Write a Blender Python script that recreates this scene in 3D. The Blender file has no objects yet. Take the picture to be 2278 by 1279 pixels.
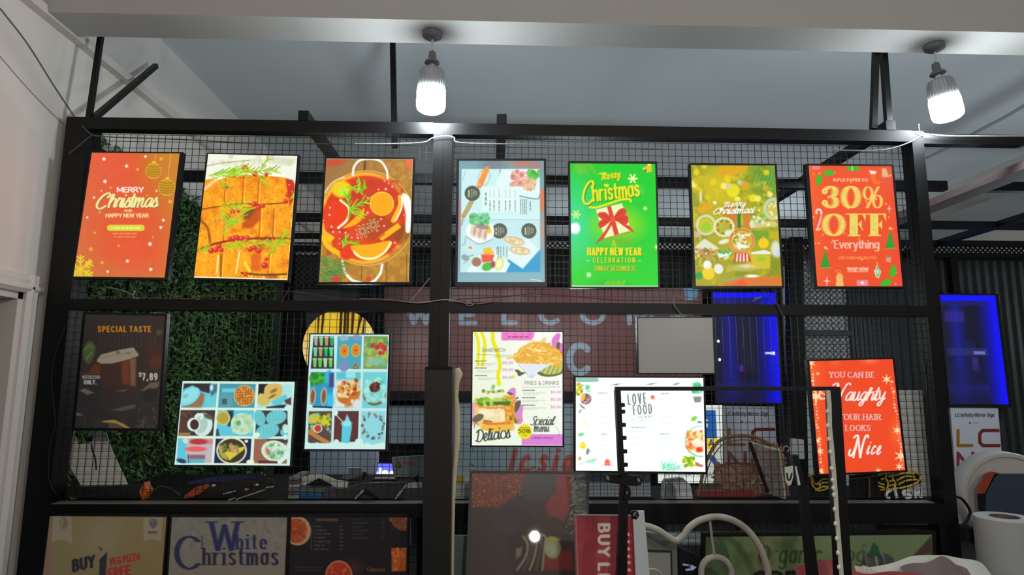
import bpy, math, random
import numpy as np
from mathutils import Vector, Matrix

# ------------------------------------------------------------------ camera, world, room lights, exposure
F_PX, PITCH, YAW, ROLL = 1420.0, math.radians(8.25), math.radians(1.7), 0.0046
CAM = Vector((0.0, 0.0, 1.5))
ROT = Matrix.Rotation(-YAW, 3, 'Z') @ Matrix.Rotation(math.pi / 2 + PITCH, 3, 'X') @ Matrix.Rotation(ROLL, 3, 'Z')
scene = bpy.context.scene
COL = scene.collection
cam_data = bpy.data.cameras.new('camera')
cam_data.sensor_width = 36.0
cam_data.lens = 36.0 * F_PX / 2278.0
cam_data.clip_start = 0.05
cam = bpy.data.objects.new('camera', cam_data)
cam.matrix_world = Matrix.Translation(CAM) @ ROT.to_4x4()
COL.objects.link(cam)
scene.camera = cam

world = bpy.data.worlds.new('room_ambient')
world.use_nodes = True
bg = world.node_tree.nodes['Background']
bg.inputs[0].default_value = (0.86, 0.92, 1.0, 1)
bg.inputs[1].default_value = 0.14
scene.world = world

def lamp(name, loc, power, color, size):
    d = bpy.data.lights.new(name, 'POINT')
    d.energy = power; d.color = color; d.shadow_soft_size = size
    o = bpy.data.objects.new(name, d); o.location = loc
    COL.objects.link(o)
    return o
# bulbs hanging in the front of the shop, behind the photographer
lamp('shop_bulb_light', (0.47, -1.2, 2.72), 100, (1.0, 0.87, 0.79), 0.05)
lamp('shop_bulb_light', (2.4, -1.4, 2.6), 75, (1.0, 0.93, 0.87), 0.09)
# unseen fill lights in back, booth and aisle, added to brighten the ceiling
lamp('rear_fill_light', (3.4, 7.8, 2.5), 36, (0.84, 0.94, 1.0), 0.12)
lamp('rear_fill_light', (0.9, 8.0, 2.5), 20, (0.84, 0.94, 1.0), 0.12)
lamp('booth_fill_light', (0.6, 4.6, 1.9), 17, (0.84, 0.95, 1.0), 0.12)
lamp('booth_fill_light', (-0.9, 4.3, 1.9), 8, (0.84, 0.95, 1.0), 0.12)
lamp('aisle_fill_light', (4.2, 4.4, 2.0), 26, (0.86, 0.95, 1.0), 0.12)

scene.view_settings.view_transform = 'Standard'
scene.view_settings.look = 'None'
scene.view_settings.exposure = 0.0
scene.view_settings.gamma = 1.0
scene.view_settings.use_curve_mapping = False
try:
    scene.cycles.use_denoising = True
    scene.cycles.max_bounces = 8
    scene.cycles.sample_clamp_indirect = 4.0
except Exception:
    pass

# ------------------------------------------------------------------ pixel -> place on a plane of the room
def ray(x, y):
    return ROT @ Vector(((x - 1139.0) / F_PX, (639.5 - y) / F_PX, -1.0))
def P(x, y, Y):
    d = ray(x, y); return CAM + d * (Y / d.y)
def PX(x, y, X):
    d = ray(x, y); return CAM + d * (X / d.x)
def PZ(x, y, Z):
    d = ray(x, y); return CAM + d * ((Z - CAM.z) / d.z)

# ------------------------------------------------------------------ materials
def lin1(c):
    c = c / 255.0
    return c / 12.92 if c <= 0.04045 else ((c + 0.055) / 1.055) ** 2.4
def lin(rgb):
    return tuple(lin1(v) for v in rgb)
MATS = {}
def mat(name, rgb, rough=0.6, metal=0.0, spec=0.5, emit=None, strength=0.0, alpha=1.0, noise=0.0, nscale=6.0, bump=0.0, trans=0.0):
    if name in MATS:
        return MATS[name]
    m = bpy.data.materials.new(name); m.use_nodes = True
    nt = m.node_tree; b = nt.nodes['Principled BSDF']
    c = lin(rgb)
    b.inputs['Base Color'].default_value = (*c, 1)
    b.inputs['Roughness'].default_value = rough
    b.inputs['Metallic'].default_value = metal
    b.inputs['Specular IOR Level'].default_value = spec
    b.inputs['Alpha'].default_value = alpha
    b.inputs['Transmission Weight'].default_value = trans
    if emit is not None:
        b.inputs['Emission Color'].default_value = (*lin(emit), 1)
        b.inputs['Emission Strength'].default_value = strength
    if noise or bump:
        tc = nt.nodes.new('ShaderNodeTexCoord')
        n = nt.nodes.new('ShaderNodeTexNoise'); n.inputs['Scale'].default_value = nscale
        n.inputs['Detail'].default_value = 5
        nt.links.new(tc.outputs['Object'], n.inputs['Vector'])
        if noise:
            r = nt.nodes.new('ShaderNodeValToRGB')
            r.color_ramp.elements[0].position = 0.3; r.color_ramp.elements[1].position = 0.7
            r.color_ramp.elements[0].color = (*[v * (1 - noise) for v in c], 1)
            r.color_ramp.elements[1].color = (*[min(1, v * (1 + noise)) for v in c], 1)
            nt.links.new(n.outputs['Fac'], r.inputs['Fac'])
            nt.links.new(r.outputs['Color'], b.inputs['Base Color'])
        if bump:
            bp = nt.nodes.new('ShaderNodeBump'); bp.inputs['Strength'].default_value = bump
            bp.inputs['Distance'].default_value = 0.01
            nt.links.new(n.outputs['Fac'], bp.inputs['Height'])
            nt.links.new(bp.outputs['Normal'], b.inputs['Normal'])
    MATS[name] = m
    return m
def art_mat(name, lit, strength=1.0, rough=0.35, spec=0.3, coat=0.0):
    """vertex colours are the print itself; lit=True is a backlit film, lit=False a print that only reflects"""
    if name in MATS:
        return MATS[name]
    m = bpy.data.materials.new(name); m.use_nodes = True
    nt = m.node_tree; b = nt.nodes['Principled BSDF']
    a = nt.nodes.new('ShaderNodeAttribute'); a.attribute_name = 'print'
    b.inputs['Roughness'].default_value = rough
    b.inputs['Specular IOR Level'].default_value = spec
    b.inputs['Coat Weight'].default_value = coat
    b.inputs['Coat Roughness'].default_value = 0.02
    if lit:
        b.inputs['Base Color'].default_value = (0.01, 0.01, 0.01, 1)
        nt.links.new(a.outputs['Color'], b.inputs['Emission Color'])
        b.inputs['Emission Strength'].default_value = strength
        m.cycles.emission_sampling = 'NONE'
    else:
        nt.links.new(a.outputs['Color'], b.inputs['Base Color'])
    MATS[name] = m
    return m

# ------------------------------------------------------------------ mesh building
class MB:
    def __init__(self): self.v = []; self.f = []
    def add(self, vs, fs):
        o = len(self.v); self.v += [Vector(p) for p in vs]
        self.f += [tuple(i + o for i in f) for f in fs]
        return self
    def hexa(self, a, b):
        """a, b: two matching quads"""
        n = len(a)
        fs = [tuple(range(n)), tuple(range(2 * n - 1, n - 1, -1))]
        fs += [(i, i + n, (i + 1) % n + n, (i + 1) % n) for i in range(n)]
        return self.add(list(a) + list(b), fs)
    def box(self, lo, hi):
        x0, y0, z0 = lo; x1, y1, z1 = hi
        return self.hexa([(x0, y0, z0), (x1, y0, z0), (x1, y0, z1), (x0, y0, z1)], [(x0, y1, z0), (x1, y1, z0), (x1, y1, z1), (x0, y1, z1)])
    def bar(self, p, q, w, h=None, up=(0, 0, 1), rot=0.0):
        """square section bar from p to q"""
        h = h or w
        p = Vector(p); q = Vector(q); d = (q - p).normalized()
        u = Vector(up)
        if abs(d.dot(u)) > 0.95: u = Vector((0, 1, 0))
        s = d.cross(u).normalized(); t = s.cross(d).normalized()
        k = [s * (a * w / 2) + t * (b * h / 2) for a, b in ((-1, -1), (1, -1), (1, 1), (-1, 1))]
        return self.hexa([p + e for e in k], [q + e for e in k])
    def prism(self, pts, off):
        off = Vector(off)
        return self.hexa([Vector(p) for p in pts], [Vector(p) + off for p in pts])
    def tube(self, pts, r, n=8, closed=False, caps=True):
        pts = [Vector(p) for p in pts]; N = len(pts)
        rs = r if isinstance(r, (list, tuple)) else [r] * N
        o = len(self.v); prev = None
        for i, p in enumerate(pts):
            if closed: d = pts[(i + 1) % N] - pts[i - 1]
            else: d = pts[min(i + 1, N - 1)] - pts[max(i - 1, 0)]
            if d.length < 1e-9: d = Vector((0, 0, 1))
            d.normalize()
            if prev is None:
                u = Vector((0, 0, 1)) if abs(d.z) < 0.9 else Vector((0, 1, 0))
            else: u = prev
            s = d.cross(u)
            if s.length < 1e-6: s = d.cross(Vector((1, 0, 0)))
            s.normalize(); u = s.cross(d).normalized(); prev = u
            for k in range(n):
                a = 2 * math.pi * k / n
                self.v.append(p + (s * math.cos(a) + u * math.sin(a)) * rs[i])
        for i in range(N if closed else N - 1):
            a0 = o + i * n; b0 = o + ((i + 1) % N) * n
            for k in range(n):
                self.f.append((a0 + k, a0 + (k + 1) % n, b0 + (k + 1) % n, b0 + k))
        if caps and not closed:
            self.f.append(tuple(o + k for k in range(n - 1, -1, -1)))
            self.f.append(tuple(o + (N - 1) * n + k for k in range(n)))
        return self
    def lathe(self, prof, M, n=24, lo=0.0, hi=2 * math.pi):
        """prof: (r, z) along local z; M: 4x4"""
        o = len(self.v); full = abs(hi - lo - 2 * math.pi) < 1e-6
        cols = n if full else n + 1
        for r, z in prof:
            for k in range(cols):
                a = lo + (hi - lo) * k / n
                self.v.append(M @ Vector((r * math.cos(a), r * math.sin(a), z)))
        for i in range(len(prof) - 1):
            for k in range(n):
                k2 = (k + 1) % cols
                self.f.append((o + i * cols + k, o + i * cols + k2, o + (i + 1) * cols + k2, o + (i + 1) * cols + k))
        return self
    def grid(self, fn, nu, nv):
        o = len(self.v)
        for j in range(nv + 1):
            for i in range(nu + 1): self.v.append(Vector(fn(i / nu, j / nv)))
        for j in range(nv):
            for i in range(nu):
                a = o + j * (nu + 1) + i
                self.f.append((a, a + 1, a + nu + 2, a + nu + 1))
        return self
    def sphere(self, c, r, n=10, sq=(1, 1, 1)):
        M = Matrix.Translation(Vector(c)) @ Matrix.Diagonal((*sq, 1))
        pr = [(r * math.sin(math.pi * i / n), -r * math.cos(math.pi * i / n)) for i in range(n + 1)]
        return self.lathe(pr, M, n + 4)
    def build(self, name, m, parent=None, smooth=False, **tags):
        org = Vector((0, 0, 0))
        if parent is None:
            xs = [p.x for p in self.v]; ys = [p.y for p in self.v]; zs = [p.z for p in self.v]
            org = Vector(((min(xs) + max(xs)) / 2, (min(ys) + max(ys)) / 2, min(zs)))
        else:
            q = parent
            while q is not None: org = org + q.location; q = q.parent
        me = bpy.data.meshes.new(name)
        me.from_pydata([tuple(p - org) for p in self.v], [], self.f)
        me.validate(); me.update()
        ms = m if isinstance(m, (list, tuple)) else [m]
        for k in ms: me.materials.append(k)
        if smooth:
            me.polygons.foreach_set('use_smooth', [True] * len(me.polygons))
            try: me.set_sharp_from_angle(angle=math.radians(40))
            except Exception: pass
        o = bpy.data.objects.new(name, me); COL.objects.link(o)
        if parent is None: o.location = org
        else: o.parent = parent
        tag(o, **tags)
        return o
def fix_normals(o):
    import bmesh
    b = bmesh.new(); b.from_mesh(o.data); bmesh.ops.recalc_face_normals(b, faces=b.faces[:]); b.to_mesh(o.data); b.free()
    return o
def tag(o, label=None, cat=None, group=None, kind=None):
    if label: o['label'] = label
    if cat: o['category'] = cat
    if group: o['group'] = group
    if kind: o['kind'] = kind
    return o
def thing(name, label, cat, loc, group=None):
    o = bpy.data.objects.new(name, None); COL.objects.link(o)
    o.empty_display_size = 0.05; o.location = Vector(loc)
    return tag(o, label, cat, group)
def spline(pts, per=8, closed=False):
    pts = [tuple(map(float, p)) for p in pts]; n = len(pts); out = []
    if n < 3: return pts
    dim = len(pts[0])
    for i in range(n if closed else n - 1):
        if closed: a, b, c, d = pts[i - 1], pts[i], pts[(i + 1) % n], pts[(i + 2) % n]
        else: a, b, c, d = pts[max(i - 1, 0)], pts[i], pts[i + 1], pts[min(i + 2, n - 1)]
        for k in range(per):
            t = k / per
            out.append(tuple(0.5 * (2 * b[j] + (c[j] - a[j]) * t + (2 * a[j] - 5 * b[j] + 4 * c[j] - d[j]) * t * t + (3 * b[j] - a[j] - 3 * c[j] + d[j]) * t ** 3) for j in range(dim)))
    if not closed: out.append(pts[-1])
    return out

# ------------------------------------------------------------------ stroke lettering (grid: cap height 10, x-height 7)
GL = {}
def _g(src):
    for ln in src.strip().splitlines():
        k, adv, st = ln.strip().split(' ', 2)
        GL[k] = (float(adv), [])
        for s in st.split('|'):
            s = s.strip()
            if s[0] == '@':
                cx, cy, rx, ry, a0, a1 = map(float, s[1:].split(','))
                m = max(6, int(abs(a1 - a0) / 15))
                pts = [(cx + rx * math.cos(math.radians(a0 + (a1 - a0) * i / m)), cy + ry * math.sin(math.radians(a0 + (a1 - a0) * i / m))) for i in range(m + 1)]
                GL[k][1].append((False, pts))
            else:
                sm = s[0] == '~'
                pts = [tuple(map(float, q.split(','))) for q in s.lstrip('~').split()]
                GL[k][1].append((not sm, spline(pts, 5) if sm else pts))
_g('''
A 8.4 0,0 4.2,10 8.4,0|1.5,3.4 6.9,3.4
B 7.4 0,0 0,10|0,10 3.4,10|0,5.3 3.6,5.3|0,0 3.8,0|@3.4,7.65,2.9,2.35,-90,90|@3.7,2.65,3.5,2.65,-90,90
C 8.4 @4.6,5,4.6,5,45,315
D 8.4 0,0 0,10|0,10 3,10|0,0 3,0|@3,5,5,5,-90,90
E 6.4 0,0 0,10|0,10 6,10|0,5.2 5,5.2|0,0 6.2,0
F 6.2 0,0 0,10|0,10 6,10|0,5 5,5
G 9 @4.6,5,4.6,5,45,330|8.8,0.5 8.8,4.6 5.4,4.6
H 8 0,0 0,10|8,0 8,10|0,5.2 8,5.2
I 1.6 0.8,0 0.8,10
J 5 4.6,10 4.6,3|@2.3,3,2.3,3,180,360
K 7.6 0,0 0,10|7.2,10 0,4.2|2.6,6 7.6,0
L 6 0,0 0,10|0,0 6,0
M 9.6 0,0 0,10 4.8,2 9.6,10 9.6,0
N 8.2 0,0 0,10 8.2,0 8.2,10
O 9.4 @4.7,5,4.7,5,0,360
P 7 0,0 0,10|0,10 3.6,10|0,4.7 3.6,4.7|@3.6,7.35,3.2,2.65,-90,90
Q 9.4 @4.7,5,4.7,5,0,360|5.6,2.4 9,-1
R 7.6 0,0 0,10|0,10 3.6,10|0,5 3.6,5|@3.6,7.5,3.2,2.5,-90,90|3.4,5 7.6,0
S 7 ~6.3,8.5 4.8,9.8 2.4,9.9 0.6,8.4 0.7,6.5 2.6,5.5 4.8,4.6 6.4,3.3 6.2,1.3 4.4,0.1 2,0.2 0.2,1.6
T 7.6 3.8,0 3.8,10|0,10 7.6,10
U 8 0,10 0,3.6|8,10 8,3.6|@4,3.6,4,3.6,180,360
V 8.4 0,10 4.2,0 8.4,10
W 12 0,10 3,0 6,9 9,0 12,10
X 8 0,0 8,10|0,10 8,0
Y 8 0,10 4,4.8 8,10|4,4.8 4,0
Z 7.4 0,10 7.4,10 0,0 7.4,0
0 7 @3.5,5,3.5,5,0,360
1 4 0.4,8 2.8,10 2.8,0
2 6.6 ~0.3,7.6 1.4,9.6 3.6,10 5.8,8.8 5.8,6.6 3.6,3.6 0,0|0,0 6.6,0
3 6.6 @3,7.6,2.9,2.4,-90,150|@3,2.65,3.3,2.65,-150,90
4 7 5,0 5,10 0,3 7,3
5 6.6 5.8,10 1,10 0.6,5.6|@3.1,3.3,3.3,3.3,-150,135
6 6.8 @3.4,3.2,3.3,3.2,0,360|~0.1,3.2 0.6,6.6 2.2,9 5,10
7 6.6 0,10 6.4,10 2.2,0
8 6.8 @3.4,7.6,2.8,2.4,0,360|@3.4,2.7,3.4,2.7,0,360
9 6.8 @3.4,6.8,3.3,3.2,0,360|~6.7,6.8 6.2,3.4 4.6,1 1.8,0
a 6.4 @3,3.5,3,3.5,20,340|6,7 6,0.8
b 6.6 0,10 0,0|@3.2,3.5,3.2,3.5,-160,160
c 6 @3.3,3.5,3.3,3.5,45,315
d 6.6 6.4,10 6.4,0|@3.2,3.5,3.2,3.5,20,340
e 6.4 0.2,3.7 6.2,3.7|@3.2,3.5,3.1,3.5,0,315
f 4 ~4.2,9.4 3,10 1.8,9 1.5,7 1.5,0|0,7 3.6,7
g 6.6 @3.1,3.6,3.1,3.4,20,340|~6.3,7 6.3,0 5.8,-2.8 3.2,-3.8 0.6,-2.8
h 6.4 0,10 0,0|~0,4.4 1.4,6.4 3.6,7 5.4,6 5.8,4 5.8,0
i 2 0.8,7 0.8,0|0.8,9.5 0.8,10
j 3 1.6,7 1.6,-2 0,-3.6|1.6,9.5 1.6,10
k 6 0,10 0,0|5.4,7 0,2.6|2,4.2 5.8,0
l 2 0.8,10 0.8,0
m 9.8 0,7 0,0|~0,4.6 1.2,6.4 2.8,7 4.2,6 4.6,4.4 4.6,0|~4.6,4.6 5.8,6.4 7.4,7 8.8,6 9.2,4.4 9.2,0
n 6.4 0,7 0,0|~0,4.4 1.4,6.4 3.6,7 5.4,6 5.8,4 5.8,0
o 6.8 @3.4,3.5,3.3,3.5,0,360
p 6.6 0,7 0,-4|@3.2,3.5,3.2,3.5,-160,160
q 6.6 6.4,7 6.4,-4|@3.2,3.5,3.2,3.5,20,340
r 4.4 0,7 0,0|~0,4 1.2,6.2 2.8,7 4.2,6.7
s 5.4 ~4.8,6 3.2,7 1.2,6.8 0.4,5.2 1.8,4 3.8,3.2 5,1.9 4,0.3 2,0 0.1,1
t 4 1.6,9.6 1.6,1.6 2.4,0.2 3.8,0.3|0,7 3.8,7
u 6.4 ~0,7 0,3 0.6,0.8 2.4,0 4.6,0.8 5.8,3|5.8,7 5.8,0
v 6.4 0,7 3.2,0 6.4,7
w 9 0,7 2.3,0 4.5,6.4 6.7,0 9,7
x 6 0,7 6,0|0,0 6,7
y 6.4 0,7 3.2,0.4|6.4,7 2.6,-3 0.8,-3.8
z 5.6 0,7 5.4,7 0,0 5.6,0
. 2 0.6,0 0.8,0
, 2 1,0.4 0.4,-1.6
: 2 0.8,0.4 0.8,0.6|0.8,5.5 0.8,5.7
! 2 0.8,3 0.8,10|0.8,0 0.8,0.2
- 4 0.4,4.2 3.4,4.2
' 2 0.8,8 0.8,10
$ 7 ~6.3,8 4.8,9.3 2.4,9.3 0.6,8 0.7,6.4 2.6,5.5 4.8,4.6 6.4,3.3 6.2,1.6 4.4,0.7 2,0.7 0.2,1.8|3.4,-1 3.4,11
& 8 ~7.6,0 2,6.6 1.8,8.8 3.4,10 4.8,8.8 4.2,6.8 0.6,3.6 0.6,1.2 2.6,0 5,0.6 7,4
% 11 @2.6,7,2.5,3,0,360|@8.4,3,2.5,3,0,360|9,10 2,0
''')
SCRIPT = {}
_keep = dict(GL)
_g('''
C 8 ~6.6,7.4 8,9 6.6,10.4 4,9.4 1.4,6.4 0.2,3 1.2,0.4 3.8,-0.2 6.8,1.6
N 10 ~-2,3.6 -2.6,1.6 -1,0.8 1,3 2.4,6.6 3,9.6 1.8,10.4 0,9.2|~3.2,9.8 2.2,5 1,0|~3.2,10 4.6,5 6.2,0|~6.2,0 7,5 8.6,9.6 10.2,10.4 10.8,9.4
M 11 ~0,8.6 1.6,10 2.4,9 1.4,0|~2.2,8.6 4.6,10 5.4,8.6 5,1|~5.2,7.4 8,10 9,8.6 8.4,1.4 9.6,0.2 11,1.6
D 9 ~2.8,10 2,5 1.2,0.6|~0.2,8.4 2.4,10.4 6.4,9.8 8.6,6.4 7.6,2.4 4.4,0 1.2,0.4 -0.6,1.2
S 8 ~7.6,9 6.6,10.4 4.2,9.8 3,8 4.6,6 6.2,4 5.6,1.2 3,0 0.4,1
O 9 ~5,10 2,9 0.4,5 1.6,1 4.6,0 7.6,2 8.4,6 7,9.4 4.6,10 3.6,8.6
h 6.6 ~0,2 2,8 2.4,10 1.4,10.2 0.6,7 0.4,0|~0.4,2.6 2,6 4,7 5,5.6 4.6,1.4 5.4,0.2 6.8,1.6
r 5 ~-0.4,1.6 1,6.4 1.6,7.6 2,6.6 4,6.8 3.4,2 4,0.2 5.2,1.4
i 3 ~-0.4,1.4 1,7 0.8,1.2 1.6,0.1 3,1.6|1.6,9.4 1.7,9.8
s 4.6 ~-0.4,1.2 2,6 2.6,7.4 2.8,6 4,3 3.2,0.4 1,0.2 0.6,1.4|~3.4,0.4 4.4,0.8 4.8,1.6
t 4 ~-0.4,1.6 1.2,6 2,10.4|~2,10 1.4,2 2,0.2 4,1.6|0,7.4 4,7.8
m 9.6 ~-0.2,1.6 0.8,7 0.6,0|~0.6,3 2.4,6.8 3.6,6.6 3.6,0|~3.6,3 5.4,6.8 6.8,6.6 6.6,1.6 7.6,0.1 9.8,1.6
a 6.4 ~5,6.2 3,7 0.8,4.6 0.4,1.4 1.8,0 3.6,1.6 5.2,6.4|~5.2,6.6 4.6,2 5.2,0.2 6.6,1.6
e 5 ~0,1.8 2.8,3.4 3.8,5.6 2.6,7 0.8,5 0.4,1.8 1.8,0 3.6,0.4 5.2,1.8
y 6 ~0,6.6 0.8,3 1.6,1.4 3,2 4.8,6.8|~4.8,7 4,0 2.6,-3.8 0.8,-3.6 1.4,-1.2 6.2,1.8
n 6.6 ~-0.2,1.6 0.8,7 0.6,0|~0.6,3 2.6,6.8 4.4,6.6 4.2,1.6 5,0.2 6.8,1.6
u 6.6 ~-0.2,2 0.8,7 0.6,1.4 2,0 4,2.6 4.6,7|~4.6,6.8 4.4,1.4 5.2,0.2 6.8,1.6
g 6 ~5,6.2 3,7 0.8,4.6 0.4,1.6 1.8,0.4 3.6,2 5,6.6|~5,6.8 4.2,0 2.8,-3.8 0.8,-3.6 1.4,-1.4 6.2,1.8
l 3.4 ~0,1.8 2.6,8 2.8,10 1.8,10.2 0.8,6 0.8,1.6 1.8,0.2 3.4,1.6
c 5 ~4.4,5.8 2.8,7 0.8,4.6 0.6,1.6 2,0.1 5.2,1.8
''')
for k in list(GL):
    if GL[k] is not _keep.get(k): SCRIPT[k] = GL[k]
GL = _keep

# ------------------------------------------------------------------ print painter: every print is a fine grid of coloured vertices
def vnoise(X, Y, scale, seed=0, octv=3):
    out = np.zeros(X.shape); amp = 1.0; tot = 0.0
    for o in range(octv):
        x = X / scale * 2 ** o + seed * 17.3; y = Y / scale * 2 ** o + seed * 9.7
        ix = np.floor(x).astype(np.int64); iy = np.floor(y).astype(np.int64)
        fx = x - ix; fy = y - iy; fx = fx * fx * (3 - 2 * fx); fy = fy * fy * (3 - 2 * fy)
        def h(a, b):
            n = (a * 374761393 + b * 668265263 + (seed + o) * 974711) & 0x7fffffff
            n = ((n ^ (n >> 13)) * 1274126177) & 0x7fffffff
            return ((n ^ (n >> 16)) & 0xffff) / 65535.0
        v = (h(ix, iy) * (1 - fx) + h(ix + 1, iy) * fx) * (1 - fy) + (h(ix, iy + 1) * (1 - fx) + h(ix + 1, iy + 1) * fx) * fy
        out += v * amp; tot += amp; amp *= 0.55
    return out / tot
class Canvas:
    """corners (TL, TR, BR, BL) and everything painted are in the same sketch units; s = photo pixels per unit"""
    def __init__(self, corners, s, base, res=0.92):
        self.c = [np.array(p, float) for p in corners]; self.s = s
        w = max(np.linalg.norm(self.c[1] - self.c[0]), np.linalg.norm(self.c[2] - self.c[3])) * s * res
        h = max(np.linalg.norm(self.c[3] - self.c[0]), np.linalg.norm(self.c[2] - self.c[1])) * s * res
        self.w = max(4, int(w)); self.h = max(4, int(h))
        U, V = np.meshgrid(np.linspace(0, 1, self.w), np.linspace(0, 1, self.h))
        self.U, self.V = U, V
        tl, tr, br, bl = self.c
        self.X = (tl[0] * (1 - U) + tr[0] * U) * (1 - V) + (bl[0] * (1 - U) + br[0] * U) * V
        self.Y = (tl[1] * (1 - U) + tr[1] * U) * (1 - V) + (bl[1] * (1 - U) + br[1] * U) * V
        self.C = np.zeros((self.h, self.w, 3)); self.C[:] = base
        self.aa = 1.15 / (s * res)
        self.rnd = random.Random(int(abs(corners[0][0] * 7 + corners[2][1] * 3 + s * 1000)))
    def blend(self, a, col, sl=None):
        T = self.C if sl is None else self.C[sl]
        T += (np.array(col, float) - T) * a[..., None]
        return self
    def grad(self, col, x0, y0, x1, y1, p=1.0, k=1.0):
        """blend towards col from (x0,y0) (none) to (x1,y1) (full)"""
        dx, dy = x1 - x0, y1 - y0
        t = ((self.X - x0) * dx + (self.Y - y0) * dy) / (dx * dx + dy * dy)
        return self.blend(np.clip(t, 0, 1) ** p * k, col)
    def glow(self, cx, cy, rx, ry, col, k=1.0, p=1.5):
        d = np.sqrt(((self.X - cx) / rx) ** 2 + ((self.Y - cy) / ry) ** 2)
        return self.blend(np.clip(1 - d, 0, 1) ** p * k, col)
    def speckle(self, col, scale, lo=0.5, hi=0.7, k=1.0, seed=1, box=None):
        n = vnoise(self.X, self.Y, scale, seed)
        a = np.clip((n - lo) / max(1e-6, hi - lo), 0, 1) * k
        if box: a = a * ((self.X > box[0]) & (self.X < box[2]) & (self.Y > box[1]) & (self.Y < box[3]))
        return self.blend(a, col)
    def _win(self, x0, y0, x1, y1):
        pad = 3 * self.aa
        m = (self.X > x0 - pad) & (self.X < x1 + pad) & (self.Y > y0 - pad) & (self.Y < y1 + pad)
        r = np.where(m.any(1))[0]; c = np.where(m.any(0))[0]
        if len(r) == 0 or len(c) == 0: return None
        return (slice(r[0], r[-1] + 1), slice(c[0], c[-1] + 1))
    def ell(self, cx, cy, rx, ry=None, col=(0, 0, 0), rot=0.0, soft=0.0, k=1.0, ring=0.0, tex=None):
        ry = ry or rx; R = max(rx, ry) + soft + ring
        R = max(rx, ry) * (1 + (soft + self.aa) / min(rx, ry)) + ring
        sl = self._win(cx - R, cy - R, cx + R, cy + R)
        if sl is None: return self
        X = self.X[sl] - cx; Y = self.Y[sl] - cy; a = math.radians(rot)
        x = X * math.cos(a) + Y * math.sin(a); y = -X * math.sin(a) + Y * math.cos(a)
        d = np.sqrt((x / rx) ** 2 + (y / ry) ** 2)
        g = (d - 1) * min(rx, ry) * (1.0 if d is None else 1.0)
        if ring: g = np.abs(g) - ring / 2
        al = np.clip(0.5 - g / (self.aa + soft), 0, 1) * k
        if tex: al = al * np.clip((vnoise(self.X[sl], self.Y[sl], tex[0], tex[1]) - tex[2]) * 5, 0, 1)
        return self.blend(al, col, sl)
    def poly(self, pts, col, soft=0.0, k=1.0, smooth=False, tex=None):
        if smooth: pts = spline(pts, 6, True)
        p = np.array(pts, float)
        sl = self._win(p[:, 0].min() - soft, p[:, 1].min() - soft, p[:, 0].max() + soft, p[:, 1].max() + soft)
        if sl is None: return self
        X = self.X[sl]; Y = self.Y[sl]; ins = np.zeros(X.shape, bool); dm = np.full(X.shape, 1e9)
        n = len(p)
        for i in range(n):
            x0, y0 = p[i]; x1, y1 = p[(i + 1) % n]
            c = (y0 > Y) != (y1 > Y)
            if y1 != y0: ins ^= c & (X < (x1 - x0) * (Y - y0) / (y1 - y0) + x0)
            dx, dy = x1 - x0, y1 - y0; L = dx * dx + dy * dy + 1e-9
            t = np.clip(((X - x0) * dx + (Y - y0) * dy) / L, 0, 1)
            dm = np.minimum(dm, (X - x0 - t * dx) ** 2 + (Y - y0 - t * dy) ** 2)
        g = np.sqrt(dm) * np.where(ins, -1, 1)
        al = np.clip(0.5 - g / (self.aa + soft), 0, 1) * k
        if tex: al = al * np.clip((vnoise(X, Y, tex[0], tex[1]) - tex[2]) * 5, 0, 1)
        return self.blend(al, col, sl)
    def rect(self, x0, y0, x1, y1, col, soft=0.0, k=1.0, r=0):
        return self.poly([(x0, y0), (x1, y0), (x1, y1), (x0, y1)], col, soft, k)
    def line(self, pts, w, col, k=1.0, smooth=False, soft=0.0):
        if smooth: pts = spline(pts, 6)
        p = np.array(pts, float); w2 = w / 2
        sl = self._win(p[:, 0].min() - w2 - soft, p[:, 1].min() - w2 - soft, p[:, 0].max() + w2 + soft, p[:, 1].max() + w2 + soft)
        if sl is None: return self
        X = self.X[sl]; Y = self.Y[sl]; dm = np.full(X.shape, 1e9)
        for i in range(len(p) - 1):
            x0, y0 = p[i]; dx, dy = p[i + 1][0] - x0, p[i + 1][1] - y0; L = dx * dx + dy * dy + 1e-9
            t = np.clip(((X - x0) * dx + (Y - y0) * dy) / L, 0, 1)
            dm = np.minimum(dm, (X - x0 - t * dx) ** 2 + (Y - y0 - t * dy) ** 2)
        g = np.sqrt(dm) - w2
        return self.blend(np.clip(0.5 - g / (self.aa + soft), 0, 1) * k, col, sl)
    def text(self, s, x, y, size, col, wx=0.16, wy=None, sx=1.0, shear=0.0, rot=0.0, track=0.16, anchor='l', serif=False, script=False, k=1.0, vclip=None, w=None):
        """baseline at (x, y); size = cap height; wx, wy = nib width and height as a share of the size; rot clockwise in degrees"""
        wy = wx if wy is None else wy
        u = size / 10.0
        def G(ch): return (SCRIPT.get(ch) if script else None) or GL.get(ch)
        uy = u; yb = 0.0
        if w is not None:       # fit the inked box: left edge x, width w, height size
            n = sum(1 for ch in s if G(ch)); sp = sum(1 for ch in s if not G(ch))
            gw = sum(G(ch)[0] for ch in s if G(ch)) + 4.5 * sp
            sx = max(.05, ((w - wx * size) / u - track * 10 * max(0, n - 1)) / gw)
            uy = u * (1 - wy); yb = -wy * size / 2; x0_ = wx * size / 2
        adv = []
        for ch in s:
            g = G(ch); adv.append((g[0] * sx if g else 4.5 * sx) + (track * 10 if g else 0))
        tot = (sum(adv) - track * 10) * u
        ox = {'l': 0, 'm': -tot / 2, 'r': -tot}[anchor] if w is None else x0_
        a = math.radians(rot); ca, sa = math.cos(a), math.sin(a)
        hx, hy = max(wx * size / 2, 1e-3), max(wy * size / 2, 1e-3)
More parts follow.
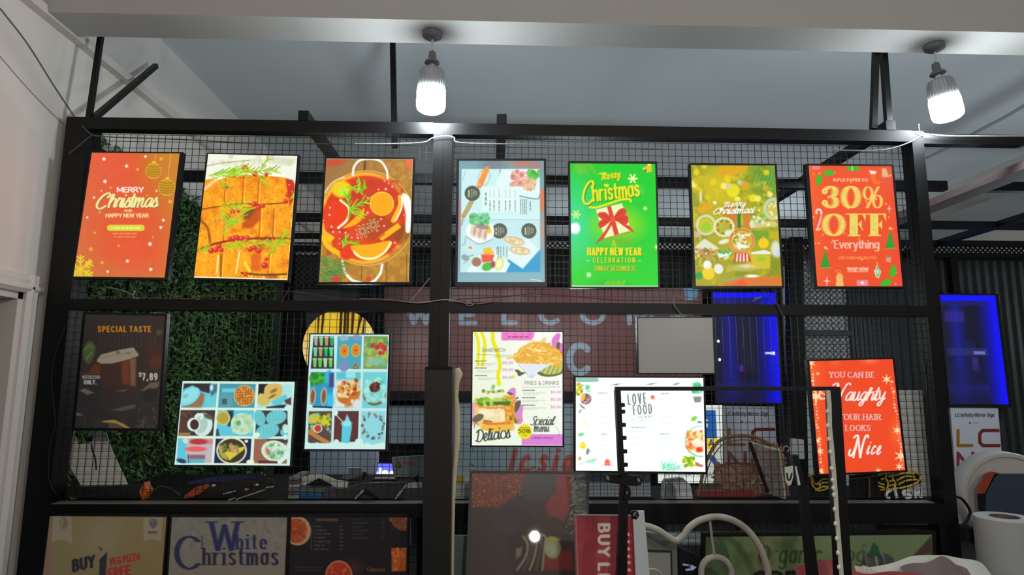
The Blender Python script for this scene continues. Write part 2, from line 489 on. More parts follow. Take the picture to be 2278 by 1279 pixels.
        for ch, ad in zip(s, adv):
            g = G(ch)
            if g:
                segs = []
                for straight, pts in g[1]:
                    q = [((px * sx + py * shear) * u + ox, -py * uy + yb) for px, py in pts]
                    segs += [(q[i], q[i + 1], 1.0) for i in range(len(q) - 1)]
                    if serif and straight:
                        for e, f in ((0, 1), (-1, -2)):
                            gx, gy = pts[e]; dx, dy = gx - pts[f][0], gy - pts[f][1]
                            if abs(dy) > abs(dx) * 0.7 and abs(dy) > 1 and (abs(gy) < .1 or (gy >= 6.9 and ch != 't') or gy <= -3.9):
                                bx, by = q[e]; w = (1.35 if ch.isupper() else 0.9) * u + hx * 0.85
                                if ch.islower() and gy >= 6.9: bx -= w * .45; w *= .7
                                segs.append(((bx - w, by), (bx + w, by), 0.0))
                xs = [e[0] for t in segs for e in t[:2]]; ys = [e[1] for t in segs for e in t[:2]]
                bx0, bx1, by0, by1 = min(xs) - hx, max(xs) + hx, min(ys) - hy, max(ys) + hy
                cs = [(x + X * ca - Y * sa, y + X * sa + Y * ca) for X in (bx0, bx1) for Y in (by0, by1)]
                sl = self._win(min(c[0] for c in cs), min(c[1] for c in cs), max(c[0] for c in cs), max(c[1] for c in cs))
                if sl is not None:
                    DX = self.X[sl] - x; DY = self.Y[sl] - y
                    lx = (DX * ca + DY * sa); ly = (-DX * sa + DY * ca)
                    gm = np.full(lx.shape, 1e9)
                    for (x0, y0), (x1, y1), kind in segs:
                        ax, ay = (hx, hy) if kind else (hy, hy)
                        X0, Y0, X1, Y1 = x0 / ax, y0 / ay, x1 / ax, y1 / ay
                        dx, dy = X1 - X0, Y1 - Y0; L = dx * dx + dy * dy + 1e-9
                        PXx = lx / ax; PYy = ly / ay
                        t = np.clip(((PXx - X0) * dx + (PYy - Y0) * dy) / L, 0, 1)
                        d = np.sqrt((PXx - X0 - t * dx) ** 2 + (PYy - Y0 - t * dy) ** 2)
                        gm = np.minimum(gm, (d - 1) * min(ax, ay))
                    al = np.clip(0.5 - gm / self.aa, 0, 1) * k
                    if vclip is not None: al = al * ((self.Y[sl] > vclip[0]) & (self.Y[sl] < vclip[1]))
                    self.blend(al, col, sl)
            ox += ad * u
        return self
    def greek(self, x0, y, x1, h, col, k=1.0, rot90=False, gap=0.25):
        """a line of print too small to read"""
        x = x0
        while x < x1:
            w = self.rnd.uniform(1.2, 5) * h
            e = min(x + w, x1)
            if rot90: self.rect(y - h / 2, x, y + h / 2, e, col, 0, k)
            else: self.rect(x, y - h / 2, e, y + h / 2, col, 0, k)
            x = e + h * (0.5 + gap)
        return self
    def dots(self, n, box, r0, r1, cols, soft=0.0, k=1.0):
        for _ in range(n):
            self.ell(self.rnd.uniform(box[0], box[2]), self.rnd.uniform(box[1], box[3]), self.rnd.uniform(r0, r1), None, self.rnd.choice(cols), 0, soft, k)
        return self
    def sprig(self, x0, y0, x1, y1, n, ln, col, w, spread=50):
        """a sprig of needle leaves along a stem"""
        self.line([(x0, y0), (x1, y1)], w, col)
        a0 = math.atan2(y1 - y0, x1 - x0)
        n = max(3, int(n * .62)); spread *= .72
        for i in range(n):
            t = (i + 0.5) / n
            for sg in (-1, 1):
                a = a0 + sg * math.radians(self.rnd.uniform(spread * .3, spread * 1.2)); L = ln * self.rnd.uniform(.7, 1.35)
                bx, by = x0 + (x1 - x0) * t, y0 + (y1 - y0) * t
                c = [min(255, max(0, v + self.rnd.uniform(-35, 35))) for v in col]
                self.line([(bx, by), (bx + L * math.cos(a), by + L * math.sin(a))], w, c)
        return self
    def flake(self, cx, cy, r, col, w, k=1.0, barbs=True):
        for i in range(6):
            a = math.radians(60 * i + 30)
            self.line([(cx, cy), (cx + r * math.cos(a), cy + r * math.sin(a))], w, col, k)
            if barbs:
                for t in (.45, .72):
                    for sg in (-1, 1):
                        b = a + sg * math.radians(50); L = r * .32
                        self.line([(cx + r * t * math.cos(a), cy + r * t * math.sin(a)), (cx + r * t * math.cos(a) + L * math.cos(b), cy + r * t * math.sin(a) + L * math.sin(b))], w, col, k)
        return self
    def star(self, cx, cy, r, col, n=5, inner=.45, rot=-90):
        return self.poly([(cx + (r if i % 2 == 0 else r * inner) * math.cos(math.radians(rot + 180 * i / n)), cy + (r if i % 2 == 0 else r * inner) * math.sin(math.radians(rot + 180 * i / n))) for i in range(2 * n)], col)
    def build(self, name, wc, m, parent=None, gain=1.0, cap=None, **tags):
        """wc: the four world corners"""
        tl, tr, br, bl = [np.array(p, float) for p in wc]
        U = self.U[..., None]; V = self.V[..., None]
        W = (tl * (1 - U) + tr * U) * (1 - V) + (bl * (1 - U) + br * U) * V
        org = Vector((0, 0, 0)); q = parent
        if parent is None: org = Vector((wc[0] + wc[2]) / 2)
        while q is not None: org = org + q.location; q = q.parent
        co = (W.reshape(-1, 3) - np.array(org)).astype(np.float32)
        w, h = self.w, self.h
        i = np.arange((h - 1) * (w - 1)); r = i // (w - 1); c = i % (w - 1); a = r * w + c
        idx = np.stack([a, a + w, a + w + 1, a + 1], 1).astype(np.int32).ravel()
        me = bpy.data.meshes.new(name)
        me.vertices.add(len(co)); me.vertices.foreach_set('co', co.ravel())
        me.loops.add(len(idx)); me.loops.foreach_set('vertex_index', idx)
        me.polygons.add(len(i)); me.polygons.foreach_set('loop_start', np.arange(0, len(idx), 4, dtype=np.int32))
        me.update(calc_edges=True)
        s = np.clip(self.C, 0, 255) / 255.0
        L = np.where(s <= 0.04045, s / 12.92, ((s + 0.055) / 1.055) ** 2.4) * gain
        if cap: L = np.minimum(L, cap)
        at = me.color_attributes.new('print', 'FLOAT_COLOR', 'POINT')
        at.data.foreach_set('color', np.concatenate([L.reshape(-1, 3), np.ones((w * h, 1))], 1).astype(np.float32).ravel())
        me.materials.append(m)
        o = bpy.data.objects.new(name, me); COL.objects.link(o)
        if parent is None: o.location = org
        else: o.parent = parent
        return tag(o, **tags)

# ================================================================== the setting
D = 3.06                                    # front plane of the steel booth
XL, XR = -2.15, 2.20
plaster = mat('warm_white_plaster', (226, 220, 212), 0.75, noise=0.03, nscale=2.5, bump=0.06)
ceil_m = mat('white_ceiling_paint', (214, 220, 222), 0.8, noise=0.02, nscale=1.5)
beam_m = mat('beam_paint', (178, 177, 172), 0.75, noise=0.02, nscale=2)
floor_m = mat('grey_concrete', (58, 58, 59), 0.55, noise=0.2, nscale=5, bump=0.1)
black = mat('black_painted_steel', (10, 10, 11), 0.45, spec=0.3, noise=0.25, nscale=9)
black_matt = mat('matt_black', (14, 14, 16), 0.7, spec=0.3)
wire_m = mat('black_wire', (16, 17, 19), 0.5)
white_pl = mat('white_plastic', (205, 206, 204), 0.45)
trim_m = mat('white_gloss_trim', (214, 208, 200), 0.45)

def struct(name, mb, m, **k):
    return mb.build(name, m, None, kind='structure', **k)
struct('floor', MB().box((-2.3, -4.0, -0.08), (7.0, 10.2, 0.0)), floor_m)
struct('ceiling', MB().box((-2.3, -4.0, 3.66), (7.0, 10.2, 3.76)), ceil_m)
# left wall with a doorway right beside the booth
w = MB()
DZ, DY1, DY0 = 1.885, 2.962, 2.02
w.box((-2.3, -4.0, 0), (XL, DY0, 3.66)); w.box((-2.3, DY0, DZ), (XL, DY1, 3.66)); w.box((-2.3, DY1, 0), (XL, 10.2, 3.66))
struct('wall_left', w, plaster)
d = MB()
for k, (dz, t) in enumerate(((0.0, 0.030), (0.022, 0.022), (0.045, 0.014))):
    a = 0.075 - dz
    d.box((XL, DY1, 0), (XL + 0.012 + t, DY1 + a, DZ + a)) if k == 0 else None
prof = [(0.0, 0.016), (0.018, 0.030), (0.03, 0.030), (0.040, 0.020), (0.060, 0.024), (0.085, 0.010)]
cas = MB()
def casing(y_at, z0, z1):
    pts0 = [(XL, y_at(0), z0)] + [(XL + t, y_at(o), z0) for o, t in prof] + [(XL, y_at(0.085), z0)]
    pts1 = [(x, y, z1) for x, y, z in pts0]
    cas.hexa(pts0, pts1)
casing(lambda o: DY1 + o, 0.0, DZ + 0.085)
casing(lambda o: DY0 - o, 0.0, DZ + 0.085)
pz0 = [(XL, DY0 - .085, DZ)] + [(XL + t, DY0 - .085, DZ + o) for o, t in prof] + [(XL, DY0 - .085, DZ + 0.085)]
cas.hexa(pz0, [(x, DY1 + .085, z) for x, y, z in pz0])
dr = thing('door_1', None, None, (XL, (DY0 + DY1) / 2, 0)); dr['kind'] = 'structure'
cas.build('door_casing', trim_m, dr)
j = MB(); j.box((-2.299, DY1 - .03, 0), (XL, DY1, DZ)); j.box((-2.299, DY0, 0), (XL, DY0 + .03, DZ)); j.box((-2.299, DY0, DZ - .03), (XL, DY1, DZ))
j.build('door_jamb', trim_m, dr)
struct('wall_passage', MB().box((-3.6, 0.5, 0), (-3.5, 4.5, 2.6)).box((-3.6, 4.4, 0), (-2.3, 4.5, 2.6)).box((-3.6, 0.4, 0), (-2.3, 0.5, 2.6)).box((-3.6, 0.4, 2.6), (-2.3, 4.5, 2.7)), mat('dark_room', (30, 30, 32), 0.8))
# concrete beam across the room just in front of the booth
struct('trim_1', MB().box((XL, 2.845, 3.2), (7.0, 3.06, 3.66)), beam_m, label='painted concrete ceiling beam across the top of the room')
struct('trim_2', MB().box((XL, 2.2, 3.188), (XL + 0.05, 10.1, 3.232)), trim_m, label='slim cable trunking along the top of the left wall')
struct('wall_back', MB().box((-2.3, 10.1, 0), (7.0, 10.2, 3.66)), plaster)
struct('wall_right', MB().box((6.9, 3.4, 0), (7.0, 10.1, 3.66)), plaster)
struct('trim_3', MB().box((5.05, 3.062, 3.45), (5.35, 10.1, 3.66)), beam_m, label='concrete beam running back along the right ceiling')
# timber coloured beam running back over the open right side
struct('trim_4', MB().box((2.755, 3.07, 2.60), (2.88, 6.0, 2.645)), mat('brown_grey_beam', (112, 96, 96), 0.7), label='brownish grey beam running back over the right aisle')

# ------------------------------------------------------------------ the black steel booth frame
bf = thing('booth_frame', 'black welded steel booth frame with wire mesh that carries the light boxes', 'frame', (0, D, 0))
ZT = 2.776
def fbox(name, lo, hi, label=None, m=black, parent=bf):
    return MB().box(lo, hi).build(name, m, parent, label=label)
T = 0.06
fbox('post', (-2.11, D, 0), (-2.0, D + .11, ZT), 'left corner post')
fbox('post', (-0.305, D, 0), (-0.258, D + T, ZT - .002), 'left half of the doubled middle post')
fbox('post', (-0.257, D, 0), (-0.210, D + T, ZT - .002), 'right half of the doubled middle post')
fbox('post', (2.135, D, 0), (2.195, D + .09, ZT - .002), 'right post')
fbox('post', (2.10, D, 0), (2.134, D + .08, 0.93))
fbox('top_rail', (-2.0, D, ZT - T), (-0.305, D + T, ZT)); fbox('top_rail', (-0.21, D, ZT - T), (2.135, D + T, ZT))
fbox('top_rail', (2.195, D + .01, ZT - .065), (3.6, D + .06, ZT - .012), 'thinner rail going on past the right post')
fbox('middle_rail', (-2.0, D, 1.822), (-0.305, D + .05, 1.872)); fbox('middle_rail', (-0.21, D, 1.822), (2.135, D + .05, 1.872))
fbox('lower_rail', (-2.0, D, 0.872), (-0.305, D + .05, 0.935)); fbox('lower_rail', (-0.21, D, 0.842), (2.10, D + .05, 0.935))
fbox('bottom_rail', (-2.0, D, 0.02), (-0.305, D + .05, 0.08)); fbox('bottom_rail', (-0.21, D, 0.02), (2.10, D + .05, 0.08))
# roof joists and cross bars
YB = 6.15
for x, z0 in ((-0.955, ZT + .001), (0.035, ZT + .001), (2.03, ZT + .001)):
    MB().box((x - .025, D - .002, z0), (x + .025, YB, z0 + .05)).build('roof_joist', black, bf)
MB().box((4.02, 4.2, ZT - .05), (4.08, YB, ZT)).build('roof_joist', black, bf)
MB().box((3.10, 3.86, ZT - .061), (4.9, 3.91, ZT - .001)).build('cross_bar', black, bf)
for Y, x1, h in ((3.86, 2.9, .06), (4.86, 5.8, .06), (5.55, 5.8, .045), (YB - .05, 6.0, .05)):
    MB().box((-2.1, Y, ZT - h - .001), (x1, Y + .05, ZT - .001)).build('cross_bar', black, bf)
# hangers to the ceiling
zb = 3.2
p = P(198, 262, D + .03); q_ = P(217, 80, D + .055)
MB().bar((p.x, D + .03, ZT), (p.x - .015, D + .09, 3.45), .023).build('hanger', black, bf)
a_ = P(197, 262, D + .03); b_ = PX(347, 146, XL)
MB().bar((a_.x + .02, D + .03, ZT), P(347, 146, 3.75), .026).build('brace', black, bf)
t0 = P(871, 95, 3.6); t1 = P(878, 328, 3.6)
MB().bar((t1.x, 3.6, t1.z), (t0.x, 3.6, 3.66), .032).build('hanger', black, bf)
vt = P(1954, 112, 3.09); vb1 = P(1947, 286, 3.09); vb2 = P(1982, 275, 3.09)
MB().bar(P(1942.5, 287, 3.09), P(1948.5, 108, 3.09), .028).build('hanger', black, bf, label='left leg of the V shaped hanger')
MB().bar(P(1976, 270, 3.12), P(1964.5, 108, 3.12), .030).build('hanger', black, bf, label='right leg of the V shaped hanger')
# rear posts
for x in (-1.95, -1.25, 0.03, 2.62, 4.55):
    MB().box((x - .035, YB - .08, 0), (x + .035, YB - .02, ZT - .06)).build('rear_post', black, bf)
# wire mesh panels on the back of the front rails
def mesh_panel(x0, x1, z0, z1, Y, step, r, parent, name='wire_mesh'):
    m = MB(); n = round((x1 - x0) / step); k = round((z1 - z0) / step)
    for i in range(n + 1):
        x = x0 + (x1 - x0) * i / n
        m.box((x - r, Y - r, z0), (x + r, Y + r, z1))
    for i in range(k + 1):
        z = z0 + (z1 - z0) * i / k
        m.box((x0, Y + r, z - r), (x1, Y + 3 * r, z + r))
    return m.build(name, wire_m, parent)
GY = D + .056
for x0, x1 in ((-1.995, -0.31), (-0.205, 2.13)):
    mesh_panel(x0, x1, 1.875, 2.71, GY, .0345, .00115, bf)
    mesh_panel(x0, x1, 0.955, 1.82, GY, .0345, .00115, bf)
    mesh_panel(x0, min(x1, 2.095), 0.085, 0.835, GY, .0345, .00115, bf)

# ------------------------------------------------------------------ back partition of the booth
corr = mat('dark_corrugated_sheet', (24, 30, 32), 0.5, noise=0.15, nscale=12)
def corrugated(x0, x1, z0, z1, Y, pitch=.09, amp=.018):
    m = MB(); n = int((x1 - x0) / pitch * 4); prev = None
    for i in range(n + 1):
        x = x0 + (x1 - x0) * i / n; y = Y + (-amp if (i % 4) in (1, 2) else 0)
        cur = len(m.v); m.v += [Vector((x, y, z0)), Vector((x, y, z1))]
        if prev is not None: m.f.append((prev, cur, cur + 1, prev + 1))
        prev = cur
    return m
XM0, XM1 = P(1786, 640, YB).x, P(1888, 640, YB).x
zlow, zhi = 0.0, P(1300, 568, YB).z
struct('wall_partition', corrugated(XM1, 6.9, 0, zhi, YB + .06), corr, label='dark corrugated sheet wall at the back')
struct('wall_partition', corrugated(-1.55 + .32, P(1745, 640, YB).x, 0, zhi, YB + .06), corr)
# pale sheet behind the expanded metal
grey_wall = mat('grey_board', (196, 204, 202), 0.8, noise=0.05)
struct('wall_partition', MB().box((XM0 - .3, YB + .10, 0), (XM1, YB + .12, zhi)), grey_wall, label='pale grey board behind expanded metal mesh')
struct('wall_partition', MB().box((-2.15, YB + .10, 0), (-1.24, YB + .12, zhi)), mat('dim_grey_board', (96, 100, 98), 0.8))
def diamond(x0, x1, z0, z1, Y, px, pz, r, name, **k):
    m = MB()
    def seg(ax, az, bx, bz):
        # clip to the rectangle
        t0, t1 = 0.0, 1.0
        for p0, dd, lo, hi in ((ax, bx - ax, x0, x1), (az, bz - az, z0, z1)):
            if abs(dd) < 1e-9:
                if p0 < lo or p0 > hi: return
            else:
                u, v = (lo - p0) / dd, (hi - p0) / dd
                if u > v: u, v = v, u
                t0, t1 = max(t0, u), min(t1, v)
        if t1 - t0 < 1e-4: return
        m.bar((ax + (bx - ax) * t0, Y, az + (bz - az) * t0), (ax + (bx - ax) * t1, Y, az + (bz - az) * t1), r)
    H = z1 - z0; n = int((x1 - x0) / px) + int(H / pz) + 3
    for i in range(-int(H / pz) - 2, n):
        x = x0 + i * px
        seg(x, z0, x + H / pz * px, z1); seg(x + H / pz * px, z0, x, z1)
    for s in ((x0, z0, x1, z0), (x0, z1, x1, z1)): m.bar((s[0], Y, s[1]), (s[2], Y, s[3]), r * 2)
    return m.build(name, wire_m, None, **k)
diamond(-1.24, 6.5, zhi + .005, P(1300, 533, YB).z, YB + .06, .05, .05, .013, 'expanded_metal_screen', label='long strip of black expanded metal along the top of the back wall', cat='metal mesh')
diamond(XM0, XM1 - .01, P(1800, 812, YB).z, zhi - .01, YB + .04, .055, .055, .0055, 'expanded_metal_screen', label='black expanded metal panel over a pale board at the back', cat='metal mesh')
diamond(-1.95, -1.26, P(690, 640, YB).z, zhi + .1, YB + .04, .055, .055, .008, 'expanded_metal_screen', label='black expanded metal panel beside the tall green hedge wall', cat='metal mesh')
MB().box((XM0, YB - .0, P(1830, 746, YB).z), (XM1, YB + .03, P(1830, 735, YB).z)).build('shelf_bar', black, bf)
# heavy black upright beside the blue panel
MB().hexa([P(1757, 528, 5.3), P(1786, 528, 5.3), P(1800, 1110, 5.3), P(1762, 1110, 5.3)], [v + Vector((0, .1, 0)) for v in (P(1757, 528, 5.3), P(1786, 528, 5.3), P(1800, 1110, 5.3), P(1762, 1110, 5.3))]).build('rear_post', black, bf)

# ================================================================== pendant bulbs
lamp_grey = mat('lampholder_grey', (96, 99, 102), 0.5)
alu = mat('cast_aluminium', (188, 190, 192), 0.35, metal=0.6)
bulb_on = mat('bulb_diffuser', (255, 255, 255), 0.5, emit=(236, 248, 255), strength=125.0)
cord_m = mat('white_cord', (190, 190, 188), 0.5)
def pendant(cx, cy, sx, sy, bx, by, label):
    c = PZ(cx, cy, 3.2)
    r = thing('pendant_bulb', label, 'lamp', (c.x, c.y, 3.2), 'bare pendant bulbs under the beam')
    MB().lathe([(0.0, 0), (.046, 0), (.05, -.006), (.048, -.022), (.03, -.034), (.014, -.04), (0, -.04)], Matrix.Translation(c), 24).build('ceiling_rose', lamp_grey, r, True)
    top = P(sx, sy, c.y); bot = P(bx, by, c.y)
    ax = (bot - top).normalized(); L = (bot - top).length
    MB().tube([c + Vector((0, 0, -.035)), c + Vector((0.004, 0, -.07)), top - ax * .012], .006, 8).build('flex', cord_m, r)
    zq = Vector((0, 0, -1)).rotation_difference(ax).to_matrix().to_4x4()
    M = Matrix.Translation(top) @ zq
    def lt(pr, n=28): return MB().lathe([(a, -b) for a, b in pr], M, n)
    lt([(0, -.004), (.016, -.004), (.019, .006), (.02, .03), (.022, .034), (.036, .046), (.037, .054), (.03, .06), (.02, .062), (0, .062)]).build('lampholder', lamp_grey, r, True)
    h0 = .062; h1 = L * .60; h2 = L * .985
    lt([(0.0165, h0 - .004), (.0165, h0 + .012), (.03, h0 + .02), (.048, h0 + .028), (.056, h0 + .045), (.063, h1)]).build('heat_sink', alu, r, True)
    f = MB()
    for k in range(26):
        a = 2 * math.pi * k / 26
        ca, sa = math.cos(a), math.sin(a)
        pts = [(.034, h0 + .018), (.054, h0 + .026), (.0625, h0 + .045), (.0675, h1 - .002), (.05, h1 - .002)]
        f.hexa([M @ Vector((R * ca - .0014 * sa, R * sa + .0014 * ca, -z)) for R, z in pts], [M @ Vector((R * ca + .0014 * sa, R * sa - .0014 * ca, -z)) for R, z in pts])
    f.build('cooling_fins', alu, r)
    lt([(.064, h1), (.069, h1 + .006), (.0705, h1 + .03), (.0705, h2 - .03), (.066, h2 - .014), (.052, h2 - .004), (.03, h2), (0, h2 + .001)]).build('diffuser', bulb_on, r, True)
pendant(962, 72, 962, 118, 958, 251, 'glowing white bulb hanging straight from the beam, nearest the picture middle')
pendant(2078, 100, 2081, 143, 2112, 269, 'glowing white bulb hanging crooked from the beam beside the V shaped bracket')

# ================================================================== light boxes
frame_m = mat('light_box_frame', (13, 13, 15), 0.4, spec=0.4)
GRP_T = 'light boxes hung in the upper row'
GRP_L = 'light boxes hung in the lower row'
def crop(x0, y0, s): return lambda x, y: (x0 + x * s, y0 + y * s)
def light_box(label, corners, cr, Y, m=None, mg=(.008, .008, .008, .008), thick=.024, cat='light box', name='light_box', group=None, gain=1.0, cap=None, paint=None, base=(0, 0, 0), res=.92, fmat=None, hook=None, tilt=0.0):
    """corners TL TR BR BL in sketch units of the crop cr = (x0, y0, s)"""
    f = crop(*cr)
    if hook is None: hook = abs(Y - (D - .035)) < 1e-6
    tt = math.tan(math.radians(tilt)); nb = Vector((0, math.cos(math.radians(tilt)), -math.sin(math.radians(tilt))))
    zt = P(*f(*corners[0]), Y).z
    def PT(x, y):           # on a plane leaning back by tilt degrees, its top edge at depth Y
        d = ray(x, y); return CAM + d * ((Y - zt * tt - CAM.y + CAM.z * tt) / (d.y - d.z * tt))
    wc = [PT(*f(*c)) for c in corners]
    tl, tr, br, bl = wc
    ex0 = (tr - tl).normalized(); ex1 = (br - bl).normalized(); ez0 = (tl - bl).normalized(); ez1 = (tr - br).normalized()
    l, t, r, b = mg
    out = [tl - ex0 * l + ez0 * t, tr + ex0 * r + ez1 * t, br + ex1 * r - ez1 * b, bl - ex1 * l - ez0 * b]
    root = thing(name, label, cat, ((bl + br) / 2 + Vector((0, thick / 2, -b))), group)
    back = nb * thick; fr = nb * -.005
    hb = MB().prism(out, back)
    for i in range(4):       # raised bezel
        k = (i + 1) % 4
        hb.hexa([out[i], out[k], wc[k], wc[i]], [out[i] + fr, out[k] + fr, wc[k] + fr, wc[i] + fr])
    hb.build('frame', fmat or frame_m, root)
    if hook:
        for kx in (.22, .78):
            a_ = out[0].lerp(out[1], kx) + Vector((0, thick, -.04))
            MB().box((a_.x - .005, a_.y, a_.z - .004), (a_.x + .005, D + .0548, a_.z + .004)).build('hook', black, root)
    cv = Canvas(corners, cr[2], base, res)
    if paint: paint(cv)
    fw = nb * -.0025
    cv.build('poster', [p + fw for p in wc], m or art_mat('backlit_print', True), root, gain, cap)
    return root
LIT = art_mat('backlit_print', True)
UNLIT = art_mat('unlit_print', False, rough=0.3, spec=0.4)
GLOSS = art_mat('glossy_print', False, rough=0.45, spec=0.15, coat=0.45)
S4 = 280 / 1119.0

def art_merry_red(c):
    c.C[:] = (228, 90, 50)
    c.grad((205, 122, 66), 420, 900, 90, 1150, 1.2, .8); c.grad((214, 118, 70), 500, 600, 120, 500, 1.4, .6)
    c.glow(960, 120, 420, 620, (196, 142, 34), .95, 1.0); c.grad((206, 130, 50), 700, 700, 960, 700, 1.6, .8)
    c.glow(330, 180, 330, 300, (232, 84, 62), .6); c.grad((205, 125, 62), 0, 1000, 0, 1190, 1.0, .6)
    for cx, cy, r, a in ((330, 230, 210, .35), (700, 1100, 190, .4)):
        for i in range(6):
            t = math.radians(i * 60)
            c.line([(cx, cy), (cx + r * math.cos(t), cy + r * math.sin(t))], 16, (240, 92, 66), a)
            for q in (.5, .8):
                for sg in (-1, 1):
                    b = t + sg * .9
                    c.line([(cx + r * q * math.cos(t), cy + r * q * math.sin(t)), (cx + r * q * math.cos(t) + 70 * math.cos(b), cy + r * q * math.sin(t) + 70 * math.sin(b))], 14, (240, 88, 62), a)
    c.speckle((244, 104, 70), 22, .55, .75, .35, 3, (200, 90, 600, 400)); c.speckle((246, 100, 60), 22, .55, .75, .35, 4, (420, 860, 900, 1190))
    for x, y, r in ((327, 138, 14), (527, 202, 14), (335, 341, 15), (695, 115, 11), (237, 485, 10), (178, 663, 9), (854, 687, 12), (831, 752, 12), (535, 1046, 13), (742, 1119, 14), (360, 1138, 10), (793, 426, 8), (303, 426, 6)):
        c.ell(x, y, r, None, (255, 240, 224), 0, 4)
    c.star(735, 897, 22, (255, 230, 225), 5, .55)
    for x, y, r in ((836, 135, 16), (624, 232, 13), (384, 397, 10), (289, 617, 10), (244, 799, 11), (209, 942, 16), (310, 1060, 14), (457, 912, 11), (915, 522, 17), (710, 466, 9), (760, 838, 8)):
        c.ell(x, y, r, None, (236, 176, 50), 0, 6)
    for x0, x, y, r in ((787, 766, 245, 72), (921, 886, 394, 76)):
        c.line([(x0 + 2, 84), (x + 8, y - r - 4)], 5, (236, 190, 50))
        c.ell(x, y, r, r, (206, 150, 30)); c.ell(x, y, r - 3, r - 3, (244, 200, 60), 0, 0, 1, 5)
        for q in (-.55, -.25, .05, .35, .62):
            hw = r * math.sqrt(1 - q * q) * .95
            c.line([(x - hw, y + r * q - 4), (x, y + r * q + 6), (x + hw, y + r * q - 2)], 8, (150, 112, 20), .8, True)
        c.rect(x - 12, y - r - 16, x + 20, y - r + 2, (238, 196, 60))
    c.text('MERRY', 440, 441, 51, (255, 232, 226), .24, .2, track=.24, w=242)
    for dx, dy, col in ((6, 8, (150, 40, 26)), (5, 4, (150, 210, 160)), (0, 0, (255, 236, 150))):
        c.text('hristmas', 352 + dx, 578 + dy, 122, col, .13, .09, shear=.26, script=True, track=-.04, w=450, rot=-.6); c.text('C', 250 + dx, 582 + dy, 132, col, .13, .09, sx=.92, shear=.28, script=True)
    c.text('AND', 502, 615, 25, (255, 226, 150), .22, w=76); c.text('HAPPY NEW YEAR', 340, 664, 37, (255, 226, 150), .25, .2, track=.2, w=384)
    c.line([(380, 755), (660, 755)], 54, (246, 210, 60)); c.line([(382, 755), (658, 755)], 30, (190, 226, 60)); c.greek(390, 756, 650, 12, (240, 250, 170))
    c.greek(400, 806, 622, 12, (246, 160, 90), .8); c.greek(412, 834, 606, 12, (246, 160, 90), .8)
    c.flake(118, 1115, 118, (232, 204, 44), 14); c.glow(100, 1150, 130, 90, (226, 200, 50), .8, .6)
    for i in range(5): c.line([(160 + i * 10, 1085 - i * 5), (170 + i * 11, 1060 - i * 6)], 8, (236, 208, 40))
light_box('glowing red Christmas greeting box with two gold baubles, furthest left above', [(220, 80), (1003, 87), (868, 1190), (57, 1180)], (150, 320, S4), D - .035, mg=(.006, .006, .016, .01), group=GRP_T, paint=art_merry_red)

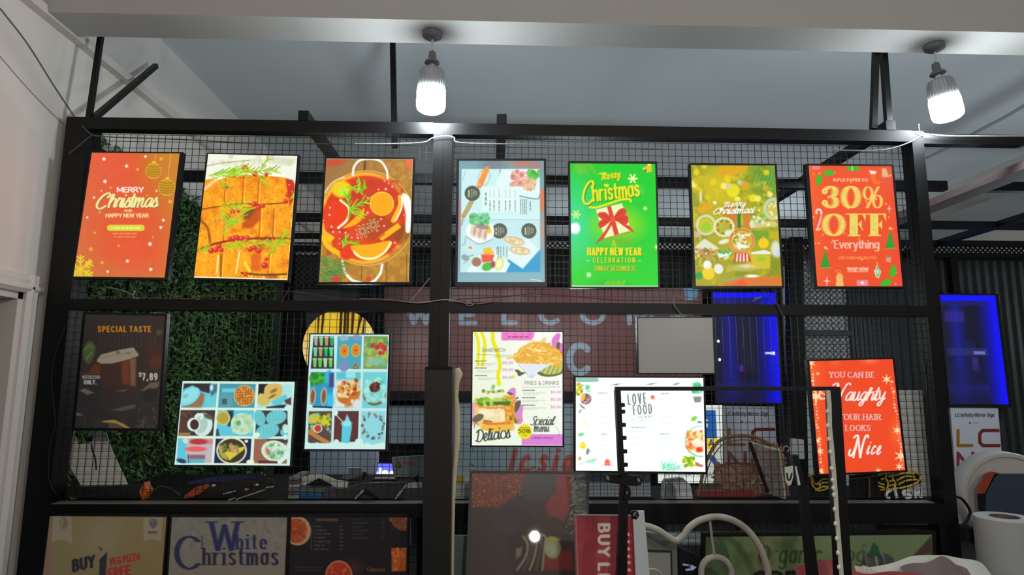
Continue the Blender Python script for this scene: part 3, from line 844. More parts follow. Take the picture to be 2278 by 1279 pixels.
def art_salmon(c):
    c.C[:] = (238, 150, 22)
    c.speckle((255, 196, 34), 60, .45, .75, .9, 2); c.speckle((206, 84, 14), 90, .52, .75, .8, 5); c.speckle((255, 205, 60), 22, .6, .8, .6, 8); c.speckle((160, 70, 10), 15, .62, .78, .6, 11)
    c.speckle((170, 54, 12), 130, .55, .8, .7, 21); c.speckle((255, 224, 120), 13, .66, .8, .8, 23); c.speckle((255, 176, 20), 80, .5, .8, .7, 27)
    c.poly([(160, 80), (980, 100), (972, 380), (900, 310), (700, 290), (500, 280), (300, 290), (140, 330)], (232, 236, 220)); c.speckle((204, 200, 160), 60, .5, .7, .7, 6, (150, 80, 990, 200))
    c.line([(160, 200), (320, 170), (540, 150)], 8, (150, 140, 90), .8, True); c.line([(140, 410), (300, 300), (560, 262), (800, 280), (975, 360)], 26, (246, 250, 240), .9, True)
    c.ell(820, 150, 120, 30, (200, 200, 180), 0, 25, .6)
    for pts in ([(120, 330), (860, 300), (900, 380), (880, 530), (640, 545), (480, 530), (120, 590)], [(110, 600), (880, 560), (890, 830), (480, 820), (170, 880)], [(60, 985), (460, 965), (880, 930), (870, 1160), (60, 1180)]):
        c.poly(pts, (244, 158, 24), 10, .45)
    for x, y0, y1 in ((490, 310, 530), (625, 310, 540), (760, 580, 830), (720, 960, 1140), (640, 570, 830), (300, 985, 1180), (320, 720, 880), (330, 320, 520)):
        c.line([(x, y0), (x - 8, (y0 + y1) / 2), (x - 14, y1)], 12, (196, 90, 12), .8, True); c.line([(x + 14, y0), (x, y1)], 8, (255, 214, 80), .6)
    c.poly([(860, 310), (930, 330), (960, 450), (900, 560), (880, 450)], (196, 50, 24), 12); c.poly([(500, 580), (640, 560), (630, 690), (560, 760), (470, 760)], (190, 72, 18), 20, .9); c.poly([(510, 590), (600, 590), (540, 680), (480, 660)], (120, 74, 34), 16, .8)
    c.line([(120, 590), (300, 560), (480, 540), (640, 548), (880, 530)], 12, (120, 60, 20), .8, True); c.line([(110, 690), (170, 760), (190, 880)], 22, (150, 66, 20), .8, True); c.line([(80, 960), (200, 905), (360, 870), (560, 850), (900, 850)], 20, (120, 36, 20), .8, True); c.line([(470, 1150), (640, 1165), (870, 1160)], 16, (90, 60, 20), .9, True)
    c.poly([(555, 1000), (640, 960), (640, 1130), (555, 1130)], (214, 84, 24), 16, .7); c.line([(285, 990), (285, 1180)], 16, (120, 70, 10), .7); c.line([(262, 1000), (250, 1150)], 14, (255, 226, 150), .9); c.line([(450, 970), (420, 1150)], 12, (255, 240, 180), .9); c.line([(500, 1060), (540, 1130)], 26, (255, 214, 70), .9)
    red = (206, 46, 32)
    for x, y, r in ((500, 222, 30), (520, 240, 22), (398, 240, 20), (588, 272, 24), (330, 388, 22), (690, 276, 18), (440, 604, 18), (390, 612, 22), (350, 655, 26), (590, 545, 24), (620, 575, 22), (660, 560, 20), (400, 850, 26), (430, 838, 22), (470, 850, 26), (520, 845, 22), (366, 852, 20), (545, 945, 24), (580, 930, 22), (620, 955, 26), (270, 915, 24), (200, 955, 26), (290, 950, 22), (240, 950, 24), (676, 1084, 30), (580, 545, 20), (900, 380, 26), (925, 440, 22), (860, 520, 22), (690, 1030, 18), (505, 1160, 20), (880, 460, 22)):
        c.ell(x, y, r, None, red, 0, 6); c.ell(x - r * .3, y - r * .3, r * .28, None, (255, 170, 150), 0, 4, .8)
    g = (156, 190, 34)
    for a in ((180, 290, 460, 230, 16, 80), (300, 300, 520, 250, 14, 70), (500, 250, 780, 240, 14, 70), (640, 220, 710, 130, 4, 40), (620, 280, 700, 370, 6, 40), (270, 330, 330, 380, 6, 70), (280, 560, 460, 560, 9, 70), (290, 580, 340, 700, 8, 70), (400, 740, 520, 580, 9, 70), (300, 820, 400, 640, 7, 50), (300, 930, 520, 890, 12, 60), (560, 900, 860, 880, 12, 70), (700, 1000, 860, 820, 10, 80), (80, 960, 150, 935, 4, 50), (900, 500, 940, 460, 4, 40), (430, 700, 360, 720, 4, 60)):
        c.sprig(*a, g, 9)
    c.line([(50, 1187), (880, 1210)], 14, (240, 240, 220)); c.line([(966, 112), (880, 1210)], 6, (236, 236, 226), .8)
light_box('glowing food photo box of orange salmon slices under green rosemary', [(175, 92), (968, 110), (880, 1212), (48, 1190)], (420, 320, S4), D - .035, mg=(.006, .006, .008, .01), group=GRP_T, paint=art_salmon, gain=1.12)

def art_punch(c):
    c.C[:] = (172, 120, 44)
    c.speckle((200, 150, 60), 40, .4, .7, .7, 2); c.grad((152, 112, 66), 600, 400, 250, 80, 1, .9)
    for x in (460, 680, 270, 860): c.line([(x, 950), (x - 4, 1195)], 8, (110, 78, 20), .8)
    c.line([(488, 100), (480, 240)], 22, (110, 72, 30), .9); c.ell(210, 130, 90, 30, (204, 74, 44), -10, 30); c.ell(890, 130, 40, 70, (226, 110, 60), -20, 20)
    c.ell(500, 625, 425, 425, (196, 132, 40), 0, 10); c.ell(500, 625, 420, 420, (226, 180, 80), 0, 0, .8, 10)
    c.ell(490, 625, 395, 400, (232, 200, 130), 0, 4, .8, 8); c.ell(487, 625, 378, 388, (222, 70, 24), 0, 10); c.ell(487, 625, 378, 388, (255, 176, 40), 0, 6, .9, 22)
    c.speckle((176, 46, 20), 70, .5, .7, .6, 7, (150, 290, 830, 960)); c.ell(560, 400, 240, 130, (196, 54, 30), 0, 60, .7); c.ell(800, 760, 90, 80, (120, 66, 24), 0, 40, .7); c.ell(610, 720, 150, 130, (168, 70, 22), 0, 60, .8)
    for pts, w, col in (([(380, 245), (390, 170), (440, 110), (540, 95), (630, 120), (680, 200), (690, 270)], 24, (222, 214, 196)), ([(285, 1010), (310, 1100), (370, 1170), (450, 1195)], 26, (226, 220, 206)), ([(640, 1040), (625, 1110), (580, 1170), (540, 1195)], 26, (226, 220, 206))):
        c.line(pts, w, col, .9, True); c.line(pts, w * .4, (255, 252, 240), .9, True)
    c.line([(130, 400), (200, 310), (300, 260)], 16, (236, 226, 190), .7, True)
    c.ell(280, 370, 88, 76, (236, 200, 20), 0, 20); c.ell(290, 390, 40, 34, (190, 230, 60), 0, 20)
    c.ell(225, 600, 120, 130, (228, 60, 20), 0, 12); c.line([(270, 470), (345, 540), (330, 640), (250, 715)], 22, (255, 240, 200), .95, True)
    c.poly([(480, 540), (470, 620), (400, 690), (290, 720), (360, 660), (430, 590)], (255, 170, 20), 8, 1, True)
    c.ell(637, 500, 108, 108, (255, 196, 60)); c.ell(637, 502, 98, 98, (255, 164, 14), 0, 8)
    c.line([(800, 440), (800, 520), (740, 650)], 42, (255, 190, 40), .95, True); c.line([(815, 440), (812, 540), (760, 650)], 14, (255, 246, 220), .95, True)
    c.poly([(820, 410), (880, 440), (900, 560), (890, 740), (850, 745), (850, 600), (830, 500)], (255, 252, 246), 8, 1, True)
    c.poly([(600, 800), (780, 670), (810, 710), (640, 830)], (255, 180, 20), 6); c.line([(530, 860), (600, 810), (660, 770)], 16, (220, 70, 30), .8, True)
    c.poly([(360, 880), (540, 860), (720, 830), (680, 920), (560, 985), (430, 975)], (255, 170, 20), 6, 1, True); c.line([(370, 910), (450, 975), (560, 985), (660, 930), (715, 850)], 20, (255, 250, 190), .95, True)
    c.poly([(115, 730), (220, 800), (180, 850), (130, 800)], (255, 186, 20), 6); c.line([(110, 800), (170, 890), (280, 950)], 40, (255, 190, 20), .95, True)
    for cx, cy, r in ((465, 745, 66), (560, 690, 62)):
        for i in range(8):
            a = math.radians(i * 45 + 10); c.ell(cx + r * .62 * math.cos(a), cy + r * .62 * math.sin(a), r * .36, r * .15, (222, 186, 140), i * 45 + 10); c.ell(cx + r * .62 * math.cos(a), cy + r * .62 * math.sin(a), r * .2, r * .07, (90, 40, 14), i * 45 + 10)
    for x, y, r in ((665, 300, 14), (700, 320, 14), (735, 350, 18), (675, 372, 22), (610, 376, 16), (515, 450, 16), (512, 584, 22), (632, 640, 16), (180, 540, 18), (175, 604, 20), (120, 655, 14), (192, 708, 20), (208, 755, 20), (265, 756, 18), (318, 762, 20), (265, 812, 14), (262, 858, 15), (428, 808, 20), (372, 805, 16), (755, 850, 20), (600, 744, 14), (838, 604, 12), (660, 700, 16)):
        c.ell(x, y, r, None, (216, 62, 50), 0, 5); c.ell(x - 3, y - 3, r * .45, None, (255, 214, 200), 0, 5, .9)
    g = (134, 200, 30)
    for a in ((350, 540, 500, 480, 8, 70), (350, 540, 330, 420, 6, 70), (350, 540, 460, 600, 6, 50), (350, 550, 360, 570, 3, 60), (330, 350, 450, 380, 8, 60), (430, 260, 440, 380, 5, 40), (290, 890, 320, 800, 5, 40), (320, 840, 420, 850, 5, 40), (480, 290, 485, 360, 2, 20)):
        c.sprig(*a, g, 11)
    for i in range(9): c.sprig(70, 960 + i * 26, 300 - i * 8, 1030 + i * 20, 12, 60, (84, 140, 60), 5, 35)
    c.ell(325, 940, 60, 55, (226, 60, 26), 0, 14); c.ell(230, 1165, 36, 26, (216, 60, 40), 0, 10); c.ell(520, 1160, 24, 22, (216, 70, 40), 0, 10)
    c.line([(145, 90), (915, 95)], 8, (226, 220, 206), .8); c.line([(913, 100), (878, 1190)], 5, (220, 216, 190), .8)
light_box('glowing food photo box of red punch with orange slices in a glass pot', [(145, 92), (915, 97), (878, 1190), (80, 1190)], (690, 330, S4), D - .035, mg=(.008, .008, .009, .01), group=GRP_T, paint=art_punch, gain=1.1)

def art_grey_menu(c):
    c.C[:] = (122, 166, 176)
    c.grad((138, 186, 196), 0, 1000, 0, 1190, 1, .8); c.ell(430, 150, 110, 60, (128, 130, 140), 0, 50, .8); c.ell(690, 140, 110, 34, (204, 120, 100), 0, 30, .8); c.ell(800, 170, 70, 60, (170, 130, 128), 0, 40, .8); c.ell(870, 470, 40, 110, (226, 120, 80), 0, 18, .9); c.ell(868, 740, 34, 130, (196, 150, 130), 0, 30, .7); c.ell(122, 600, 26, 190, (190, 112, 110), 0, 16, .7)
    c.poly([(148, 188), (840, 188), (848, 1104), (136, 1104)], (198, 236, 238)); c.grad((220, 250, 250), 500, 700, 500, 200, 1, .0)
    c.poly([(148, 188), (840, 188), (842, 640), (144, 640)], (206, 242, 242)); c.speckle((186, 224, 230), 120, .5, .7, .5, 3, (148, 640, 848, 1104))
    c.line([(490, 190), (480, 270), (450, 345)], 10, (120, 150, 150), .9, True); c.line([(184, 190), (160, 290)], 7, (176, 190, 190), .8); c.poly([(500, 190), (840, 190), (842, 440), (810, 460), (480, 400), (440, 345)], (226, 250, 248), 6)
    c.line([(842, 420), (815, 458), (660, 430)], 10, (110, 140, 140), .9, True)
    for i in range(7): c.ell(360 - i * 8, 205 + i * 20, 42, 24, (244, 164 - i * 3, 70), -60, 8); c.ell(345 - i * 7, 205 + i * 20, 14, 10, (255, 210, 130), 0, 8)
    c.ell(345, 265, 50, 80, (214, 120, 100), 15, 6, .25, 14)
    c.dots(80, (590, 205, 790, 345), 12, 26, [(232, 160, 150), (214, 130, 120), (246, 196, 180), (222, 190, 150)], 6, .9); c.dots(40, (690, 290, 800, 375), 10, 18, [(236, 216, 170), (226, 200, 150), (240, 150, 130)], 5, .9); c.dots(40, (740, 195, 836, 280), 8, 18, [(70, 190, 70), (110, 210, 90), (60, 160, 60)], 5, .9)
    c.rect(325, 345, 660, 570, (226, 250, 248), 8); c.poly([(144, 598), (842, 598), (842, 638), (144, 638)], (210, 246, 246), 4, .7); c.line([(144, 642), (842, 642)], 5, (150, 176, 180), .7)
    for x in (400, 435, 480, 537, 575, 622): c.greek(470, x, 566, 9, (96, 120, 112), .8, True); c.greek(372, x, 450, 6, (140, 160, 150), .6, True)
    c.greek(400, 362, 525, 16, (110, 140, 124), .8, True)
    for x in (672, 690, 706, 722): c.greek(460, x, 595, 7, (80, 104, 100), .8, True)
    c.greek(480, 757, 560, 10, (80, 104, 100), .7, True)
    c.line([(240, 470), (205, 540), (165, 610)], 42, (186, 168, 110), 1, True); c.line([(165, 610), (146, 690)], 10, (170, 150, 96))
    for x, y in ((242, 407), (484, 742), (745, 742)):
        c.ell(x, y, 68, 68, (82, 92, 78)); c.greek(y - 28, x - 30, y + 34, 14, (200, 206, 180), .9, True)
        for k in range(4): c.greek(y - 40 + k * 6, x - 8 + k * 15, y + 40 - k * 8, 6, (200, 206, 190), .9, True)
    c.ell(312, 746, 125, 108, (244, 255, 255), 0, 4); c.line([(190, 790), (300, 856), (410, 820)], 12, (150, 176, 180), .8, True); c.ell(388, 728, 20, 40, (246, 200, 40), -20, 4)
    for i in range(6): c.ell(240 + i * 24, 735 + i * 8, 14, 50, (206, 164, 146) if i % 2 else (236, 206, 180), 12, 5)
    c.dots(90, (225, 595, 385, 680), 10, 20, [(90, 200, 110), (140, 224, 150), (70, 170, 90), (120, 200, 180)], 6, .8); c.ell(330, 705, 60, 22, (140, 120, 120), 10, 8, .8)
    c.poly([(540, 930), (720, 800), (840, 905), (690, 1075), (560, 990)], (222, 246, 250), 3); c.poly([(560, 990), (690, 1075), (848, 905), (848, 1104), (540, 1104)], (24, 156, 204), 4); c.line([(560, 990), (690, 1076), (838, 912)], 6, (140, 180, 200), .9)
    for cx, cy, a in ((615, 830, 12), (665, 915, 8)):
        c.ell(cx, cy, 92, 36, (206, 176, 130), a, 4); c.ell(cx, cy, 80, 26, (244, 222, 180), a, 6); c.dots(16, (cx - 60, cy - 14, cx + 60, cy + 14), 9, 16, [(240, 190, 150), (250, 230, 190), (214, 190, 120)], 5, .8)
    c.poly([(200, 1085), (300, 960), (420, 900), (580, 1030), (540, 1104), (200, 1104)], (230, 248, 250), 4); c.ell(280, 1015, 42, 40, (160, 120, 90), 0, 8); c.poly([(340, 900), (400, 885), (440, 940), (340, 960)], (246, 190, 50), 8); c.poly([(320, 950), (440, 950), (420, 1010), (330, 1020)], (236, 90, 60), 8); c.ell(375, 1055, 50, 36, (70, 190, 60), -20, 8); c.ell(480, 1030, 40, 60, (220, 226, 130), 15, 8); c.ell(480, 1030, 24, 44, (246, 250, 190), 15, 8); c.ell(425, 1035, 20, 30, (150, 80, 90), 0, 8)
    for x in (462, 475, 495, 520, 550): c.greek(880, x, 950 + (x % 7) * 6, 7, (90, 110, 106), .8, True)
    c.ell(225, 892, 34, 24, (228, 246, 246), 20, 3); c.ell(225, 890, 20, 14, (196, 170, 120), 20, 3); c.ell(180, 978, 36, 26, (150, 166, 166), 30, 4); c.line([(200, 970), (250, 955)], 9, (150, 166, 166)); c.line([(165, 1030), (215, 990)], 8, (160, 190, 196)); c.line([(150, 870), (180, 850), (180, 800)], 8, (150, 180, 186))
    c.line([(760, 1165), (820, 1172), (860, 1188)], 6, (226, 244, 240), .9, True)
light_box('dimmer pale blue lit menu box with grey border, right of the middle post', [(125, 112), (878, 112), (887, 1190), (112, 1190)], (990, 330, S4), D - .035, mg=(.012, .011, .011, .022), group=GRP_T, paint=art_grey_menu)

def art_merry_green(c):
    c.C[:] = (22, 206, 44)
    c.glow(120, 640, 330, 560, (60, 226, 170), .95, .9); c.grad((40, 214, 30), 0, 900, 0, 1190, 1, .6); c.glow(830, 700, 300, 700, (10, 214, 40), .5); c.glow(540, 650, 300, 210, (190, 224, 10), .95, .8); c.glow(560, 790, 260, 70, (120, 170, 20), .7)
    c.glow(230, 130, 230, 120, (96, 190, 40), .7)
    for i in range(16): c.line([(300 - i * 9, 95), (360 - i * 15, 210 - (i % 5) * 12)], 3, (176, 214, 60), .6)
    for i in range(8): c.line([(160 + i * 12, 120 + i * 4), (190 + i * 10, 190)], 3, (176, 204, 80), .5)
    c.poly([(835, 100), (840, 170), (800, 178), (756, 140), (800, 112)], (230, 200, 40), 5); c.line([(760, 140), (800, 170)], 10, (240, 236, 130)); c.ell(782, 160, 12, None, (150, 110, 20), 0, 4); c.ell(815, 105, 14, None, (255, 236, 120), 0, 6)
    Yl = (232, 224, 20)
    for dx, col in ((4, (60, 140, 10)), (0, Yl)):
        c.text('Merry', 384 + dx, 252 + dx, 70, col, .17, .13, shear=.2, rot=-8, script=True, w=180)
    c.line([(372, 190), (410, 184), (440, 198)], 12, Yl, 1, True)
    for dx, col in ((7, (40, 130, 10)), (0, (238, 228, 16))):
        c.text('C', 216 + dx, 472 + dx, 210, col, .1, .085, shear=.04, rot=-4, script=True, w=120)
        c.text('hristmas', 312 + dx, 446 + dx, 150, col, .135, .12, shear=.04, rot=-7, track=.12, w=430)
        c.line([(285, 492), (350, 492), (450, 462), (560, 424), (640, 420), (650, 440)], 20, col, 1, True)
    c.glow(720, 340, 90, 80, (250, 246, 150), .35)
    c.star(440, 296, 24, (246, 236, 40), 5)
    for x, y, r, col in ((668, 233, 38, (244, 248, 160)), (165, 557, 36, (204, 240, 130)), (779, 502, 18, (236, 246, 150)), (278, 1088, 22, (220, 250, 190)), (884, 845, 20, (240, 246, 160))):
        for i in range(6): a = math.radians(i * 60); c.line([(x, y), (x + r * math.cos(a), y + r * math.sin(a))], r * .42, col)
    c.ell(160, 680, 42, 50, (240, 255, 250), 0, 16); c.rect(118, 640, 150, 720, (246, 255, 252), 8, .9)
    c.poly([(340, 514), (572, 456), (652, 700), (420, 768)], (240, 246, 190)); c.poly([(420, 768), (652, 700), (654, 720), (440, 776)], (150, 170, 20), 8)
    R = (222, 60, 32); RD = (180, 30, 20)
    c.poly([(440, 488), (474, 480), (545, 728), (505, 742)], R)
    for pts in ([(480, 600), (430, 540), (370, 540), (360, 570), (420, 610)], [(480, 600), (400, 600), (362, 640), (380, 676), (430, 650)], [(500, 590), (540, 520), (590, 500), (612, 540), (560, 600)], [(500, 600), (580, 560), (626, 580), (618, 640), (560, 630)]):
        c.poly(pts, R, 3, 1, True); c.line([pts[0], ((pts[1][0] + pts[3][0]) / 2, (pts[1][1] + pts[3][1]) / 2)], 8, RD, .8)
    c.poly([(478, 606), (500, 620), (440, 720), (400, 780), (330, 822), (380, 760), (430, 690)], R, 2); c.poly([(510, 600), (640, 660), (690, 722), (640, 696), (560, 640)], R, 2); c.ell(490, 598, 22, 24, (236, 80, 40), 0, 4)
    c.text('&', 484, 836, 48, (196, 226, 30), .14)
    for dx, col in ((4, (60, 120, 10)), (0, (236, 226, 20))):
        c.text('HAPPY NEW YEAR', 262 + dx, 920 + dx, 72, col, .23, .16, track=.26, w=486)
        c.text('CELEBRATION', 314 + dx, 983 + dx, 48, col, .17, .14, track=.42, w=377)
        c.text('SUNDAY, DECEMBER 25', 326 + dx, 1055 + dx, 44, (206, 216, 20) if dx == 0 else col, .17, .13, track=.2, w=367)
    c.line([(262, 964), (278, 964)], 8, (220, 236, 80)); c.line([(722, 964), (738, 964)], 8, (220, 236, 80)); c.line([(300, 1004), (720, 1004)], 3, (150, 220, 40), .7); c.line([(300, 1062), (720, 1062)], 3, (150, 220, 40), .7)
    c.glow(470, 1170, 260, 60, (70, 150, 20), .6)
    for i in range(12): c.line([(420 + i * 15, 1178), (432 + i * 15, 1150 - (i * 7 % 20))], 5, (196, 226, 30), .9)
    c.line([(125, 1186), (895, 1190)], 12, (210, 250, 220), .9)
light_box('glowing green Christmas party box with a ribboned white gift', [(112, 95), (868, 100), (895, 1190), (125, 1190)], (1240, 340, S4), D - .035, mg=(.008, .012, .009, .008), group=GRP_T, paint=art_merry_green)

def art_bokeh(c):
    c.C[:] = (186, 176, 22)
    c.grad((120, 160, 60), 500, 400, 860, 130, 1, .9); c.grad((130, 150, 40), 300, 300, 100, 130, 1, .8); c.glow(750, 250, 190, 170, (76, 150, 50), .9, .7); c.glow(400, 300, 360, 200, (216, 196, 14), .9, .7); c.grad((150, 150, 30), 0, 600, 0, 1000, 1, .6)
    c.speckle((120, 140, 20), 110, .5, .7, .6, 4); c.speckle((236, 214, 30), 60, .58, .75, .6, 9)
    for x, y, r, col in ((225, 116, 26, 0), (155, 176, 28, 0), (132, 284, 34, 1), (400, 160, 46, 2), (470, 150, 60, 2), (430, 230, 30, 0), (300, 262, 30, 0), (250, 240, 36, 3), (370, 175, 30, 2), (776, 178, 26, 0), (774, 318, 26, 2), (808, 376, 26, 1), (590, 300, 40, 2), (300, 370, 36, 3), (660, 410, 34, 4), (700, 415, 28, 1), (520, 420, 26, 1), (480, 340, 60, 4), (260, 480, 40, 2), (206, 510, 40, 2), (540, 270, 24, 5), (400, 300, 30, 1), (440, 300, 24, 5), (170, 250, 40, 3), (560, 130, 50, 2)):
        c.ell(x, y, r, None, [(244, 206, 14), (255, 240, 120), (226, 168, 20), (206, 186, 30), (240, 226, 20), (206, 206, 180)][col], 0, 10, .9)
    for i in range(6): c.line([(640 + i * 34, 340), (700 + i * 34, 190)], 9, (140, 190, 110), .5)
    c.rect(182, 350, 206, 440, (236, 214, 170), 8); c.rect(390, 560, 520, 600, (206, 120, 50), 10); c.rect(392, 470, 520, 720, (202, 128, 44), 18, .9); c.rect(566, 520, 632, 690, (208, 128, 44), 16, .9); c.rect(520, 470, 550, 690, (40, 130, 40), 6); c.poly([(430, 470), (640, 480), (610, 440), (470, 430)], (200, 170, 40), 20, .6)
    c.ell(840, 505, 74, 84, (196, 216, 196), 0, 5, .9, 30); c.ell(840, 510, 56, 66, (206, 196, 90), 0, 10); c.dots(18, (780, 440, 870, 590), 6, 12, [(250, 250, 240), (236, 200, 60)], 4)
    c.ell(240, 650, 78, 82, (216, 224, 190), 0, 5, .95, 22); c.ell(240, 655, 64, 66, (206, 196, 40), 0, 8); c.ell(240, 665, 42, 40, (150, 206, 40), 0, 14)
    c.ell(400, 670, 92, 84, (176, 186, 60), 0, 8, .8)
    for i in range(22):
        a = i * .29; c.ell(400 + 84 * math.cos(a), 668 + 80 * math.sin(a), 11, None, (236, 244, 206), 0, 4); c.ell(400 + 60 * math.cos(a + .2), 668 + 56 * math.sin(a + .2), 12, None, [(96, 166, 40), (226, 190, 40), (200, 110, 40)][i % 3], 0, 5)
    c.poly([(640, 610), (860, 620), (880, 660), (640, 680)], (216, 200, 130), 8); c.dots(20, (650, 560, 760, 640), 9, 18, [(120, 190, 60), (150, 206, 70), (230, 230, 200)], 6); c.ell(650, 640, 24, 34, (230, 222, 190), 0, 5); c.star(795, 645, 22, (250, 246, 200), 5)
    c.rect(640, 690, 880, 800, (110, 160, 40), 30, .8); c.rect(800, 700, 890, 780, (214, 180, 20), 20, .8)
    c.ell(752, 810, 46, 46, (246, 206, 10), 0, 6); c.rect(744, 752, 760, 772, (220, 190, 90)); c.rect(140, 706, 200, 760, (220, 190, 170), 14, .8)
    c.poly([(140, 850), (225, 770), (320, 830), (360, 860), (200, 870), (150, 900)], (226, 226, 206), 6); c.rect(170, 860, 300, 940, (196, 150, 60), 14, .9); c.ell(240, 890, 30, 26, (150, 90, 30), 0, 8)
    c.dots(60, (140, 860, 470, 960), 6, 14, [(236, 236, 220), (214, 150, 90), (120, 170, 60), (206, 190, 60), (160, 110, 40)], 4, .9); c.poly([(340, 910), (400, 880), (470, 890), (440, 920), (360, 940)], (236, 244, 236), 5); c.dots(14, (360, 880, 450, 900), 6, 12, [(70, 170, 90), (60, 190, 120)], 4)
    c.ell(400, 796, 50, 20, (230, 236, 214), -15, 6); c.ell(440, 720, 34, 26, (226, 236, 220), 0, 8)
    c.ell(556, 790, 108, 104, (206, 176, 50), 0, 4); c.ell(556, 790, 106, 102, (232, 104, 40), 0, 3, 1, 14); c.ell(556, 786, 112, 108, (246, 226, 170), 0, 3, .7, 6)
    c.dots(90, (480, 715, 632, 860), 6, 13, [(236, 240, 206), (80, 160, 50), (200, 80, 40), (236, 200, 60), (250, 250, 240)], 4, .9); c.poly([(530, 740), (550, 740), (560, 830), (530, 830)], (230, 220, 200), 10, .8); c.ell(550, 838, 50, 18, (246, 246, 230), 0, 6)
    c.poly([(500, 895), (616, 895), (640, 975), (484, 975)], (206, 70, 40), 4)
    for i in range(4): c.poly([(514 + i * 28, 900), (526 + i * 28, 900), (520 + i * 32, 972), (504 + i * 32, 972)], (246, 236, 216), 3)
    c.poly([(640, 890), (760, 870), (820, 890), (815, 910), (640, 910)], (232, 240, 220), 6); c.poly([(640, 915), (815, 915), (810, 1030), (650, 1040)], (214, 190, 40), 10); c.ell(735, 950, 40, 22, (150, 200, 30), 0, 8); c.ell(860, 860, 40, 70, (220, 226, 210), 0, 16); c.rect(870, 880, 905, 930, (200, 210, 246), 8)
    c.ell(560, 1025, 120, 30, (206, 196, 110), 0, 20, .8); c.ell(600, 1010, 60, 14, (230, 226, 190), 0, 10, .8)
    c.glow(260, 1100, 240, 110, (190, 170, 20), .7); c.ell(262, 1072, 56, 58, (240, 210, 14), 0, 5); c.ell(252, 1000, 38, 38, (240, 238, 226), 0, 5); c.ell(352, 1036, 40, 44, (236, 236, 226), -20, 5); c.ell(178, 1094, 32, 32, (40, 160, 70), 0, 8); c.ell(245, 990, 16, None, (255, 255, 250), 0, 8)
    c.poly([(320, 1180), (560, 1110), (915, 1100), (915, 1185)], (222, 120, 44), 20, 1); c.poly([(470, 1180), (560, 1115), (620, 1180)], (236, 90, 40), 14, .9); c.ell(650, 1098, 60, 12, (250, 250, 236), 0, 6); c.poly([(360, 1130), (540, 1100), (560, 1120), (420, 1150)], (150, 170, 90), 10, .8)
    for dx, col in ((4, (130, 110, 10)), (0, (255, 252, 236))):
        c.text('Merry', 390 + dx, 496 + dx, 50, col, .19, .15, shear=.3, rot=-4, script=True, w=205); c.text('Christmas!', 300 + dx, 558 + dx, 60, col, .18, .15, shear=.3, rot=-2, script=True, track=0, w=372)
    c.star(318, 450, 22, (255, 252, 236), 5); c.ell(712, 520, 8, None, (255, 250, 230))
light_box('glowing golden box with blurred lights, baubles and a snow globe', [(105, 112), (850, 115), (915, 1185), (150, 1185)], (1510, 340, S4), D - .035, mg=(.008, .009, .010, .010), group=GRP_T, paint=art_bokeh)

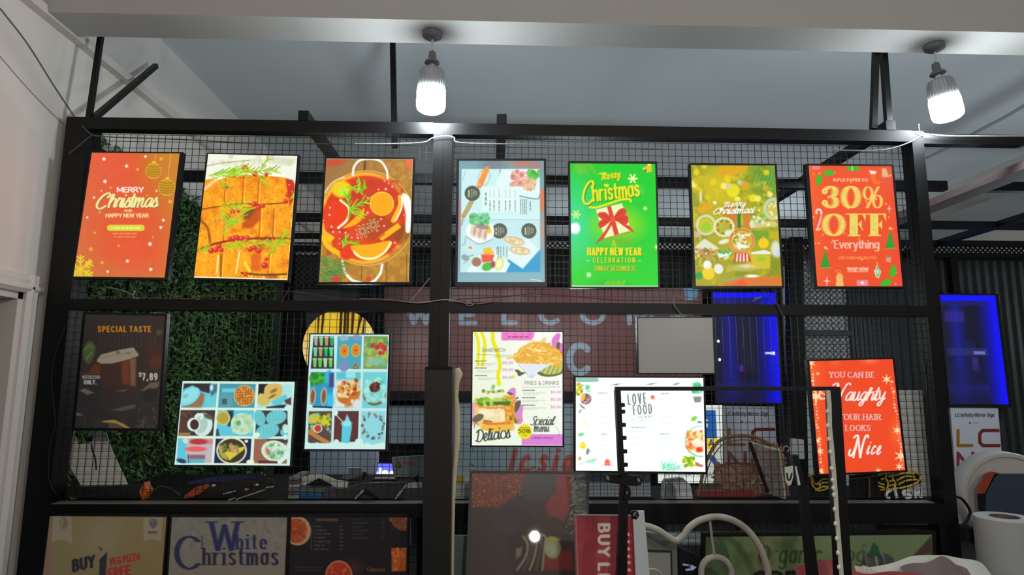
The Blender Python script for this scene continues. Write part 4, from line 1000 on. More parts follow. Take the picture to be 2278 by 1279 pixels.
def art_sale(c):
    c.C[:] = (238, 82, 40)
    c.grad((246, 100, 40), 300, 0, 120, 0, 1, .8); c.glow(860, 150, 200, 300, (232, 88, 80), .7); c.grad((238, 70, 70), 820, 0, 960, 0, 1, .6)
    c.dots(46, (150, 130, 900, 1180), 6, 9, [(255, 196, 130)], 2, .9)
    pk = (250, 170, 170); gr = (60, 186, 36)
    c.rect(145, 118, 212, 150, (232, 130, 140), 4); c.rect(454, 122, 560, 160, gr, 4); c.line([(500, 120), (500, 160)], 10, (190, 230, 120))
    c.ell(294, 180, 48, 26, gr, 5, 4); c.ell(206, 243, 26, 52, gr, 20, 4); c.poly([(765, 140), (800, 140), (830, 220), (765, 220)], (236, 176, 120), 4); c.line([(780, 140), (790, 220)], 8, (180, 200, 140))
    c.poly([(664, 178), (712, 172), (708, 240), (760, 258), (740, 284), (690, 280), (672, 250)], (250, 110, 24), 3); c.poly([(650, 158), (716, 168), (706, 190), (662, 190)], (255, 240, 226), 3)
    c.text('RIFLE PAPER CO', 332, 259, 29, (255, 206, 150), .22, track=.36, w=308)
    Yd = (244, 204, 84)
    def fat(ink, col, k):
        c.text('3', 244 - ink, 500 + ink * .3, 200 + ink * .6, col, .25 + ink / 100, .05, w=142 + 2 * ink, k=k); c.text('0', 400 - ink, 500 + ink * .3, 200 + ink * .6, col, .25 + ink / 100, .05, w=176 + 2 * ink, k=k)
        c.text('%', 594 - ink, 500, 196, col, .1 + ink / 100, .035, w=178 + 2 * ink, k=k)
        c.text('O', 234 - ink, 748, 200, col, .27 + ink / 100, .05, w=206 + 2 * ink, k=k)
        for x in (480, 662):
            c.poly([(x - ink, 550), (x + 68 + ink, 550), (x + 68 + ink, 746), (x - ink, 746)], col, 0, k)
            c.rect(x - 38, 548, x + 138, 558, col, 0, k); c.rect(x - 20, 738, x + 94, 748, col, 0, k); c.poly([(x + 110, 552), (x + 140, 552), (x + 138, 618)], col, 0, k)
            c.rect(x + 60, 638, x + 100, 646, col, 0, k); c.poly([(x + 104, 606), (x + 104, 690), (x + 78, 646), (x + 78, 638)], col, 0, k)
    fat(2, (252, 216, 100), 1); 
    for x0, y0, x1, y1 in ((300, 340, 370, 480), (412, 330, 440, 470), (534, 330, 562, 470), (246, 590, 290, 710), (384, 590, 428, 710), (490, 560, 538, 736), (672, 560, 720, 736)): c.speckle((190, 190, 110), 12, .42, .6, .55, 3, (x0, y0, x1, y1))
    for x, y in ((256, 348), (258, 452)): c.ell(x, y, 27, None, (252, 216, 100)); c.ell(x, y, 12, None, (222, 180, 100))
    c.text('Everything', 340, 858, 74, (255, 222, 206), .15, .07, track=.16, w=402); c.text('USE CODE HOLIDAY30', 378, 951, 24, (250, 170, 100), .19, track=.34, w=336); c.text('SHOP NOW', 458, 1051, 28, (255, 222, 200), .26, .2, track=.26, w=186); c.line([(460, 1060), (642, 1060)], 5, (255, 210, 170))
    for x, y in ((262, 1000), (838, 830)):
        c.poly([(x, y - 135), (x - 40, y + 28), (x + 40, y + 28)], (50, 170, 50), 5)
        for i in range(7): c.line([(x - 10 - i * 5, y - 96 + i * 18), (x + 8 + i * 5, y - 102 + i * 18)], 7, (30, 130, 50), .8)
        c.star(x, y - 150, 18, (255, 206, 120)); c.line([(x - 44, y + 30), (x + 60, y + 26)], 4, (200, 160, 90), .8)
    c.line([(182, 540), (184, 520), (210, 512), (226, 536), (215, 600), (186, 690)], 18, (255, 214, 200), 1, True)
    for i in range(7): c.line([(222 - i * 6, 560 + i * 19), (206 - i * 6, 566 + i * 19)], 10, (226, 60, 50))
    for x, y, r in ((830, 503, 26), (275, 1142, 32)):
        c.star(x, y, r, (255, 206, 206), 4, .3); c.line([(x, y - r * 1.3), (x, y + r * 1.4)], 5, (255, 196, 190))
    c.poly([(725, 1000), (756, 1060), (738, 1116), (712, 1110), (694, 1056)], (226, 236, 206), 3); c.ell(727, 1060, 12, 36, (80, 160, 90), 0, 3, 1, 6); c.line([(722, 980), (724, 1002)], 9, (250, 180, 60))
    c.rect(800, 935, 846, 974, (232, 146, 130), 3); c.line([(823, 935), (823, 974)], 8, (150, 200, 120)); c.ell(823, 925, 20, 10, (200, 110, 90), 0, 2, 1, 5)
    c.ell(864, 1058, 28, 54, gr, 10, 4); c.ell(800, 1156, 52, 28, gr, -25, 4); c.ell(388, 1110, 32, 36, (244, 176, 90), 0, 3); c.poly([(362, 1110), (414, 1110), (424, 1186), (356, 1186)], (240, 190, 110), 4); c.ell(376, 1058, 20, 12, (230, 150, 70), 20, 2, 1, 5); c.rect(540, 1132, 640, 1182, (232, 140, 160), 4); c.ell(590, 1158, 16, 14, (255, 220, 220), 0, 4)
light_box('glowing orange red sale box reading 30% off, furthest right above', [(112, 115), (850, 120), (948, 1188), (188, 1188)], (1770, 340, S4), D - .035, mg=(.016, .009, .010, .010), group=GRP_T, paint=art_sale)

# ------------------------------------------------------------------ lower row, lit
WB = (206, 236, 224)
def cell(c, x0, y0, x1, y1, skew=0):
    return lambda u, v: (x0 + (x1 - x0) * u + skew * v, y0 + (y1 - y0) * v)
def art_food_grid_wide(c):
    c.C[:] = (212, 240, 220); c.grad((190, 236, 226), 1200, 0, 1590, 0, 1, .6)
    cy = (88, 190, 206); dk = (54, 44, 50)
    def q(pts, col): c.poly(pts, col)
    q([(212, 128), (636, 128), (612, 425), (185, 430)], cy); c.poly([(225, 128), (560, 128), (530, 250), (420, 220), (330, 150), (212, 200)], dk, 6); c.poly([(420, 240), (500, 270), (430, 430), (200, 425), (360, 330)], (150, 110, 80), 16); c.ell(290, 290, 150, 90, (120, 216, 224), -38, 6); c.ell(285, 280, 130, 74, (140, 224, 232), -38, 10); c.ell(240, 285, 36, 22, (150, 170, 150), -30, 12, .8); c.rect(470, 260, 610, 425, (110, 206, 216), 12, .8); c.poly([(560, 140), (630, 140), (625, 230), (560, 290), (540, 230)], (70, 110, 130), 12); c.ell(560, 180, 22, 40, (180, 236, 236), 0, 10)
    q([(662, 130), (1108, 135), (1090, 432), (640, 430)], (70, 150, 168)); c.rect(690, 190, 860, 240, (100, 206, 220), 16); c.rect(670, 250, 820, 420, (96, 160, 168), 20, .8); c.ell(965, 282, 130, 132, (216, 180, 120), 0, 4); c.ell(965, 280, 118, 120, (196, 116, 40), 0, 6); c.speckle((230, 190, 110), 18, .5, .65, .8, 5, (860, 170, 1070, 395))
    for i in range(6): c.line([(860 + i * 4, 210 + i * 32), (1070, 200 + i * 34)], 6, (130, 66, 24), .6); c.line([(880 + i * 34, 175), (876 + i * 34, 395)], 6, (130, 66, 24), .6)
    c.rect(690, 320, 750, 390, (60, 70, 90), 12, .8)
    q([(1142, 135), (1560, 140), (1545, 437), (1124, 434)], (170, 226, 226)); q([(1142, 135), (1260, 135), (1240, 290), (1134, 280)], (30, 34, 40)); c.poly([(1240, 150), (1400, 135), (1440, 220), (1400, 300), (1280, 330), (1210, 270)], (214, 180, 100), 8, 1, True); c.poly([(1140, 270), (1210, 260), (1290, 340), (1240, 400), (1140, 390)], (206, 190, 96), 8, 1, True); c.poly([(1300, 350), (1480, 260), (1500, 320), (1400, 420), (1320, 400)], (96, 200, 214), 8); c.ell(1330, 220, 50, 20, (150, 110, 40), -30, 8); c.ell(1310, 290, 50, 14, (140, 100, 30), -30, 8); c.poly([(1460, 340), (1546, 300), (1546, 400), (1480, 380)], (96, 60, 50), 8); c.poly([(1240, 420), (1480, 390), (1480, 436), (1240, 436)], (40, 44, 70), 10); c.ell(1520, 440, 60, 40, WB, 0, 4)
    q([(182, 460), (606, 462), (580, 780), (152, 776)], (66, 50, 54)); c.poly([(185, 465), (300, 470), (240, 640), (280, 780), (155, 776)], (84, 56, 46), 8); c.speckle((150, 84, 40), 24, .55, .7, .7, 3, (150, 460, 400, 560)); c.ell(450, 640, 122, 146, (206, 232, 226), 10, 6); c.ell(430, 640, 80, 110, (170, 200, 196), 10, 12); c.ell(520, 540, 66, 30, (80, 90, 70), 25, 16); c.ell(340, 640, 80, 84, (216, 236, 220), 0, 5); c.ell(350, 640, 54, 64, (70, 44, 40), 0, 5); c.line([(360, 540), (400, 510), (450, 530), (430, 570)], 24, (226, 240, 230), 1, True); c.rect(150, 740, 300, 778, (170, 140, 70), 14, .8)
    q([(640, 462), (1086, 464), (1068, 782), (615, 780)], (94, 196, 220)); c.rect(760, 465, 830, 660, (26, 40, 60), 20, .9); c.ell(705, 560, 86, 90, (206, 200, 120), 0, 5); c.ell(700, 560, 70, 74, (176, 160, 60), 0, 10); c.ell(935, 632, 138, 134, (190, 232, 200), 0, 5); c.dots(60, (830, 520, 1050, 740), 14, 34, [(170, 214, 170), (200, 226, 190), (150, 204, 160), (210, 220, 180)], 8, .7); c.ell(890, 620, 30, 34, (90, 150, 80), 0, 14, .8); c.poly([(620, 700), (640, 690), (660, 780), (615, 780)], (40, 60, 90), 12)
    q([(1116, 465), (1500, 468), (1510, 786), (1098, 783)], (60, 56, 60))
    for x, y, a, b in ((1155, 560, 70, 100), (1360, 550, 130, 90), (1250, 720, 150, 90), (1480, 730, 70, 60)):
        c.ell(x, y, a, b, (108, 200, 206), -15, 6)
        for i in range(5): c.line([(x - a * .7 + i * a * .33, y - b * .6), (x - a * .6 + i * a * .33, y + b * .6)], 5, (80, 160, 170), .6)
    c.poly([(1440, 640), (1500, 660), (1410, 700)], (90, 60, 50), 10)
    q([(150, 808), (580, 812), (560, 1112), (130, 1108)], (190, 180, 190)); c.poly([(150, 808), (260, 810), (240, 1000), (270, 1112), (130, 1108)], (90, 196, 220), 12); c.rect(300, 820, 575, 880, (200, 130, 130), 14); c.ell(400, 850, 110, 36, (176, 60, 50), 0, 8); c.ell(370, 940, 130, 32, (230, 96, 90), 0, 8); c.rect(270, 1010, 480, 1060, (150, 110, 120), 12); c.rect(280, 1060, 470, 1110, (90, 180, 196), 10); c.line([(268, 1010), (280, 1110)], 10, (60, 50, 60)); c.ell(240, 840, 36, 30, (206, 220, 206), 30, 10)
    for i in range(5): c.line([(300, 1020 + i * 10), (480, 1024 + i * 10)], 4, (130, 60, 70), .7)
    c.ell(190, 1085, 60, 26, (40, 60, 90), 15, 8)
    q([(612, 814), (1054, 816), (1036, 1114), (590, 1112)], (34, 34, 76)); c.ell(808, 960, 188, 166, (226, 236, 200), 0, 5); c.ell(808, 962, 168, 146, (62, 54, 34), 0, 6); c.poly([(640, 980), (750, 960), (760, 1080), (690, 1050)], (170, 160, 70), 8); c.poly([(780, 1080), (720, 970), (960, 910), (970, 940)], (214, 196, 60), 5); c.dots(50, (660, 880, 900, 980), 10, 24, [(110, 120, 50), (160, 150, 80), (80, 90, 40), (190, 170, 110)], 8, .9); c.ell(820, 925, 36, 34, (206, 140, 110), 0, 10); c.ell(990, 845, 22, 18, (240, 240, 200), 0, 5)
    q([(1090, 816), (1500, 818), (1490, 1118), (1074, 1114)], (150, 100, 80)); c.poly([(1240, 820), (1510, 820), (1510, 870), (1260, 850)], (60, 60, 70), 8); c.ell(1340, 965, 165, 128, (214, 232, 200), 10, 5); c.ell(1350, 965, 135, 104, (176, 196, 180), 10, 10); c.ell(1270, 990, 60, 20, (210, 90, 40), 60, 12); c.dots(60, (1270, 880, 1450, 1040), 10, 22, [(120, 200, 170), (190, 226, 200), (90, 170, 90), (220, 236, 220)], 8, .8); c.poly([(1140, 1080), (1400, 1090), (1380, 1114), (1140, 1114)], (90, 40, 50), 10)
    c.rect(1505, 440, 1600, 1140, (200, 236, 222), 8); c.dots(9, (1470, 420, 1530, 1100), 20, 40, [(206, 238, 226)], 4, .9); c.ell(1120, 765, 40, 26, (226, 246, 226), 0, 4); c.ell(1040, 1100, 50, 30, (226, 246, 206), 0, 4); c.line([(400 + 1000, 1100), (1510, 1010)], 50, (206, 240, 226))
light_box('wide lit box with nine food pictures in a white grid, low left', [(205, 97), (1592, 107), (1530, 1142), (105, 1132)], (370, 830, 320 / 1779), D - .035, mg=(.006, .003, .003, .006), group=GRP_L, paint=art_food_grid_wide, fmat=mat('blue_black_frame', (14, 16, 38), .3))

def art_food_grid_tall(c):
    c.C[:] = (196, 232, 232); cy = (64, 184, 206)
    dk = (48, 44, 46)
    def q(pts, col): c.poly(pts, col)
    q([(180, 256), (350, 256), (350, 532), (156, 532)], dk); q([(380, 256), (584, 256), (574, 534), (370, 534)], (70, 164, 180)); q([(602, 254), (802, 256), (796, 536), (594, 534)], (120, 156, 96))
    q([(156, 560), (350, 560), (336, 856), (146, 850)], (40, 150, 190)); q([(370, 560), (574, 560), (566, 862), (356, 858)], (190, 200, 190)); q([(594, 560), (794, 560), (786, 862), (584, 862)], (110, 206, 214))
    q([(140, 888), (334, 886), (326, 1150), (132, 1150)], (90, 70, 60)); q([(356, 886), (558, 886), (550, 1140), (346, 1140)], (92, 50, 50)); q([(578, 886), (780, 886), (772, 1170), (570, 1170)], (140, 214, 222))
    cup = [(170, 170, 150), (120, 200, 130), (190, 150, 110), (30, 170, 96), (90, 214, 150), (176, 150, 100), (20, 180, 100), (70, 220, 150), (120, 190, 110), (90, 200, 70), (170, 214, 170), (110, 200, 90)]
    for i in range(12):
        x = 200 + (i % 4) * 44 - (i // 4) * 5; y = 300 + (i // 4) * 92
        c.poly([(x - 17, y - 38), (x + 17, y - 38), (x + 11, y + 36), (x - 11, y + 36)], cup[i], 3); c.rect(x - 16, y - 40, x + 16, y - 32, (196, 226, 196), 3)
    for x, y in ((437, 381), (532, 376)): c.ell(x, y, 38, 56, (196, 200, 90), 0, 4); c.ell(x, y, 32, 48, (226, 126, 30), 0, 5); c.ell(x, y, 6, 8, (120, 70, 20), 0, 5)
    c.ell(435, 272, 40, 24, (150, 180, 200), 0, 5); c.ell(540, 270, 42, 26, (130, 150, 190), 0, 5); c.ell(432, 510, 40, 48, (130, 140, 190), 0, 5); c.poly([(530, 470), (568, 534), (490, 534)], (150, 150, 110), 5); c.line([(530, 490), (510, 530), (550, 530), (530, 490)], 5, (50, 60, 60))
    c.dots(90, (620, 290, 790, 500), 12, 28, [(180, 190, 60), (110, 170, 70), (200, 130, 60), (150, 190, 110), (90, 150, 80), (206, 200, 90)], 8, .8); c.dots(12, (650, 310, 780, 430), 12, 22, [(200, 60, 50), (190, 40, 70)], 5); c.ell(700, 470, 90, 36, (120, 196, 170), 0, 20, .8)
    c.ell(210, 615, 66, 52, (50, 150, 40), 0, 14); c.dots(30, (160, 570, 270, 660), 8, 16, [(60, 190, 60), (40, 120, 40)], 6, .8); c.ell(300, 600, 26, 60, (60, 180, 196), 15, 8); c.rect(310, 570, 350, 690, (66, 50, 120), 14, .8)
    for x in (172, 265): c.ell(x, 765, 26, 74, (200, 206, 190), 4, 4); c.ell(x, 765, 18, 62, (140, 84, 40), 4, 5)
    c.ell(318, 800, 30, 60, (60, 190, 226), 0, 20); c.line([(160, 850), (330, 856)], 12, (20, 26, 60))
    c.rect(370, 562, 572, 620, (80, 196, 206), 12); c.rect(450, 560, 530, 610, (150, 226, 230), 8); c.poly([(370, 640), (410, 640), (440, 850), (358, 850)], (220, 230, 222), 8); c.ell(472, 740, 104, 80, (190, 110, 34), -32, 6); c.ell(460, 710, 100, 50, (220, 176, 110), -32, 8); c.dots(50, (395, 630, 560, 770), 9, 20, [(190, 60, 30), (236, 214, 150), (214, 160, 60), (150, 70, 30), (230, 226, 190)], 5, .9); c.ell(500, 800, 70, 30, (200, 120, 40), -40, 10); c.dots(14, (500, 800, 565, 850), 10, 18, [(220, 226, 222)], 6, .8)
    c.ell(688, 750, 96, 90, (120, 90, 40), 0, 5); c.ell(686, 712, 96, 110, (120, 206, 200), 0, 5); c.dots(50, (605, 620, 770, 810), 10, 24, [(150, 226, 216), (96, 186, 176), (180, 236, 226)], 8, .7); c.ell(690, 690, 44, 40, (90, 50, 40), 0, 8); c.dots(16, (660, 650, 730, 720), 6, 12, [(60, 36, 36), (130, 66, 50)], 4)
    c.ell(190, 950, 60, 40, (220, 190, 40), 0, 10); c.ell(285, 970, 46, 44, (206, 200, 40), 0, 6); c.dots(40, (145, 905, 325, 1060), 9, 18, [(220, 190, 50), (90, 150, 50), (190, 190, 60), (40, 80, 60), (120, 200, 190)], 6, .8); c.ell(215, 1030, 28, 26, (206, 50, 60), 0, 4); c.ell(215, 1030, 34, 32, (220, 226, 210), 0, 2, 1, 7); c.line([(150, 1060), (230, 1110), (320, 1160)], 36, (196, 130, 70), .9, True)
    c.poly([(420, 980), (455, 960), (490, 980), (500, 1020), (478, 1150), (410, 1150)], (90, 200, 216), 4, 1); c.poly([(436, 980), (460, 910), (492, 985)], (130, 214, 224), 6); c.line([(360, 910), (418, 970)], 7, (236, 226, 220)); c.ell(455, 990, 44, 24, (140, 226, 230), 0, 8)
    for i in range(11):
        a = i * .571 + .4; x, y = 675 + 88 * math.cos(a), 1010 + 92 * math.sin(a)
        for k in range(5): c.ell(x + c.rnd.uniform(-10, 10), y + c.rnd.uniform(-26, 26), 9, None, c.rnd.choice([(80, 110, 130), (120, 90, 120), (60, 80, 90), (150, 130, 90)]), 0, 5, .8)
    for i in range(16): c.ell(125 + i * 42, 1172 + (i * 37 % 23), 30 + (i * 13 % 12), 32, (204, 238, 232), 0, 4)
    c.rect(100, 1180, 790, 1202, (204, 238, 232)); c.ell(370, 1140, 22, None, (204, 238, 232), 0, 3); c.ell(560, 1146, 36, None, (204, 238, 232), 0, 3); c.ell(150, 850, 22, 20, (204, 238, 232), 0, 3); c.ell(360, 900, 24, 26, (204, 238, 232), 0, 3)
light_box('tall lit box with nine food pictures in a white grid, before the moon disc', [(155, 240), (812, 243), (780, 1200), (105, 1197)], (650, 680, 280 / 1053), D - .035, mg=(.005, .005, .008, .008), group=GRP_L, paint=art_food_grid_tall, fmat=MATS['blue_black_frame'])

def art_fries(c):
    c.C[:] = (238, 246, 224); c.grad((250, 252, 244), 300, 700, 900, 500, 1, .8)
    Yl = (236, 232, 20); pk = (222, 126, 206); ol = (100, 96, 66); tx = (70, 76, 70)
    for pts, w in (([(118, 80), (150, 180), (150, 300), (144, 410)], 30), ([(180, 80), (212, 180), (208, 300), (190, 410)], 32), ([(292, 80), (296, 180), (340, 300), (362, 420), (345, 500), (352, 600)], 38)):
        c.line(pts, w, Yl, 1, True)
    c.poly([(375, 82), (700, 82), (690, 140), (660, 166), (376, 166)], (232, 110, 196), 5); c.text('MENU', 378, 164, 84, (250, 150, 206), .2, .16, track=.2, w=310, k=.5); c.greek(440, 130, 640, 14, (150, 60, 120), .8)
    c.poly([(870, 160), (920, 96), (956, 110), (940, 190), (976, 200), (976, 320), (930, 300), (880, 250)], pk, 3, 1, True); c.poly([(920, 200), (950, 190), (946, 270), (975, 300), (960, 340), (915, 320)], ol, 3, 1, True)
    c.text('SANDWICH', 186, 281, 37, (100, 104, 92), .11, track=.26, w=228); c.line([(140, 308), (480, 312)], 3, tx, .7); c.greek(300, 330, 450, 5, tx, .5)
    for y in (372, 441, 516):
        c.greek(116, y, 232, 8, tx, .9, gap=.1); c.line([(140, y + 26), (330, y + 28)], 3, tx, .5); c.line([(150, y + 40), (290, y + 42)], 3, tx, .4); c.text('$0.00', 386, y + 31, 28, (220, 150, 206), .24, .18, track=.26, w=104)
    c.ell(496, 526, 16, None, (236, 226, 60)); c.line([(520, 360), (545, 410), (600, 470), (640, 510)], 3, (120, 110, 60), .8)
    # fries in a paper cone on a griddle plate
    c.ell(870, 455, 150, 70, (108, 104, 60), -8, 3); c.ell(880, 445, 130, 58, (196, 206, 110), -8, 4)
    for i in range(6): c.line([(730 + i * 44, 500), (770 + i * 44, 420)], 7, (90, 90, 50), .8)
    c.poly([(500, 460), (540, 455), (570, 480), (620, 485), (560, 520), (540, 520), (530, 490)], ol, 3)
    c.poly([(490, 340), (560, 240), (690, 180), (800, 180), (900, 240), (975, 340), (970, 400), (800, 420), (560, 400)], (236, 180, 70), 6)
    for i in range(70):
        x, y = c.rnd.uniform(500, 940), c.rnd.uniform(200, 400)
        if (x - 725) ** 2 / 250 ** 2 + (y - 380) ** 2 / 190 ** 2 > 1: continue
        a = c.rnd.uniform(-1.0, .9); L = c.rnd.uniform(40, 80); p1 = (x + L * math.cos(a), y + L * math.sin(a)); w = c.rnd.uniform(18, 28)
        c.line([(x, y), p1], w + 5, (206, 130, 40), .8); c.line([(x, y), p1], w, c.rnd.choice([(250, 214, 110), (246, 196, 80), (255, 226, 140), (240, 180, 60)]))
    c.line([(440, 345), (540, 310)], 24, (246, 206, 110)); c.poly([(560, 395), (860, 405), (740, 480), (680, 545), (620, 480)], (226, 236, 250), 3); c.poly([(620, 520), (680, 545), (700, 510)], (206, 214, 230), 2)
    c.text('FRIES & DRINKS', 604, 606, 37, (110, 116, 104), .11, track=.22, w=336); c.line([(585, 630), (950, 628)], 3, tx, .7)
    for y in (660, 732, 805):
        c.greek(580, y, 706, 8, tx, .9, gap=.1); c.line([(580, y + 26), (810, y + 26)], 3, tx, .5); c.line([(590, y + 38), (730, y + 40)], 3, tx, .4); c.text('$0.00', 858, y + 31, 28, (222, 160, 206), .24, .18, track=.26, w=104)
    # club sandwich
    c.poly([(440, 680), (480, 636), (516, 650), (516, 740), (560, 790), (590, 820), (580, 900), (585, 960), (550, 990), (500, 960), (490, 780)], (220, 140, 204), 3, 1, True); c.poly([(540, 760), (568, 770), (540, 850), (490, 890), (470, 870), (500, 800)], ol, 3, 1, True); c.ell(460, 692, 30, 12, ol, 15, 3); c.ell(530, 736, 14, 9, ol, -30, 3); c.poly([(88, 780), (160, 780), (200, 900), (160, 960), (100, 1000), (88, 1000)], (236, 150, 200), 6, .9)
    c.poly([(120, 690), (400, 700), (500, 720), (510, 1040), (300, 1060), (110, 1000)], (238, 206, 120), 10, .9); c.poly([(120, 680), (300, 660), (410, 700), (400, 770), (130, 745)], (244, 238, 214), 5); c.poly([(395, 710), (505, 725), (490, 990), (400, 1000)], (226, 150, 40), 6); c.dots(40, (400, 720, 500, 990), 8, 16, [(240, 180, 60), (206, 120, 30), (246, 200, 90)], 5, .8)
    c.dots(60, (120, 745, 460, 800), 12, 22, [(110, 170, 40), (150, 200, 60), (80, 130, 30), (190, 220, 100)], 5, .9); c.poly([(290, 770), (460, 770), (460, 810), (300, 800)], (86, 110, 40), 8); c.line([(130, 790), (200, 830), (400, 830)], 24, (230, 150, 70), .9, True); c.poly([(150, 840), (400, 850), (395, 960), (180, 950)], (246, 230, 180), 10); c.dots(30, (160, 850, 390, 950), 12, 30, [(250, 240, 200), (240, 214, 150)], 8, .8); c.line([(205, 975), (300, 990), (400, 985)], 30, (236, 110, 50), .9, True); c.line([(205, 955), (260, 960), (280, 966)], 12, (90, 110, 40), .9, True); c.poly([(180, 1000), (490, 990), (490, 1050), (300, 1065), (170, 1040)], (238, 190, 70), 8)
    c.dots(26, (190, 655, 400, 695), 8, 14, [(150, 190, 60), (190, 214, 110), (110, 150, 40)], 4, .9); c.ell(295, 628, 18, 26, (150, 196, 110), 20, 3); c.poly([(90, 940), (150, 890), (200, 900), (190, 940), (120, 975)], (110, 104, 80), 3, 1, True); c.dots(10, (450, 920, 550, 970), 8, 18, [(130, 120, 40), (200, 150, 50)], 4)
    c.text('Delicios', 124, 1166, 116, (64, 70, 64), .12, .085, shear=.14, rot=-7, script=True, track=.02, w=345)
    c.line([(110, 1030), (120, 980), (150, 990)], 7, tx, .8, True)
    c.poly([(575, 1085), (978, 1085), (978, 1190), (575, 1190)], (222, 132, 214), 3); c.ell(605, 1062, 70, 72, (240, 226, 20), 0, 3); c.text('50%', 540, 1078, 46, (100, 96, 30), .2, .16, track=.24, w=124); c.greek(560, 1022, 650, 9, (150, 130, 30), .8); c.greek(580, 1096, 632, 9, (150, 130, 30), .8)
    c.text('Special', 652, 1002, 88, (70, 76, 70), .12, .085, shear=.22, script=True, track=.02, w=240); c.text('menu', 690, 1064, 72, (70, 76, 70), .14, .1, shear=.2, script=True, track=.02, w=156); c.text('LOREM IPSUM', 668, 1131, 19, (140, 60, 130), .18, track=.3, w=212); c.line([(905, 1010), (940, 1060), (932, 1110)], 3, tx, .6, True)
light_box('white lit fast food menu box with french fries and a club sandwich', [(97, 80), (975, 82), (975, 1195), (88, 1192)], (1030, 720, 240 / 1058), D - .035, mg=(.006, .005, .006, .007), group=GRP_L, paint=art_fries)

